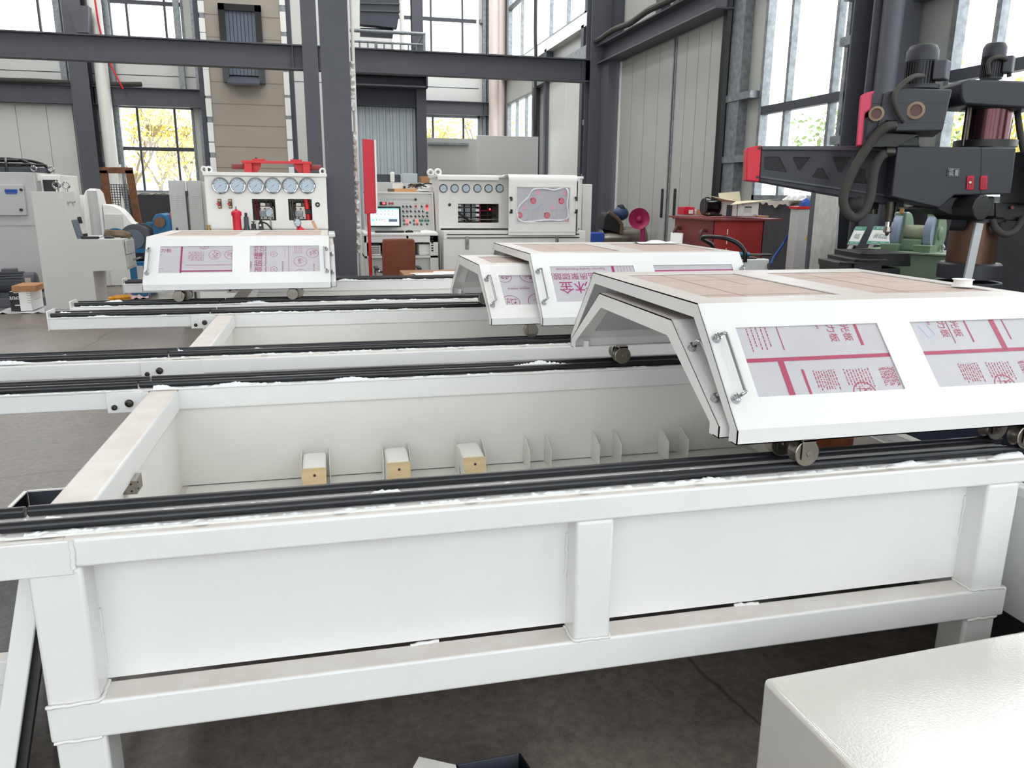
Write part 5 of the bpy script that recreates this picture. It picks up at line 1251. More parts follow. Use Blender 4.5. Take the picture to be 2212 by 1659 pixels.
b = M().box(at_y(905, 530, yy).x, at_y(930, 530, yy).x + .02, yy + .02, yy + .36, zb_ + .002, at_y(915, 528, yy).z); b = b.build('printer', 'paper', bevel=.015); tag(b, 'white laser printer inside the open bay of the control desk', 'printer')
b = thing('tower_case', 'beige computer case lying in the left bay of the control desk', 'computer', (at_y(812, 540, yy).x, yy + .2, zb_ + .002))
M().box(at_y(798, 540, yy).x, at_y(822, 540, yy).x, yy, yy + .36, zb_ + .002, at_y(812, 530, yy).z).build('case', 'cream', b, .006)
m = M()
for k in range(5): m.box(at_y(803, 540, yy).x, at_y(820, 540, yy).x, yy - .003, yy, zb_ + .03 + k * .022, zb_ + .04 + k * .022)
m.build('grille', 'graphite', b, smooth=0)
# monitor, keyboard, mouse, papers, things on top
ym = Y2 - .1; w = lambda x, y: at_y(x, y, ym)
t = thing('monitor', 'black framed monitor showing a bright control screen on the white control desk', 'monitor', (w(830, 490).x, ym, zk))
a0, a1, z1_, z0_ = w(795, 470).x, w(866, 470).x, w(840, 446).z, w(840, 491).z
z0_ = max(z0_, zk + .012)
fr = M().box(a0, a1, ym, ym + .04, z0_, z1_).build('housing', 'black', t, .005)
s = (a0 + .02, a1 - .022, z0_ + .02, z1_ - .022); sc = M().box(s[0], s[1], ym - .002, ym, s[2], s[3]).build('screen', 'screen', fr, smooth=0)
W, H = s[1] - s[0], s[3] - s[2]; A, B, C, D = Flat(W, H), Flat(W, H), Flat(W, H), Flat(W, H)
A.rect(0, W, H * .93, H); [A.rect(W * (.05 + .13 * k), W * (.14 + .13 * k), H * .42, H * .455) for k in range(7)]; A.rect(W * .06, W * .16, H * .26, H * .36)
[B.rect(W * (.12 + .13 * k), W * (.135 + .13 * k), H * (.62 + .18 * r_), H * (.71 + .18 * r_)) for k in range(6) for r_ in range(2)]; B.rect(W * .64, W * .94, H * .22, H * .38); [B.rect(W * (.22 + .09 * k), W * (.25 + .09 * k), H * .3, H * .36) for k in range(3)]
[C.rect(W * .46, W * .53, H * (.22 + .1 * k), H * (.26 + .1 * k)) for k in range(2)]; C.rect(W * .64, W * .93, H * .08, H * .1)
for F, n in ((A, 'screen_teal'), (B, 'screen_dark'), (C, 'lamp_dim')): F.lay((s[0], ym - .002, s[2]), X_, Z_, -Y_, 'screen_graphics', n, sc)
M().box((a0 + a1) / 2 - .1, (a0 + a1) / 2 + .1, ym - .02, ym + .14, zk + .001, zk + .012).build('stand', 'black', t)
ykb = Y2 - .28; w = lambda x, y: at_y(x, y, ykb)
o = M().box(w(810, 499).x, w(872, 499).x, ykb - .06, ykb + .06, zk + .001, zk + .022).build('keyboard', 'black', bevel=.004); tag(o, 'black keyboard in front of the monitor on the white control desk', 'keyboard')
o = M().ball((w(884, 499).x, ykb, zk + .001), .05, .035, .032, z0=0).build('mouse', 'black_gloss'); tag(o, 'dark mouse to the right of the black keyboard on the white control desk', 'mouse')
x0 = w(908, 499).x; m = M(); vs = [(x0 + .19 * i / 5, ykb - .09 + .17 * j / 3, zk + .001 + .03 * (1 - abs(i - 2) / 5) * (j > 0)) for j in range(4) for i in range(6)]; m.add(vs, [(j * 6 + i, j * 6 + i + 1, (j + 1) * 6 + i + 1, (j + 1) * 6 + i) for j in range(3) for i in range(5)]); tag(m.build('paper_stack', 'paper'), 'curled white papers at the right end of the control desk', 'paper')
zq = zp1 + .0355; yt = Y2 + .25; w = lambda x, y: at_y(x, y, yt)
t = thing('wood_stick_box', 'long tan wooden box with a dark end lying on top of the control desk', 'box', (w(870, 417).x, yt, zq))
M().box(w(851, 417).x, w(905, 417).x, yt - .05, yt + .05, zq, zq + .04).build('box', 'wood_tan', t, .003); M().box(w(838, 417).x, w(851, 417).x, yt - .05, yt + .05, zq, zq + .038).build('dark_end', 'fibre', t, .003)
o = M().box(w(850, 400).x, w(873, 400).x, yt + .12, yt + .13, zq, w(860, 396).z).build('white_card', 'paper'); tag(o, 'plain white card standing upright on top of the control desk', 'card')
o = M().box(w(873, 405).x, w(878, 405).x, yt + .1, yt + .12, zq, w(876, 402).z).build('black_clip', 'black'); tag(o, 'small black clip beside the upright white card', 'clip')
t = thing('scrap_heap', 'pile of dark cable scraps and a silver plastic bag on top of the control desk', 'scrap', (w(905, 412).x, yt, zq))
rn = random.Random(3); c0 = w(895, 412)
for k in range(9):
    a_ = V((c0.x + rn.uniform(-.08, .14), yt - .02 + rn.uniform(-.04, .05), zq + .045 + rn.uniform(0, .03))); b_ = a_ + V((rn.uniform(-.12, .16), rn.uniform(-.05, .05), rn.uniform(-.01, .06)))
    M().tube([a_, (a_ + b_) / 2 + V((0, 0, .02)), b_], .009, 6).build('cable_scrap', rn.choice(('rust', 'fibre', 'black')), t)
m = M().ball((w(920, 415).x, yt, zq), .15, .1, .075, 16, 8, 0)
for i, v in enumerate(m.v): m.v[i] = v + V((0, 0, max(-v.z + zq, .04 * noise.noise(v * 22))))
m.build('plastic_bag', 'foil', t, smooth=20)
# low cabinets behind the desk
Yl = 11.2; w = lambda x, y: at_y(x, y, Yl)
t = thing('white_cupboard', 'white cupboard with a dark open upper bay, behind the control desk', 'cupboard', (w(860, 400).x, Yl + .3, 0))
M().box(w(800, 400).x, w(945, 400).x, Yl, Yl + .5, 0, w(860, 394).z).build('lower_body', 'panel', t, .004); zc_ = w(860, 394).z; zd = w(860, 376).z
M().box(w(812, 385).x, w(868, 385).x, Yl + .3, Yl + .5, zc_, zd).build('dark_bay', 'navy', t)
M().box(w(844, 385).x, w(853, 385).x, Yl + .02, Yl + .1, zc_, zd + .03).build('white_bottle_post', 'paper', t, .02); M().box(w(869, 385).x, w(902, 385).x, Yl, Yl + .5, zc_, zd + .01).build('cabinet_door', 'shutter', t, .006)
o = M().box(w(910, 385).x, w(935, 385).x, Yl, Yl + .3, zc_ + .001, w(920, 381).z).build('brown_box', 'cardboard', bevel=.004); tag(o, 'small brown cardboard box on the cupboard, left of the right hand gauge bench', 'box')
# brown office chair
Yh = 8.5; w = lambda x, y: at_y(x, y, Yh)
t = thing('office_chair', 'brown leather office chair with chrome arms, its back to the camera', 'chair', (w(862, 560).x, Yh + .25, 0))
xa, xb, zt_ = w(826, 540).x, w(898, 540).x, w(862, 516).z
zbt = .42
m = M(); vs = []; n = 10
def backpt(u, v, s):      # rounded slab, slightly curved
    x = xa + (xb - xa) * u; z = zbt + (zt_ - zbt) * v; yo = .05 * (1 - (2 * u - 1) ** 2) - .06 * v; return V((x, Yh + .06 + yo + s, z))
for s in (0, .07):
    for j in range(n + 1):
        for i in range(n + 1):
            u, v = i / n, j / n; cu = 1 - .07 * max(0, (v - .9) / .1) ** 2; uu = .5 + (u - .5) * cu; vs.append(backpt(uu, v, s))
k = (n + 1) ** 2; I = lambda i, j: j * (n + 1) + i
fs = [(I(i, j), I(i + 1, j), I(i + 1, j + 1), I(i, j + 1)) for i in range(n) for j in range(n)]; fs += [tuple(k + a for a in f[::-1]) for f in fs]
for i in range(n): fs += [(I(i, 0), I(i + 1, 0), k + I(i + 1, 0), k + I(i, 0)), (I(i, n), I(i + 1, n), k + I(i + 1, n), k + I(i, n)), (I(0, i), I(0, i + 1), k + I(0, i + 1), k + I(0, i)), (I(n, i), I(n, i + 1), k + I(n, i + 1), k + I(n, i))]
m.add(vs, fs); m.build('backrest', 'leather', t, .02, 3, smooth=60)
M().box(xa + .01, xb - .01, Yh + .12, Yh + .58, .42, .5).build('seat', 'leather', t, .03, 3)
for s, x in ((-1, xa), (1, xb)):
    M().tube([V((x, Yh + .1, .66)), V((x + s * .05, Yh + .1, .67)), V((x + s * .055, Yh + .35, .67)), V((x + s * .055, Yh + .5, .64)), V((x + s * .05, Yh + .5, .5)), V((x - s * .04, Yh + .45, .43))], .013).build('armrest', 'chrome', t)
    M().box(x + s * .055 - .025, x + s * .055 + .025, Yh + .14, Yh + .42, .675, .70).build('arm_pad', 'black', t, .01)
    M().tube([V((x + s * .03, Yh + .02, .3)), V((x + s * .05, Yh + .05, .45)), V((x + s * .02, Yh + .08, .6))], .012).build('side_bar', 'steel_dark', t)
M().cyl(((xa + xb) / 2, Yh + .33, .1), ((xa + xb) / 2, Yh + .33, .43), .03).build('gas_lift', 'black', t)
for k in range(5): a_ = 2 * PI * k / 5; M().bar(((xa + xb) / 2, Yh + .33, .1), ((xa + xb) / 2 + .28 * math.cos(a_), Yh + .33 + .28 * math.sin(a_), .07), .05, .03).build('base_arm', 'chrome', t); M().cyl(((xa + xb) / 2 + .28 * math.cos(a_) - .02, Yh + .33 + .28 * math.sin(a_), .03), ((xa + xb) / 2 + .28 * math.cos(a_) + .02, Yh + .33 + .28 * math.sin(a_), .03), .03).build('castor', 'black', t)
# wooden work table with drawings
q0, q1, q2, q3 = at_z(868, 593, .75), at_z(990, 602, .75), at_z(1010, 581, .75), at_z(905, 582, .75)
t = thing('work_table', 'worn brown wooden table with papers between the chair and the middle hoods', 'table', ((q0.x + q2.x) / 2, (q1.y + q2.y) / 2, 0))
x0, x1, y0, y1 = .68, 1.55, 7.15, 7.85
M().box(x0, x1, y0, y1, .71, .75).build('table_top', 'wood', t, .006)
for x in (x0 + .04, x1 - .08):
    for y in (y0 + .04, y1 - .08): M().box(x, x + .04, y, y + .04, 0, .71).build('leg', 'wood', t)
M().box(x0 + .04, x1 - .04, y0 + .03, y0 + .05, .62, .71).build('apron', 'wood', t)
for k, (x, y, a_) in enumerate(((.98, 7.4, .2), (1.18, 7.45, -.15))):
    e_, g_ = V((math.cos(a_), math.sin(a_), 0)), V((-math.sin(a_), math.cos(a_), 0)); m = M(); vs = []
    for j in range(6):
        for i in range(8): vs.append(V((x, y, .7515 + .004 * k + .02 * max(0, noise.noise(V((i * .6 + k * 7, j * .6, 0)))))) + e_ * (.42 * i / 7 - .21) + g_ * (.3 * j / 5 - .15))
    m.add(vs, [(j * 8 + i, j * 8 + i + 1, (j + 1) * 8 + i + 1, (j + 1) * 8 + i) for j in range(5) for i in range(7)]); tag(m.build('drawing_sheet', 'paper'), ('white drawing sheet on the left part of the worn wooden table', 'white drawing sheet on the right part of the worn wooden table')[k], 'paper', 'drawings on the wooden table')
# ---- right hand gauge bench with the sliding round-cornered door
Y3 = 9.4; q = lambda x, y: at_y(x, y, Y3)
xl, xr = q(948, 450).x, q(1256, 450).x; zt, zbm = q(1040, 384).z, q(1040, 493).z
t = thing('gauge_bench', 'white gauge bench with small gauges, a valve opening and a round cornered sliding door', 'bench', ((xl + xr) / 2, Y3 + .4, 0))
h = (q(989, 460).x, q(1077, 460).x, q(1030, 481).z, q(1030, 440).z)
M().plate((xl, Y3, zbm), X_, Z_, -Y_, xr - xl, zt - zbm, [(h[0] - xl, h[1] - xl, h[2] - zbm, h[3] - zbm)], .004).build('front_panel', 'cream', t)
m = M()
for a, b, c_, d_ in ((h[0] - .02, h[0], h[2] - .03, h[3] + .02), (h[1], h[1] + .02, h[2] - .03, h[3] + .02), (h[0], h[1], h[3], h[3] + .02), (h[0], h[1], h[2] - .03, h[2])): m.box(a, b, Y3 - .006, Y3, c_, d_)
m.build('opening_frame', 'cream', t)
M().box(xl, xl + .02, Y3 + .004, Y3 + .8, 0, zt).box(xr - .02, xr, Y3 + .004, Y3 + .8, 0, zt).box(xl, xr, Y3 + .78, Y3 + .8, 0, zt).build('body', 'cream', t)
M().box(xl - .02, xr, Y3 - .06, Y3 + .8, zt, zt + .03).build('roof', 'white_plain', t, .008)
M().box(xl - .02, q(1075, 384).x, Y3 - .075, Y3 - .06, zt - .03, zt + .015).build('lamp_strip', 'paper', t, .004)
zw = zbm - .02
lx = at_y(958, 505, Y3 - .25).x
M().box(lx, xr - .02, Y3 - .25, Y3, .08, zw - .10).build('base_cabinet', 'cream', t, .004)
gr = M().box(lx, xr - .02, Y3 - .25, Y3, zw - .10, zw).build('track_box', 'white_plain', t, .006)
for dz in (.035, .075): M().box(lx + .04, xr - .1, Y3 - .256, Y3 - .25, zw - dz - .012, zw - dz).build('track_groove', 'steel_dark', gr)
for px in (1009, 1203):
    c = at_y(px, 522, Y3 - .25); hh = M().box(c.x - .02, c.x + .02, Y3 - .262, Y3 - .25, c.z - .09, c.z + .06).build('latch_handle', 'steel', t, .003)
    M().box(c.x - .01, c.x + .01, Y3 - .275, Y3 - .262, c.z - .04, c.z + .04).build('latch_lever', 'chrome', hh, .003)
for px in (957.5, 982, 1006.5, 1031, 1055, 1079): gauge(t, q(px, 407), .049, ang=.75, bez='steel_dark')
c = q(971, 442); M().lathe([(.018, 0), (.018, .01), (.009, .012)], c, -Y_, 16).build('eyelet', 'black_gloss', t)
nz = random.Random(9)
mf = M().box(h[0], h[0] + (h[1] - h[0]) * .5, Y3 + .18, Y3 + .3, h[2], h[3]).build('manifold', 'steel_dark', t)
for i in range(3):
    for j in range(4): x = h[0] + .02 + i * .085; z = h[2] + .008 + j * .058; v_ = M().box(x, x + .065, Y3 + .1, Y3 + .18, z, z + .045).build('valve', 'galv', mf, .003); [M().cyl((x + .02 + .025 * k, Y3 + .1, z + .022), (x + .02 + .025 * k, Y3 + .095, z + .022), .007, n=8).build('port', 'black', mf) for k in range(2)]
for j in range(4): c = V((h[0] + .01, Y3 + .07, h[2] + .03 + j * .058)); M().cyl(c - X_ * .01, c + X_ * .04, .016).build('cap_nut', 'paper', t); c = V((h[0] + (h[1] - h[0]) * .5, Y3 + .07, h[2] + .03 + j * .058)); M().cyl(c - X_ * .02, c + X_ * .02, .018).build('cap_nut', 'paper', t)
M().box(h[0], h[1], Y3 + .4, Y3 + .42, h[2] - .02, h[3] + .02).build('dark_back', 'fibre_dark', t)
for k in range(4): z = h[2] + .03 + k * .055; M().cyl((h[0] + (h[1] - h[0]) * .55, Y3 + .15, z), (h[1], Y3 + .15, z), .006).build('pipe', 'steel_dark' if k % 2 else 'pink', t)
for k in range(2): x = h[0] + (h[1] - h[0]) * (.58 + .2 * k); M().cyl((x, Y3 + .12, h[2]), (x, Y3 + .12, h[3]), .008).build('pipe', 'pink' if not k else 'black', t)
M().cyl((h[0], Y3 + .05, h[2] + .035), (h[1], Y3 + .05, h[2] + .035), .007).build('pipe', 'steel', t)
M().tube([V((h[0] + .02, Y3 + .04, h[3] - .12)), V((h[0] + .1, Y3 + .04, h[2] + .06)), V((h[0] + .16, Y3 + .04, h[2]))], .013).build('hose', 'black', t)
M().ball((h[0] + (h[1] - h[0]) * .81, Y3 + .06, h[3] - .065), .011).build('indicator', 'lamp_red', t)
for px in (1100, 1180, 1225): pass
# sliding door with rounded top and a film covered window
Yd = Y3 - .30; d3 = lambda x, y: at_y(x, y, Yd)
ax0, ax1, az0, az1 = d3(1099, 450).x, d3(1247, 450).x, d3(1170, 508).z, d3(1170, 377).z
wd = (d3(1117, 440).x, d3(1230, 440).x, d3(1170, 480).z, d3(1170, 405).z)
dr = M().plate((ax0, Yd, az0), X_, Z_, -Y_, ax1 - ax0, az1 - .07 - az0, [(wd[0] - ax0, wd[1] - ax0, wd[2] - az0, wd[3] - az0)], .02)
for k in range(6):   # curved top
    a0_, a1_ = k * PI / 12, (k + 1) * PI / 12; r_ = .07
    p0, p1 = V((ax0, Yd + r_ - r_ * math.cos(a0_), az1 - r_ + r_ * math.sin(a0_))), V((ax0, Yd + r_ - r_ * math.cos(a1_), az1 - r_ + r_ * math.sin(a1_))); dr.prism([p0, p1, p1 + V((0, .01, -.012)), p0 + V((0, .014, -.006))], (ax1 - ax0, 0, 0))
dr.box(ax0, ax1, Yd + .07, Yd + .34, az1 - .012, az1).box(ax1 - .012, ax1, Yd, Yd + .26, az0, az1 - .05)
dr = dr.build('sliding_door', 'white_plain', t, smooth=40)
M().box(ax0 + .006, ax1 + .035, Yd + .03, Yd + .26, az0 + .06, az1 - .05).box(ax1, ax1 + .035, Yd + .02, Yd + .03, az0 + .06, az1 - .04)
M().box(ax1 + .004, ax1 + .035, Yd + .03, Y3, az0 + .04, az1 - .02).build('end_cover', 'white_plain', t, .015)
m = M(); m.plate((wd[0] - .02, Yd - .003, wd[2] - .02), X_, Z_, -Y_, wd[1] - wd[0] + .04, wd[3] - wd[2] + .04, [(.02, .02 + wd[1] - wd[0], .02, .02 + wd[3] - wd[2])], .004); m.build('window_seal', 'cream', dr, .003)
pn = M().box(wd[0], wd[1], Yd + .012, Yd + .016, wd[2], wd[3]).build('window_pane', 'film', dr, smooth=0)
W, H = wd[1] - wd[0], wd[3] - wd[2]; A, B, C, D = Flat(W, H), Flat(W, H), Flat(W, H), Flat(W, H)
for u, v in ((.31, .62), (.85, .62), (.05, .2), (.58, .2)):
    A.ring(u * W, v * H, .037, .014, 20); A.ring(u * W, v * H, .018, .009, 14); A.rect(u * W - .036, u * W - .02, v * H + .01, v * H + .03)
    B.text('Chuang Xin', u * W + .07, v * H - .075, .022, .72)
for u, v in ((.4, .85), (.92, .84), (.14, .42), (.68, .42), (.95, .03)): C.ring(u * W, v * H, .03, .03, 16)
for u in (.22, .5, .76): D.line(u * W, 0, u * W, H * .8, .003)
for v in (.35, .78): D.line(0, v * H, W, v * H, .003)
for F, n in ((A, 'logo_red'), (B, 'blue_text'), (C, 'logo_pink'), (D, 'blue_pale')): F.lay((wd[0], Yd + .012, wd[2]), X_, Z_, -Y_, 'film_print', n, pn)
m = M(); pts = [(0.02, .1), (.0, .3), (.06, .5), (.2, .7), (.3, .93), (.5, .97), (.7, .93), (.9, 1.0), (.97, .85), (.96, .5), (.98, .15), (.85, .05), (.6, .06), (.3, .02), (.12, .0), (.02, .1)]
m.tube([V((wd[0] + u * W, Yd + .004 + .006 * math.sin(i * 3), wd[2] + v * H)) for i, (u, v) in enumerate(pts)], lambda s: .007 + .006 * abs(math.sin(s * 40)), 6, True, 5); m.build('curled_film_edge', 'plastic_clear', pn, smooth=25)
for px in (1103, 1243):
    c0, c1 = d3(px, 427), d3(px, 459); hd = M().cyl(c0 - Y_ * .045, c1 - Y_ * .045, .009).build('door_handle', 'white_plain', dr)
    for c in (c0, c1): M().tube([c, c - Y_ * .045 + Z_ * .0, c - Y_ * .045 + (c1 - c0 if c is c0 else c0 - c1) * .22], .014, 8, False).build('handle_end', 'black', hd)
M().box(ax0, ax1, Yd - .004, Yd, az0 + .035, az0 + .04).build('lower_seam', 'cabinet_grey', dr)
for px, yo in ((938, .35), (948.5, .1)): c = q(px, 379); M().ring((c.x, Y3 + yo, zt + .06), (0, 1, 0), .033, .013).build('eyebolt', 'white_plain', t); M().cyl((c.x, Y3 + yo, zt + .025), (c.x, Y3 + yo, zt + .035), .02).build('eyebolt_stem', 'white_plain', t)
M().box(xl - .004, xl, Y3 + .1, Y3 + .8, .0, zt - .02).build('end_panel', 'cream', t)
Ys = Y3 + .3; s = lambda x, y: at_y(x, y, Ys)
o = M().box(s(1258, 450).x, s(1278, 450).x, Ys, Ys + .5, 0, s(1268, 398).z).build('side_cabinet', 'cream', bevel=.006); tag(o, 'narrow cream cabinet at the right end of the gauge bench', 'cabinet')
# ================================================================== right side: radial drill and the things around it
DD = 4.8
fu = _rt                                     # along the drill arm, level
def dq(x, y, w=0): return at_d(x, y, DD) + FH * w
bc = dq(2096, 560); base = V((bc.x, bc.y, 0)) + FH * .0
t = thing('radial_drill', 'dark grey radial arm drilling machine with red end caps, beside the right hand windows', 'drilling machine', base)
ax = base                                     # column axis
def dn(x, y, k): return at_d(x, y, DD - k)
def cz(y): return dq(2096, y).z
# column
M().lathe([(.21, 0), (.21, .10), (.19, .12), (.19, cz(600) - .02)], ax, Z_, 36).build('foot', 'drill_grey', t, .004)
M().lathe([(.175, 0), (.175, .085), (.165, .095), (.13, .095)], V((ax.x, ax.y, cz(600))), Z_, 36).build('base_flange', 'drill_grey', t, .003)
M().cyl((ax.x, ax.y, cz(568)), (ax.x, ax.y, cz(478)), .135, .135, 36).build('lower_column', 'brown_iron', t)
M().lathe([(.155, 0), (.155, .02), (.14, .03)], V((ax.x, ax.y, cz(479))), Z_, 32).build('collar', 'black', t)
uc = dq(2140, 300); ux = V((uc.x, uc.y, 0)) + FH * .05
for a_, b_, r_, n_, mt_ in ((318, 303, .17, 'upper_collar', 'black'), (303, 232, .125, 'upper_column', 'mirror_iron'), (236, 224, .15, 'cap_ring', 'drill_grey')):
    M().cyl((ux.x, ux.y, dq(2140, a_).z), (ux.x, ux.y, dq(2140, b_).z), r_, n=36).build(n_, mt_, t)
c0, c1 = dq(2078, 228), dq(2260, 172)
pts = [dn(x, y, .12) for x, y in ((2076, 178), (2076, 212), (2084, 226), (2260, 236), (2260, 176), (2095, 171))]
M().prism(pts, FH * .34).build('column_cap', 'drill_grey', t, .012)
for u_ in (-.145, -.16): M().cyl((ux + fu * u_ - FH * .05).to_tuple()[:2] + (dq(2140, 316).z,), (ux + fu * u_ - FH * .05).to_tuple()[:2] + (dq(2140, 232).z,), .012).build('guide_rod', 'steel_dark', t)
K_ = .10
def dk(x, y): return at_d(x, y, DD - K_) + FA * K_
FA = (FH * math.cos(.20) + fu * math.sin(.20))
# arm with triangular windows
arm = [dk(1645, 316), dk(1640, 392), dk(1780, 418), dk(1952, 448), dk(1952, 316)]
ctr = [((1653, 339), (1683, 339), (1699, 371), (1652, 364)), ((1713, 340), (1750, 340), (1729, 365), (1725, 365)), ((1766, 364), (1777, 364), (1789, 386), (1755, 381)), ((1799, 339), (1839, 339), (1818, 372), (1812, 371)), ((1850, 366), (1866, 366), (1873, 396), (1838, 393)), ((1886, 340), (1905, 340), (1900, 366), (1893, 362))]
ab = M().prism([p - FA * .10 for p in arm], FA * .22).build('arm', 'drill_grey', t, .006)
for hpts in ctr:    # openings: flat near-black patches painting the pocket's shade, with a raised lip
    pp_ = [dk(*c_) - FA * .1005 for c_ in hpts]; M().poly([p - FA * .0008 for p in pp_]).build('arm_window', 'pocket_shade', ab, smooth=0)
    M().tube(pp_ + [pp_[0]], .004, 6, False).build('window_lip', 'drill_grey', ab)
M().prism([dk(1642, 380) - FA * .115, dk(1642, 384) - FA * .115, dk(1952, 430) - FA * .115, dk(1952, 426) - FA * .115], FA * .02).build('lower_rib', 'graphite', ab)
M().prism([dk(1645, 316) - FA * .12, dk(1645, 324) - FA * .12, dk(1952, 326) - FA * .12, dk(1952, 316) - FA * .12], FA * .05).build('upper_rib', 'graphite', ab, .003)
cp = [dk(1645, 314), dk(1640, 393), dk(1612, 390), dk(1613, 319)]
cap = M().prism([p - FA * .11 for p in cp], FA * .24).build('arm_end_cap', 'red_bright', t, .006)
for x_, y_ in ((1640, 320), (1636, 383)): c = dk(x_, y_) - FA * .11; M().cyl(c, c - FA * .006, .008).build('screw', 'black', cap)
# arm carriage / electrical box
K_ = .26
bx_ = [dk(1938, 316), dk(1925, 425), dk(2030, 450), dk(2062, 422), dk(2184, 420), dk(2196, 319)]
cb = M().prism([p - FA * .26 for p in bx_], FA * .42).build('carriage_box', 'drill_grey', t, .008)
M().prism([p - FA * .262 for p in (dk(2120, 318), dk(2118, 421), dk(2119.2, 421), dk(2121.2, 318))], FA * .003).build('door_gap', 'black', cb, smooth=0)
DDs = DD; DD = DD - .262
pn_ = M(); q4 = [dq(2047, 364), dq(2072, 364), dq(2071, 381), dq(2046, 381)]; pl_ = M().prism(q4, FA * -.003).build('rating_plate', 'black', cb, smooth=0)
lx_ = (q4[1] - q4[0]); ly_ = q4[0] - q4[3]; F = Flat(lx_.length, ly_.length); [F.rect(.008, F.W * .55 - .006 * (k % 2), F.H * (.15 + .17 * k), F.H * (.15 + .17 * k) + .004) for k in range(5)]; [F.rect(F.W * .65, F.W * .92, F.H * (.12 + .19 * k), F.H * (.12 + .19 * k) + .007) for k in range(4)]
for a_, b_, c_, d_ in ((0, F.W, 0, .002), (0, F.W, F.H - .002, F.H), (0, .002, 0, F.H), (F.W - .002, F.W, 0, F.H)): F.rect(a_, b_, c_, d_)
F.lay(q4[3] - FA * .003, lx_.normalized(), ly_.normalized(), -FA, 'plate_lettering', 'grey_text', pl_)
for xa in (2089, 2118):
    q5 = [dq(xa, 380), dq(xa + 15, 380), dq(xa + 13, 410), dq(xa - 2, 410)]; pr = M().prism(q5, -FA * .006).build('recessed_pull', 'red_bright', cb, .003)
    q6 = [dq(xa + 3, 383.5), dq(xa + 12, 383.5), dq(xa + 10.5, 407), dq(xa + 1.5, 407)]; M().prism([p - FA * .0065 for p in q6], -FA * .0012).build('recess_shade', 'red_shaded', pr, smooth=0)  # shade of the recess painted as a darker red patch on the pull
c = dq(2094, 394) - FA * .008; M().cyl(c, c - FA * .006, .007).build('lock', 'steel', cb)
DD = DDs
M().prism([dq(2184, 330) - FA * .2, dq(2182, 440) - FA * .2, dq(2260, 445) - FA * .2, dq(2260, 330) - FA * .2], FA * .36).build('rear_housing', 'drill_grey', t, .006)
for k in range(3): c = dq(2188, 352 + 4 * k) - FA * .22; M().cyl(c, c + fu * .2, .007).build('feed_pipe', 'steel_dark', t)
# lower machinery round the column
M().prism([dn(2050, 424, .2), dn(2022, 452, .2), dn(2048, 465, .2), dn(2150, 470, .2), dn(2150, 424, .2)], FH * .3).build('clamp_housing', 'black', t, .01)
c = dn(2122, 449, .30); M().cyl(c, c + FH * .25 - fu * .1, .075, n=10).build('clamp_motor', 'black', t, .006); M().lathe([(.11, 0), (.11, .08)], dn(2086, 458, .08), fu * -1 + FH * .4, 24).build('clamp_ring', 'drill_grey', t)
M().prism([dn(2150, 438, .1), dn(2150, 476, .1), dn(2215, 478, .1), dn(2215, 438, .1)], FH * .2).build('lower_housing', 'black', t, .006)
c = dn(2185, 448, .11); M().cyl(c, c - FH * .01, .010).build('red_lamp', 'red_dull', t)
def dk2(x, y): return at_d(x, y, DD - .30) + FD * .30
FD = (FH * math.cos(.40) + fu * math.sin(.40))
# spindle head
hd = [dk2(1905, 197), dk2(1880, 316), dk2(1950, 283), dk2(2036, 283), dk2(2057, 194), dk2(1950, 190)]
hd = [dk2(1908, 200), dk2(1892, 290), dk2(1935, 284), dk2(2036, 283), dk2(2057, 193), dk2(1950, 190)]
hh = M().prism([p - FD * .30 for p in hd], FD * .5).build('spindle_head', 'drill_grey', t, .008)
M().prism([dk2(1884, 285) - FD * .25, dk2(1882, 316) - FD * .25, dk2(1938, 316) - FD * .25, dk2(1985, 290) - FD * .25], FD * .4).build('head_neck', 'black', t)
M().prism([dk2(1910, 292) - FD * .2, dk2(1910, 316) - FD * .2, dk2(1992, 316) - FD * .2, dk2(1988, 290) - FD * .2], FD * .3).build('head_saddle', 'black', t, .01)
hc = [dk2(1858, 207), dk2(1849, 316), dk2(1863, 314), dk2(1868, 245), dk2(1881, 236), dk2(1884, 204), dk2(1890, 196), dk2(1872, 200)]
M().prism([p - FD * .31 for p in hc], FD * .46).build('head_end_cap', 'pink_red', t, .01)
M().prism([p - FD * .29 for p in (dk2(1884, 204), dk2(1868, 314), dk2(1895, 300), dk2(1912, 200))], FD * .42).build('head_flank', 'drill_grey', t)
for x_, y_, r_ in ((1893, 246, .040), (1978, 239, .046)):
    c = dk2(x_, y_) - FD * .31; g_ = M().lathe([(r_, 0), (r_, .008), (r_ * .68, .010), (r_ * .6, .002)], c, -FD, 28).build('sight_ring', 'brass_dull', hh); M().lathe([(r_ * .6, 0), (r_ * .6, .003)], c, -FD, 20).build('sight_glass', 'red_dark', g_)
for y_ in (222, 264): M().prism([dk2(1884, y_) - FD * .301, dk2(1884, y_ + .8) - FD * .301, dk2(2045, y_ + 1.8) - FD * .301, dk2(2045, y_ + 1) - FD * .301], FD * .002).build('seam', 'black', hh, smooth=0)
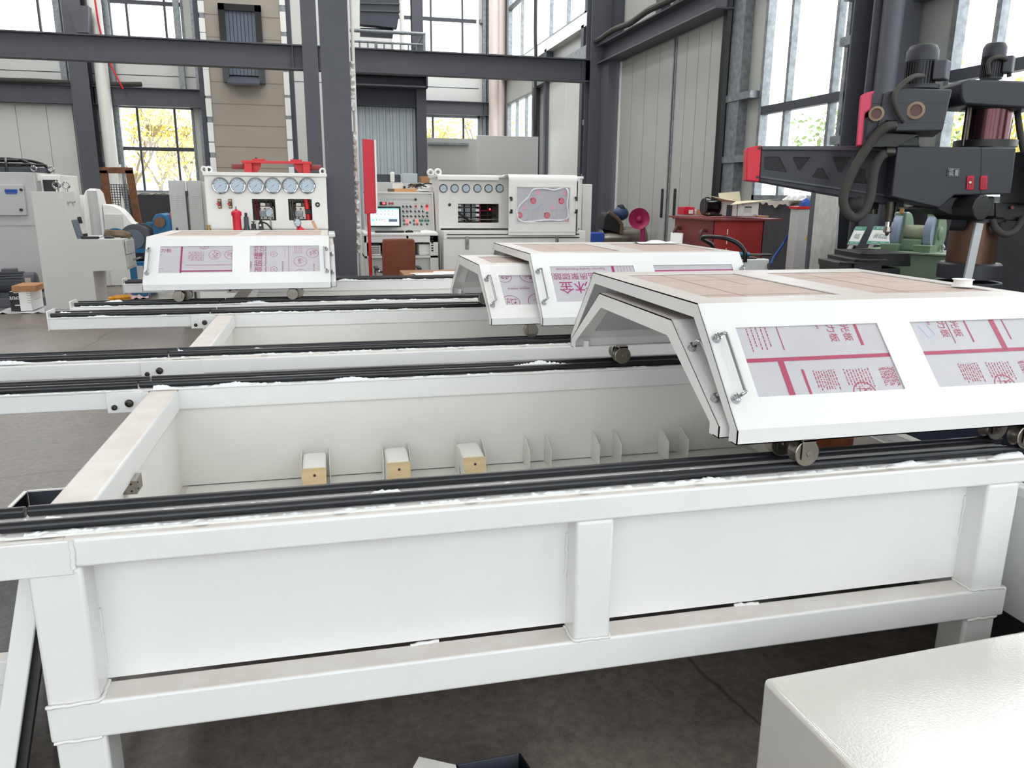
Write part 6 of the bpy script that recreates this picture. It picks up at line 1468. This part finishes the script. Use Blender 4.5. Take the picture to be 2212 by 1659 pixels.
def vmotor(xc, yt, yb, r, w=0, box=1):
    c = at_d(xc, yb, DD + w); z0, z1 = c.z, at_d(xc, yt, DD + w).z; o = V((c.x, c.y, z0)); h = z1 - z0
    mm = M().lathe([(r * .92, 0), (r * .92, h * .62), (r * 1.0, h * .62), (r * 1.0, h * .86), (r * .82, h * .98), (r * .7, h)], o, Z_, 28).build('head_motor' if box == 1 else 'lift_motor', 'drill_grey', t)
    m = M()
    for k in range(30):
        a_ = 2 * PI * k / 30; d = V((math.cos(a_), math.sin(a_), 0)); m.obox(o, d, V((-d.y, d.x, 0)), Z_, (r * .9, -.003, h * .06), (r * 1.0, .003, h * .6))
    m.build('cooling_fins', 'black', mm, smooth=0)
    e_ = (fu * .75 - FH * .66).normalized(); n_ = V((-e_.y, e_.x, 0))
    M().obox(o, e_, n_, Z_, (r * .9, -r * .6, h * .14), (r * 1.7, r * .6, h * .6)).build('terminal_box', 'graphite', mm, .008)
    return o, h, e_
vm = vmotor(1984, 98, 190, .085, -.05)
c = dn(1984, 190, .05); M().cyl((c.x, c.y, c.z - .01), (c.x, c.y, c.z + .012), .11).build('motor_flange', 'drill_grey', t)
vmotor(2140, 93, 172, .062, .0, 2)
M().tube([dn(1994, 164, .18), dn(1972, 166, .26), dn(1945, 186, .3), dn(1931, 210, .33), dn(1938, 240, .33), dn(1953, 264, .33)], .0135, 12).build('motor_cable', 'rubber', t)
M().tube([dn(2136, 160, .1), dn(2135, 135, .1), dn(2150, 124, .1), dn(2168, 125, .08), dn(2179, 140, .06), dn(2180, 166, .05)], .012, 10).build('motor_cable', 'rubber', t)
M().tube([dn(1930, 271, .34), dn(1912, 276, .34), dn(1885, 302, .32), dn(1845, 365, .30), dn(1823, 420, .30), dn(1826, 452, .30), dn(1845, 470, .30), dn(1865, 460, .3), dn(1880, 425, .29), dn(1888, 370, .28), dn(1903, 338, .28), dn(1927, 327, .27)], .026, 14, True, 8).build('hose_loop', 'rubber', t)
for x_, y_, d_ in ((1921, 272, (1, 0)), (1918, 329, (1, 0))): c = dn(x_, y_, .33) if y_ < 300 else dn(x_, y_, .275); M().cyl(c - fu * .02, c + fu * .03, .031).build('hose_gland', 'steel_dark', t)
M().tube([dn(2196, 225, -.05), dn(2200, 260, -.02), dq(2206, 300), dq(2212, 330)], .018, 10).build('hose', 'rubber', t)
M().tube([dn(2143, 476, .15), dn(2152, 495, .18), dn(2170, 506, .18), dn(2192, 498, .16), dn(2210, 470, .12)], .02, 12).build('hose_loop', 'rubber', t)
# spindle with chuck and the feed wheel under the arm
c = dn(1925, 430, .12)
def sz(y): return (dn(1925, y, .12)).z
so = V((c.x, c.y, 0))
for a_, b_, r_, r2_, mt_, n_ in ((436, 479, .030, .026, 'steel_dark', 'quill'), (479, 490, .016, .016, 'chrome', 'spindle'), (490, 500, .019, .024, 'steel', 'chuck'), (500, 503, .024, .018, 'chrome', 'chuck_ring'), (503, 509, .012, .008, 'steel_dark', 'chuck_jaw')):
    M().cyl((so.x, so.y, sz(a_)), (so.x, so.y, sz(b_)), r_, r2_, 20).build(n_, mt_, t)
c = dn(1847, 443, .05); M().lathe([(.055, 0), (.055, .05), (.03, .06)], c, -FH - fu * .3, 24).build('feed_wheel', 'black', t)
for x_, y_ in ((1838, 465), (1852, 462)): M().cyl(c - FH * .05, dn(x_, y_, .1), .006).build('feed_lever', 'black', t)
M().prism([dq(1870, 436), dq(1872, 452), dq(1898, 452), dq(1900, 436)], FH * .1).build('carriage_foot', 'black', t, .004); c = dn(1886, 452, -.05); M().cyl(c, c - Z_ * .03, .03).build('clamp_nut', 'steel_dark', t)
# light metal bar leaning in front of the column
a_, b_ = dn(2115, 482, .22), dn(2090, 600, .25); tag(M().bar(a_, a_ + (b_ - a_) * (a_.z / (a_.z - b_.z)), .045, .02, -FH).build('metal_bar', 'galv_light', bevel=.002), 'pale metal bar leaning against the brown drill column', 'bar')
# drill work table
DD = 5.1
t = thing('drill_table', 'black slotted machine work table under the drill spindle', 'table', (at_d(1880, 600, 5.1).x, at_d(1880, 600, 5.1).y, 0))
def tb(x0, x1, yt, yb, w0, w1, n='block', mt_='black', g=.004): return M().prism([dq(x0, yt) + FH * w0, dq(x0, yb) + FH * w0, dq(x1, yb) + FH * w0, dq(x1, yt) + FH * w0], FH * (w1 - w0)).build(n, mt_, t, g)
tb(1858, 1967, 547, 575, 0, .42, 'table_block'); tb(1805, 1850, 566, 580, -.05, .3, 'table_step'); tb(1834, 1893, 558, 585, -.08, .36, 'table_step')
for x0, x1, yt, w0, w1 in ((1858, 1905, 548, -.09, -.02), (1834, 1893, 559, -.16, -.1), (1870, 1906, 543, .1, .16), (1806, 1850, 566, -.12, -.06)): tb(x0, x1, yt - 3, yt, w0, w1, 'slot_edge', 'steel_dark', .002)
tb(1820, 1945, 580, 640, 0, .4, 'pedestal'); q7 = dq(1880, 640); M().box(q7.x - .3, q7.x + .3, q7.y - .1, q7.y + .4, 0, q7.z + .02).build('base', 'black', t, .01)
# bench grinder on its stand
DD = 5.65; a_ = -.62
gx, gy = at_d(1985, 500, DD).x, at_d(1985, 500, DD).y
t = thing('bench_grinder', 'pale green double wheel bench grinder on a green cabinet stand behind the drill', 'grinder', (gx, gy, 0))
e_ = (fu * .69 - FH * .72).normalized(); n_ = V((-e_.y, e_.x, 0))      # wheel axis
gc = at_d(1979, 502, DD)
M().lathe([(.035, -.09), (.05, -.07), (.053, 0), (.05, .07), (.035, .09)], gc, e_, 28).build('motor_body', 'olive', t)
for s in (-1, 1):
    c = gc + e_ * (.112 * s); gr = M()
    n = 26; prof = []
    for k in range(n + 1): th = -2.0 + 3.8 * k / n; prof.append(c + (Z_ * math.sin(th) * .142 + n_ * math.cos(th) * .142))
    gr.prism(prof, e_ * .085 * 1); gr = gr
    for i in range(len(gr.v)): gr.v[i] = gr.v[i] - e_ * .04
    g_ = gr.build('wheel_guard', 'green', t, .006)
    M().lathe([(.122, -.025), (.122, .025)], c, e_, 28).build('grinding_wheel', 'blue_grey', t); M().lathe([(.045, .04), (.045, .055), (.02, .065)], c, e_, 20).build('hub_cap', 'green', g_)
    d0 = gc + e_ * (.112 * s) - n_ * .02; M().prism([d0 + e_ * -.06 - Z_ * .08 - n_ * .17, d0 + e_ * .06 - Z_ * .08 - n_ * .17, d0 + e_ * .035 - Z_ * .2 - n_ * .12, d0 - e_ * .045 - Z_ * .2 - n_ * .12], n_ * .1).build('dust_spout', 'green', t, .004)
    M().prism([c + Z_ * .13 + n_ * -.06, c + Z_ * .17 + n_ * -.05, c + Z_ * .16 - n_ * .02, c + Z_ * .13 - n_ * .02], e_ * .02).build('spark_arrester', 'brass', t)
zt = at_d(2010, 546, DD).z; sc_ = gc - n_ * .02
M().obox(V((sc_.x, sc_.y, 0)), e_, n_, Z_, (-.3, -.17, 0), (.34, .22, zt)).build('stand', 'green', t, .006)
M().obox(V((sc_.x, sc_.y, 0)), e_, n_, Z_, (-.33, -.2, zt), (.37, .25, zt + .015)).build('stand_top', 'green', t, .004); M().obox(V((sc_.x, sc_.y, 0)), e_, n_, Z_, (-.07, -.05, zt + .015), (.07, .06, gc.z - .045)).build('pedestal', 'green', t, .01)
M().obox(V((sc_.x, sc_.y, 0)), e_, n_, Z_, (-.26, -.185, zt - .4), (-.06, -.17, zt - .05)).build('switch_panel', 'cabinet_green', t, .003); o = V((sc_.x, sc_.y, 0))
M().obox(o, e_, n_, Z_, (-.24, -.19, zt - .13), (-.12, -.186, zt - .06)).build('label_plate', 'label_pink', t, smooth=0); M().obox(o, e_, n_, Z_, (.342, -.05, zt - .24), (.345, .12, zt - .15)).build('label_plate', 'paper', t, smooth=0)
M().cyl(o + e_ * -.14 - n_ * .185 + Z_ * (zt - .26), o + e_ * -.14 - n_ * .21 + Z_ * (zt - .26), .018).build('switch_knob', 'black', t)
M().tube([o + e_ * .342 + Z_ * (zt - .07) - n_ * .05, o + e_ * .38 + Z_ * (zt - .07) - n_ * .05, o + e_ * .38 + Z_ * (zt - .07) + n_ * .12, o + e_ * .342 + Z_ * (zt - .07) + n_ * .12], .007, 8, False).build('drawer_handle', 'green', t)
M().tube([gc + e_ * .2 - Z_ * .1, at_d(2036, 530, DD - .1), at_d(2034, 555, DD - .15), at_d(2012, 580, DD - .2), at_d(1996, 592, DD - .15)], .008, 8).build('power_cable', 'cabinet_grey', t)
o_ = o + e_ * .25 + n_ * .1; tag(M().lathe([(.05, 0), (.05, .02), (.03, .025), (.03, .08)], V((o_.x, o_.y, zt + .016)), Z_, 16).build('grinding_cup', 'steel', bevel=.002), 'small metal cup on the top of the green grinder stand', 'cup')
# zone signs on bent stands
DD = 6.5
def sign(pts, lines, lb, stem, shine=0):
    P = [at_d(x, y, DD + (.10 if k < 2 else 0)) for k, (x, y) in enumerate(pts)]
    t = thing('zone_sign', lb, 'sign', (P[3].x, P[3].y, 0), group='green and white zone signs')
    ex = (P[1] - P[0]); W = ex.length; ey = (P[0] - P[3]); H = ey.length
    nn = ex.cross(ey).normalized(); nn = nn if nn.dot(FH) < 0 else -nn
    b_ = M().prism(P, nn * -.012).build('board', 'panel_light', t, .002)
    ex.normalize(); ey.normalize(); A, B, C = Flat(9, H), Flat(9, H), Flat(9, H)
    A.rect(0, W, H * .78, H * .985); A.rect(0, W, H * .015, H * .15)
    [B.rect(W * (.08 + .075 * k), W * (.14 + .075 * k), H * .83, H * .93) for k in range(8)]; [B.rect(W * (.2 + .075 * k + (.06 if k > 3 else 0)), W * (.255 + .075 * k + (.06 if k > 3 else 0)), H * .055, H * .115) for k in range(8)]; C.text(lines, W * .5, H * .45, H * .3, width=W * (.66 if len(lines) > 3 else .5))
    for F, m_, n in ((A, 'sign_green', 'sign_band'), (B, 'paper', 'sign_lettering'), (C, 'green_dark', 'sign_lettering')):
        F.W = W; F.lay(P[3], ex, ey, nn, n, m_, b_, .001)
    m = M(); m.tube([at_d(stem[0][0], stem[0][1], DD) + FH * .02, at_d(stem[1][0], stem[1][1], DD) + FH * .03, at_d(stem[2][0], stem[2][1], DD) + FH * .03, V((at_d(stem[2][0], stem[2][1], DD).x, at_d(stem[2][0], stem[2][1], DD).y, .02)) + FH * .03], .018, 8, False); m.build('stand_tube', 'cream', t)
    q = at_d(stem[2][0], 560, DD); M().lathe([(.16, 0), (.16, .02)], V((q.x, q.y, 0)), Z_, 24).build('stand_foot', 'cream', t)
sign([(1849, 489), (1873, 490), (1853, 530), (1831, 527)], '调试区', 'smaller tilted green and white zone sign, next to the grey stone slab', ((1843, 528), (1837, 540), (1834, 560)))
sign([(1889, 488), (1935, 490), (1920, 531), (1872, 526)], '调试2区', 'larger tilted green and white zone sign behind the drill chuck', ((1887, 527), (1884, 535), (1880, 556)))
# grey stone slab standing on end
DD = 6.7
t = thing('stone_slab', 'tall mottled grey slab with steel edge strips standing behind the drill arm', 'slab', (at_d(1790, 560, DD).x, at_d(1790, 560, DD).y, 0))
q0, q1 = at_d(1764, 400, DD), at_d(1813, 400, DD); q2, q3 = at_d(1748, 575, DD), at_d(1803, 575, DD)
kx_ = (q2 - q0) * (q0.z / (q0.z - q2.z)); k2_ = (q3 - q1) * (q1.z / (q1.z - q3.z))
M().prism([q0, q0 + kx_, q1 + k2_, q1], FH * .05).build('slab', 'stone', t, .004)
M().prism([q1, q1 + k2_, q1 + k2_ + fu * .014, q1 + fu * .014], FH * .055).build('edge_strip', 'galv_light', t, .002); M().prism([q0 - fu * .02, q0 + kx_ - fu * .02, q0 + kx_, q0], FH * .055).build('edge_strip', 'graphite', t, .002)
# grey switch box with red cap and warning triangle
DD = 7.0
t = thing('switch_box', 'slim grey electrical box with a red cap and a yellow warning triangle', 'electrical box', (at_d(1740, 560, DD).x, at_d(1740, 560, DD).y, 0))
q0, q1, q2, q3 = at_d(1725, 452, DD), at_d(1760, 452, DD), at_d(1713, 576, DD), at_d(1748, 576, DD); ka, kb = (q2 - q0) * (q0.z / (q0.z - q2.z)), (q3 - q1) * (q1.z / (q1.z - q3.z))
M().prism([q0, q0 + ka, q1 + kb, q1], FH * .2).build('body', 'cabinet_grey', t, .004)
M().prism([at_d(1723, 446, DD - .01), at_d(1723, 452, DD - .01), at_d(1761, 452, DD - .01), at_d(1761, 446, DD - .01)], FH * .23).build('cap', 'red', t, .003)
tri = M().prism([at_d(1752, 494, DD - .003), at_d(1738, 518, DD - .003), at_d(1752, 519, DD - .003)], FH * .003).build('warning_triangle', 'yellow_sign', t, smooth=0)
F = at_d(1748, 512, DD - .004); M().box(F.x - .006, F.x + .006, F.y - .004, F.y - .001, F.z - .01, F.z + .035).build('bolt_symbol', 'black', tri, smooth=0)
c = at_d(1752, 440, DD); m = M().ball(V((c.x, c.y + .08, at_d(1723, 446, DD).z + .001)), .06, .05, .055, 14, 8, 0)
for i, v in enumerate(m.v): m.v[i] = v + V((.02 * noise.noise(v * 30), 0, max(0, .03 * noise.noise(v * 26))))
tag(m.build('blue_rag', 'blue_cloth'), 'blue cloth bundle on the red cap of the slim electrical box', 'cloth')
tag(M().tube([at_x(1725, 450, 4.95), at_x(1716, 470, 4.93), at_x(1706, 500, 4.9), at_x(1690, 530, 4.85), at_x(1672, 555, 4.6), at_z(1665, 570, .9)], .012, 8).build('blue_cable', 'blue_cloth'), 'thin blue cable hanging down the dark dado left of the slim electrical box', 'cable')
m = M()
for k in range(10): c = at_x(1700 + k * 4, 434 + (k % 3), 4.9); m.ball(V((c.x, c.y, SILL + .0)), .05, .06, .03 + .02 * (k % 3), 8, 5, 0)
tag(m.build('tissue_heap', 'paper', kind='stuff'), 'crumpled white paper scraps on the sill by the slim electrical box', 'scraps')
# red steel cupboard with things on it
cr = at_d(1542, 472, 7.5); rx0, ry0, rz = cr.x, cr.y, cr.z
rx1 = at_y(1652, 472, ry0).x; ry1 = at_x(1459, 468, rx0).y
t = thing('red_cupboard', 'dull red steel cupboard with a worn board on top, before the sliding door', 'cupboard', ((rx0 + rx1) / 2, (ry0 + ry1) / 2, 0))
M().box(rx0, rx0 + .012, ry0, ry1, 0, rz - .015).build('end_panel', 'red_dull', t); M().box(rx0, rx1, ry0, ry0 + .012, 0, rz - .015).build('front_panel', 'red_lit', t, .004); M().box(rx1 - .012, rx1, ry0, ry1, 0, rz - .015).build('end_panel', 'red_dull', t)  # front has a brighter copy of the red: its lighting put into the colour
M().box(rx0 + .01, rx1 - .01, ry0 + .01, ry1, .02, .05).box(rx0, rx1, ry1 - .01, ry1, 0, rz - .015).build('shell', 'red_dull', t)
m = M(); n = 16; vs = []
for j, y in enumerate((ry0 - .05, ry1 + .05)):
    for i in range(n + 1): x = rx0 - .06 + (rx1 - rx0 + .22) * i / n; z = rz - .015 + (.012 * noise.noise(V((x * 5, y, 0))) if 2 < i < n - 2 else 0); vs += [(x, y, z), (x, y, z + .016)]
k = 2 * (n + 1); fs = []
for i in range(n): a = 2 * i; fs += [(a, a + 2, a + 3, a + 1), (k + a, k + a + 1, k + a + 3, k + a + 2), (a + 1, a + 3, k + a + 3, k + a + 1), (a, k + a, k + a + 2, a + 2)]
fs += [(0, 1, k + 1, k), (2 * n, k + 2 * n, k + 2 * n + 1, 2 * n + 1)]
m.add(vs, fs).build('top_board', 'red_dull', t, smooth=0)
for y in (ry0 + .12, ry1 - .15): M().tube([V((rx0, y, rz - .12)), V((rx0 - .05, y, rz - .12)), V((rx0 - .07, y, rz - .16)), V((rx0 - .06, y, rz - .22))], .018, 8).build('lifting_hook', 'red_dark', t)
m = M()
for k in range(12): z = rz - .1 - k * .09; m.box((rx0 + rx1) / 2 - .12, (rx0 + rx1) / 2 - .112, ry0 - .001, ry0, z - .05, z)
m.build('chalk_line', 'paper', t, smooth=0)
zt = rz + .014; T_ = lambda x: at_y(x, 470, ry0 + .25).x
def small(x0, x1, h, d, n, mt_, lb, cat, y0=None, bev=.004): 
    y0 = ry0 + .2 if y0 is None else y0; return tag(M().box(at_y(x0, 460, y0).x, at_y(x1, 460, y0).x, y0, y0 + d, zt, zt + h).build(n, mt_, bevel=bev), lb, cat)
b = thing('parts_bin', 'small bright red plastic parts bin on the red cupboard', 'bin', (at_y(1488, 460, ry0 + .75).x, ry0 + .8, zt)); yy = ry0 + .75; xa, xb = at_y(1478, 460, yy).x, at_y(1500, 460, yy).x
M().box(xa, xb, yy, yy + .006, zt, zt + .06).box(xa, xb, yy + .16, yy + .166, zt, zt + .08).box(xa, xa + .006, yy, yy + .166, zt, zt + .08).box(xb - .006, xb, yy, yy + .166, zt, zt + .08).box(xa, xb, yy, yy + .166, zt, zt + .005).build('shell', 'red_bright', b, .002); M().box(xa + .05, xa + .1, yy - .003, yy, zt + .01, zt + .05).build('label_card', 'paper', b)
small(1500, 1515, .05, .14, 'carton', 'cream', 'small pale carton on the red cupboard beside the red bin', 'box', ry0 + .75); small(1516, 1532, .06, .12, 'carton', 'cardboard', 'small brown carton on the red cupboard before the cable reel', 'box', ry0 + .62)
yy = ry0 + .35; rl = lambda x, y: at_y(x, y, yy); c = rl(1543, 455); R = .085
t = thing('cable_reel', 'black cable reel on a tube stand on the red cupboard', 'cable reel', (c.x, yy, zt)); cz_ = zt + .09
for s in (-.075, .07): M().lathe([(.082, s), (.082, s + .006)], V((c.x, yy + .09, cz_)), X_, 28).build('reel_flange', 'black', t)
M().lathe([(.062, -.07), (.062, .07)], V((c.x, yy + .09, cz_)), X_, 24).build('cable_coil', 'black_gloss', t)
xa, xb = rl(1521, 455).x, rl(1562, 455).x; M().tube([V((xb, yy, zt + .008)), V((xa + .02, yy, zt + .008)), V((xa, yy, zt + .05)), V((xa + .01, yy + .02, zt + .16)), V((xa + .05, yy + .05, zt + .18)), V((c.x, yy + .09, zt + .17))], .008, 8).build('stand_tube', 'steel_dark', t)
m = M(); o1 = V((rl(1565, 455).x, yy + .05, zt)); tag(m.tube([o1, o1 + V((.02, 0, .05)), o1 + V((-.0, 0, .12)), o1 + V((-.04, 0, .16)), o1 + V((-.05, .02, .2))], .008, 7).build('loose_cable', 'rubber'), 'loose dark cable end rising between the reel and the white carton', 'cable')
xa, xb = at_y(1592, 460, ry0 + .05).x, at_y(1639, 460, ry0 + .05).x; yy = ry0 + .05
zc2 = at_y(1615, 436, yy).z
b = thing('printer_carton', 'open white printer carton with raised flaps on the red cupboard', 'carton', ((xa + xb) / 2, yy + .2, zt))
m = M().box(xa, xb, yy, yy + .005, zt, zc2).box(xa, xb, yy + .35, yy + .355, zt, zc2).box(xa, xa + .005, yy, yy + .355, zt, zc2).box(xb - .005, xb, yy, yy + .355, zt, zc2).box(xa, xb, yy, yy + .355, zt, zt + .005).build('box', 'paper', b)
M().prism([V((xa - .02, yy, zc2)), V((xb + .08, yy, zc2 + .015)), V((xb + .12, yy - .05, zc2 + .02)), V((xa - .14, yy - .12, zc2 - .03))], (0, 0, .004)).build('flap', 'flap_tan', b); M().prism([V((xa, yy, zc2)), V((xa, yy + .35, zc2)), V((xa - .12, yy + .35, zc2 + .05)), V((xa - .14, yy, zc2 + .02))], (0, 0, .004)).build('flap', 'flap_tan', b)
M().prism([V((xa, yy + .355, zc2)), V((xb, yy + .355, zc2)), V((xb, yy + .4, zc2 + .1)), V((xa, yy + .4, zc2 + .08))], (0, .004, 0)).build('flap', 'flap_tan', b)
pr_ = V((xa + (xb - xa) * .30, yy, zt + (zc2 - zt) * .28)); w_, h_ = (xb - xa) * .36, (zc2 - zt) * .42
M().box(pr_.x, pr_.x + w_, yy - .002, yy, pr_.z, pr_.z + h_).build('printer_picture', 'panel', b, smooth=0); M().box(pr_.x + .01, pr_.x + w_ * .95, yy - .003, yy - .002, pr_.z + h_ * .78, pr_.z + h_ * .98).build('printer_picture', 'graphite_dark', b, smooth=0)
F = Flat(xb - xa, zc2 - zt); F.text('Canon', .045, F.H * .86, .022); F.lay((xa, yy, zt), X_, Z_, -Y_, 'carton_lettering', 'btn_red', b); F = Flat(xb - xa, zc2 - zt); F.rect(F.W * .7, F.W * .93, F.H * .08, F.H * .11); F.rect(F.W * .05, F.W * .3, F.H * .12, F.H * .14); F.rect(F.W * .75, F.W * .9, F.H * .13, F.H * .16); F.lay((xa, yy, zt), X_, Z_, -Y_, 'carton_lettering', 'grey_text', b)
small(1640, 1662, .012, .3, 'thin_board', 'wood_tan', 'thin tan board under the right side of the open carton, overhanging the red cupboard', 'board', ry0 - .02); small(1575, 1590, .11, .06, 'motor_part', 'graphite_dark', 'small dark machine part between cable reel and open carton', 'machine part', ry0 + .15)
# grey panel leaning on the cupboard's end, trolley with tools in front
c0_ = at_x(1457, 520, rx0 - .12); tag(M().prism([at_x(1446, 545, rx0 - .25), at_x(1449, 502, rx0 - .08), at_x(1474, 504, rx0 - .08), at_x(1470, 545, rx0 - .25)], (.012, 0, 0)).build('grey_panel', 'panel', bevel=.002), 'small plain grey panel leaning against the left end of the red cupboard', 'panel')
yt_ = 5.55; w = lambda x, y: at_y(x, y, yt_)
t = thing('tool_trolley', 'pale grey tool trolley with a black tube handle behind the middle hood', 'trolley', (w(1620, 560).x, yt_ + .2, 0))
xa, xb, zt2 = w(1570, 560).x, w(1662, 562).x, w(1640, 560).z
M().box(xa, xb, yt_, yt_ + .5, .12, zt2).build('body', 'panel', t, .008)
for x in (xa + .06, xb - .06):
    for y in (yt_ + .06, yt_ + .44): M().cyl((x - .02, y, .06), (x + .02, y, .06), .06).build('castor', 'black', t)
M().tube([w(1580, 545) + Y_ * .3, w(1576, 533) + Y_ * .3, w(1556, 521) + Y_ * .3, w(1560, 515) + Y_ * .25, w(1580, 516) + Y_ * .1, w(1600, 528) + Y_ * .03, w(1609, 545), w(1609, 566)], .017, 12).build('handle', 'black_gloss', t)
M().box(xa, xb - .1, yt_ + .02, yt_ + .48, zt2, zt2 + .012).build('top_mat', 'black', t)
a1_, b1_ = w(1610, 551) + Y_ * .1, w(1680, 560) + Y_ * .1; o = thing('air_tool', 'blue handled steel tool lying across the tool trolley', 'tool', (a1_.x, a1_.y, zt2 + .012))
a1_.z = zt2 + .03; b1_.z = zt2 + .025; M().cyl(a1_, a1_ + (b1_ - a1_) * .3, .02).build('grip', 'blue', o); M().cyl(a1_ + (b1_ - a1_) * .3, b1_, .009).build('shank', 'steel_dark', o)
tag(M().tube([w(1650, 558) + Y_ * .1, w(1660, 566) + Y_ * .02, w(1657, 580) - Y_ * .02, w(1664, 600) - Y_ * .02], .007, 8).build('hanging_cable', 'rubber'), 'thin black cable hanging over the right edge of the tool trolley', 'cable')
# compressor, pink fan and blue crate by the door
cx_ = at_x(1330, 500, 4.35); yq = cx_.y; w = lambda x, y: at_y(x, y, yq)
t = thing('air_compressor', 'small air compressor with a dark boxed guard on a silver tank, before the sliding door', 'compressor', (w(1340, 520).x, yq, 0))
g0 = [w(1304, 495), w(1306, 470), w(1314, 458), w(1334, 472), w(1343, 485), w(1342, 504)]
M().prism(g0, (0, .3, 0)).build('belt_guard', 'black', t, .01); M().tube(g0[2:] , .03, 8, False).build('guard_trim', 'fibre', t)
zt3 = w(1330, 515).z; c = V((w(1318, 515).x, yq + .2, zt3)); r_ = .17
M().lathe([(.05, -.12), (r_ * .8, -.08), (r_, 0), (r_, 1.0), (r_ * .8, 1.08), (.05, 1.12)], c + X_ * .0, X_, 24).build('air_tank', 'steel', t)
M().ball(V((w(1348, 462).x, yq + .15, w(1348, 462).z)), .13, .12, .11).build('pump_head', 'blue_dark', t); M().cyl((w(1345, 458).x, yq + .15, w(1345, 456).z), (w(1354, 456).x, yq + .15, w(1354, 454).z), .09).build('air_filter', 'black', t)
for x in (1322, 1375): M().box(w(x, 520).x - .03, w(x, 520).x + .03, yq + .1, yq + .3, 0, zt3 - .1).build('foot', 'black', t)
t = thing('pedestal_fan', 'pink round dish fan on a short stem in front of the compressor', 'fan', (w(1372, 520).x, yq - .25, 0)); c = w(1366, 472) - Y_ * .25
M().lathe([(.02, .0), (.10, .03), (.155, .09), (.16, .09), (.105, .02), (.02, -.01)], c, V((-.3, -1, .1)), 28).build('fan_dish', 'pink', t); M().tube([c + V((.05, 0, -.05)), c + V((.08, 0, -.2)), V((c.x + .08, c.y, .05))], .04, 10).build('stem', 'pink', t); M().lathe([(.2, 0), (.2, .05), (.05, .06)], V((c.x + .08, c.y, 0)), Z_, 24).build('fan_base', 'pink', t); M().ball(c - Y_ * .03, .05).build('hub', 'pink', t)
b0_ = w(1288, 512); tag(M().box(b0_.x - .12, b0_.x + .14, yq, yq + .3, 0, w(1288, 503).z).build('blue_crate', 'blue_cloth', bevel=.02), 'blue plastic crate left of the air compressor', 'crate')
# red rack at the right edge
DD = 5.9; a_ = at_d(2203, 534, DD); b_ = at_d(2188, 620, DD); kk = (b_ - a_) * (a_.z / (a_.z - b_.z))
t = thing('red_rack', 'dull red tube rack at the right edge of the picture, against the dark dado', 'rack', (a_.x + .25, a_.y, 0))
for off in (V((0, 0, 0)), fu * .5): M().bar(a_ + off, V((a_.x, a_.y, 0)) + off, .045, .045, FH).build('upright', 'red_dull', t)
for z in (a_.z, at_d(2200, 618, DD).z): M().bar(V((a_.x, a_.y, z)), V((a_.x, a_.y, z)) + fu * .5, .04, .04).build('rail', 'red_dull', t)
z = at_d(2200, 618, DD).z; tag(M().box(a_.x + .12, a_.x + .3, a_.y - .1, a_.y + .0, z + .021, z + .06).build('small_box', 'paper', bevel=.004), 'small white box on the lower rail of the red rack', 'box')
SKY=5; FILLS=[(x,y,e) for x in (-6,-1,3) for y,e in ((-3,40),(5,75),(11,220),(18,300))]; EXPO=-.18
# ================================================================== light, sky, exposure
w = bpy.data.worlds.new('sky'); S.world = w; w.use_nodes = True
bg = w.node_tree.nodes['Background']; bg.inputs['Color'].default_value = (.955, .972, 1, 1); bg.inputs['Strength'].default_value = SKY
def ceiling_fill(x, y, sx, sy, e, z=8.85, col=(1, .995, .99)):  # area lamps added under the solid ceiling to brighten the hall
    l = bpy.data.lights.new('fill_light', 'AREA'); l.shape = 'RECTANGLE'; l.size = sx; l.size_y = sy; l.energy = e; l.color = col
    o = bpy.data.objects.new('fill_light', l); COL.objects.link(o); o.location = (x, y, z)
for x, y, e in FILLS: ceiling_fill(x, y, 1.6, 6, e)
S.view_settings.view_transform = 'Standard'; S.view_settings.look = 'None'; S.view_settings.exposure = EXPO; S.view_settings.gamma = 1
S.view_settings.use_curve_mapping = False
S.cycles.max_bounces = 8; S.cycles.diffuse_bounces = 4; S.cycles.glossy_bounces = 4; S.cycles.transparent_max_bounces = 12
S.cycles.sample_clamp_indirect = 8; S.cycles.caustics_reflective = False; S.cycles.caustics_refractive = False
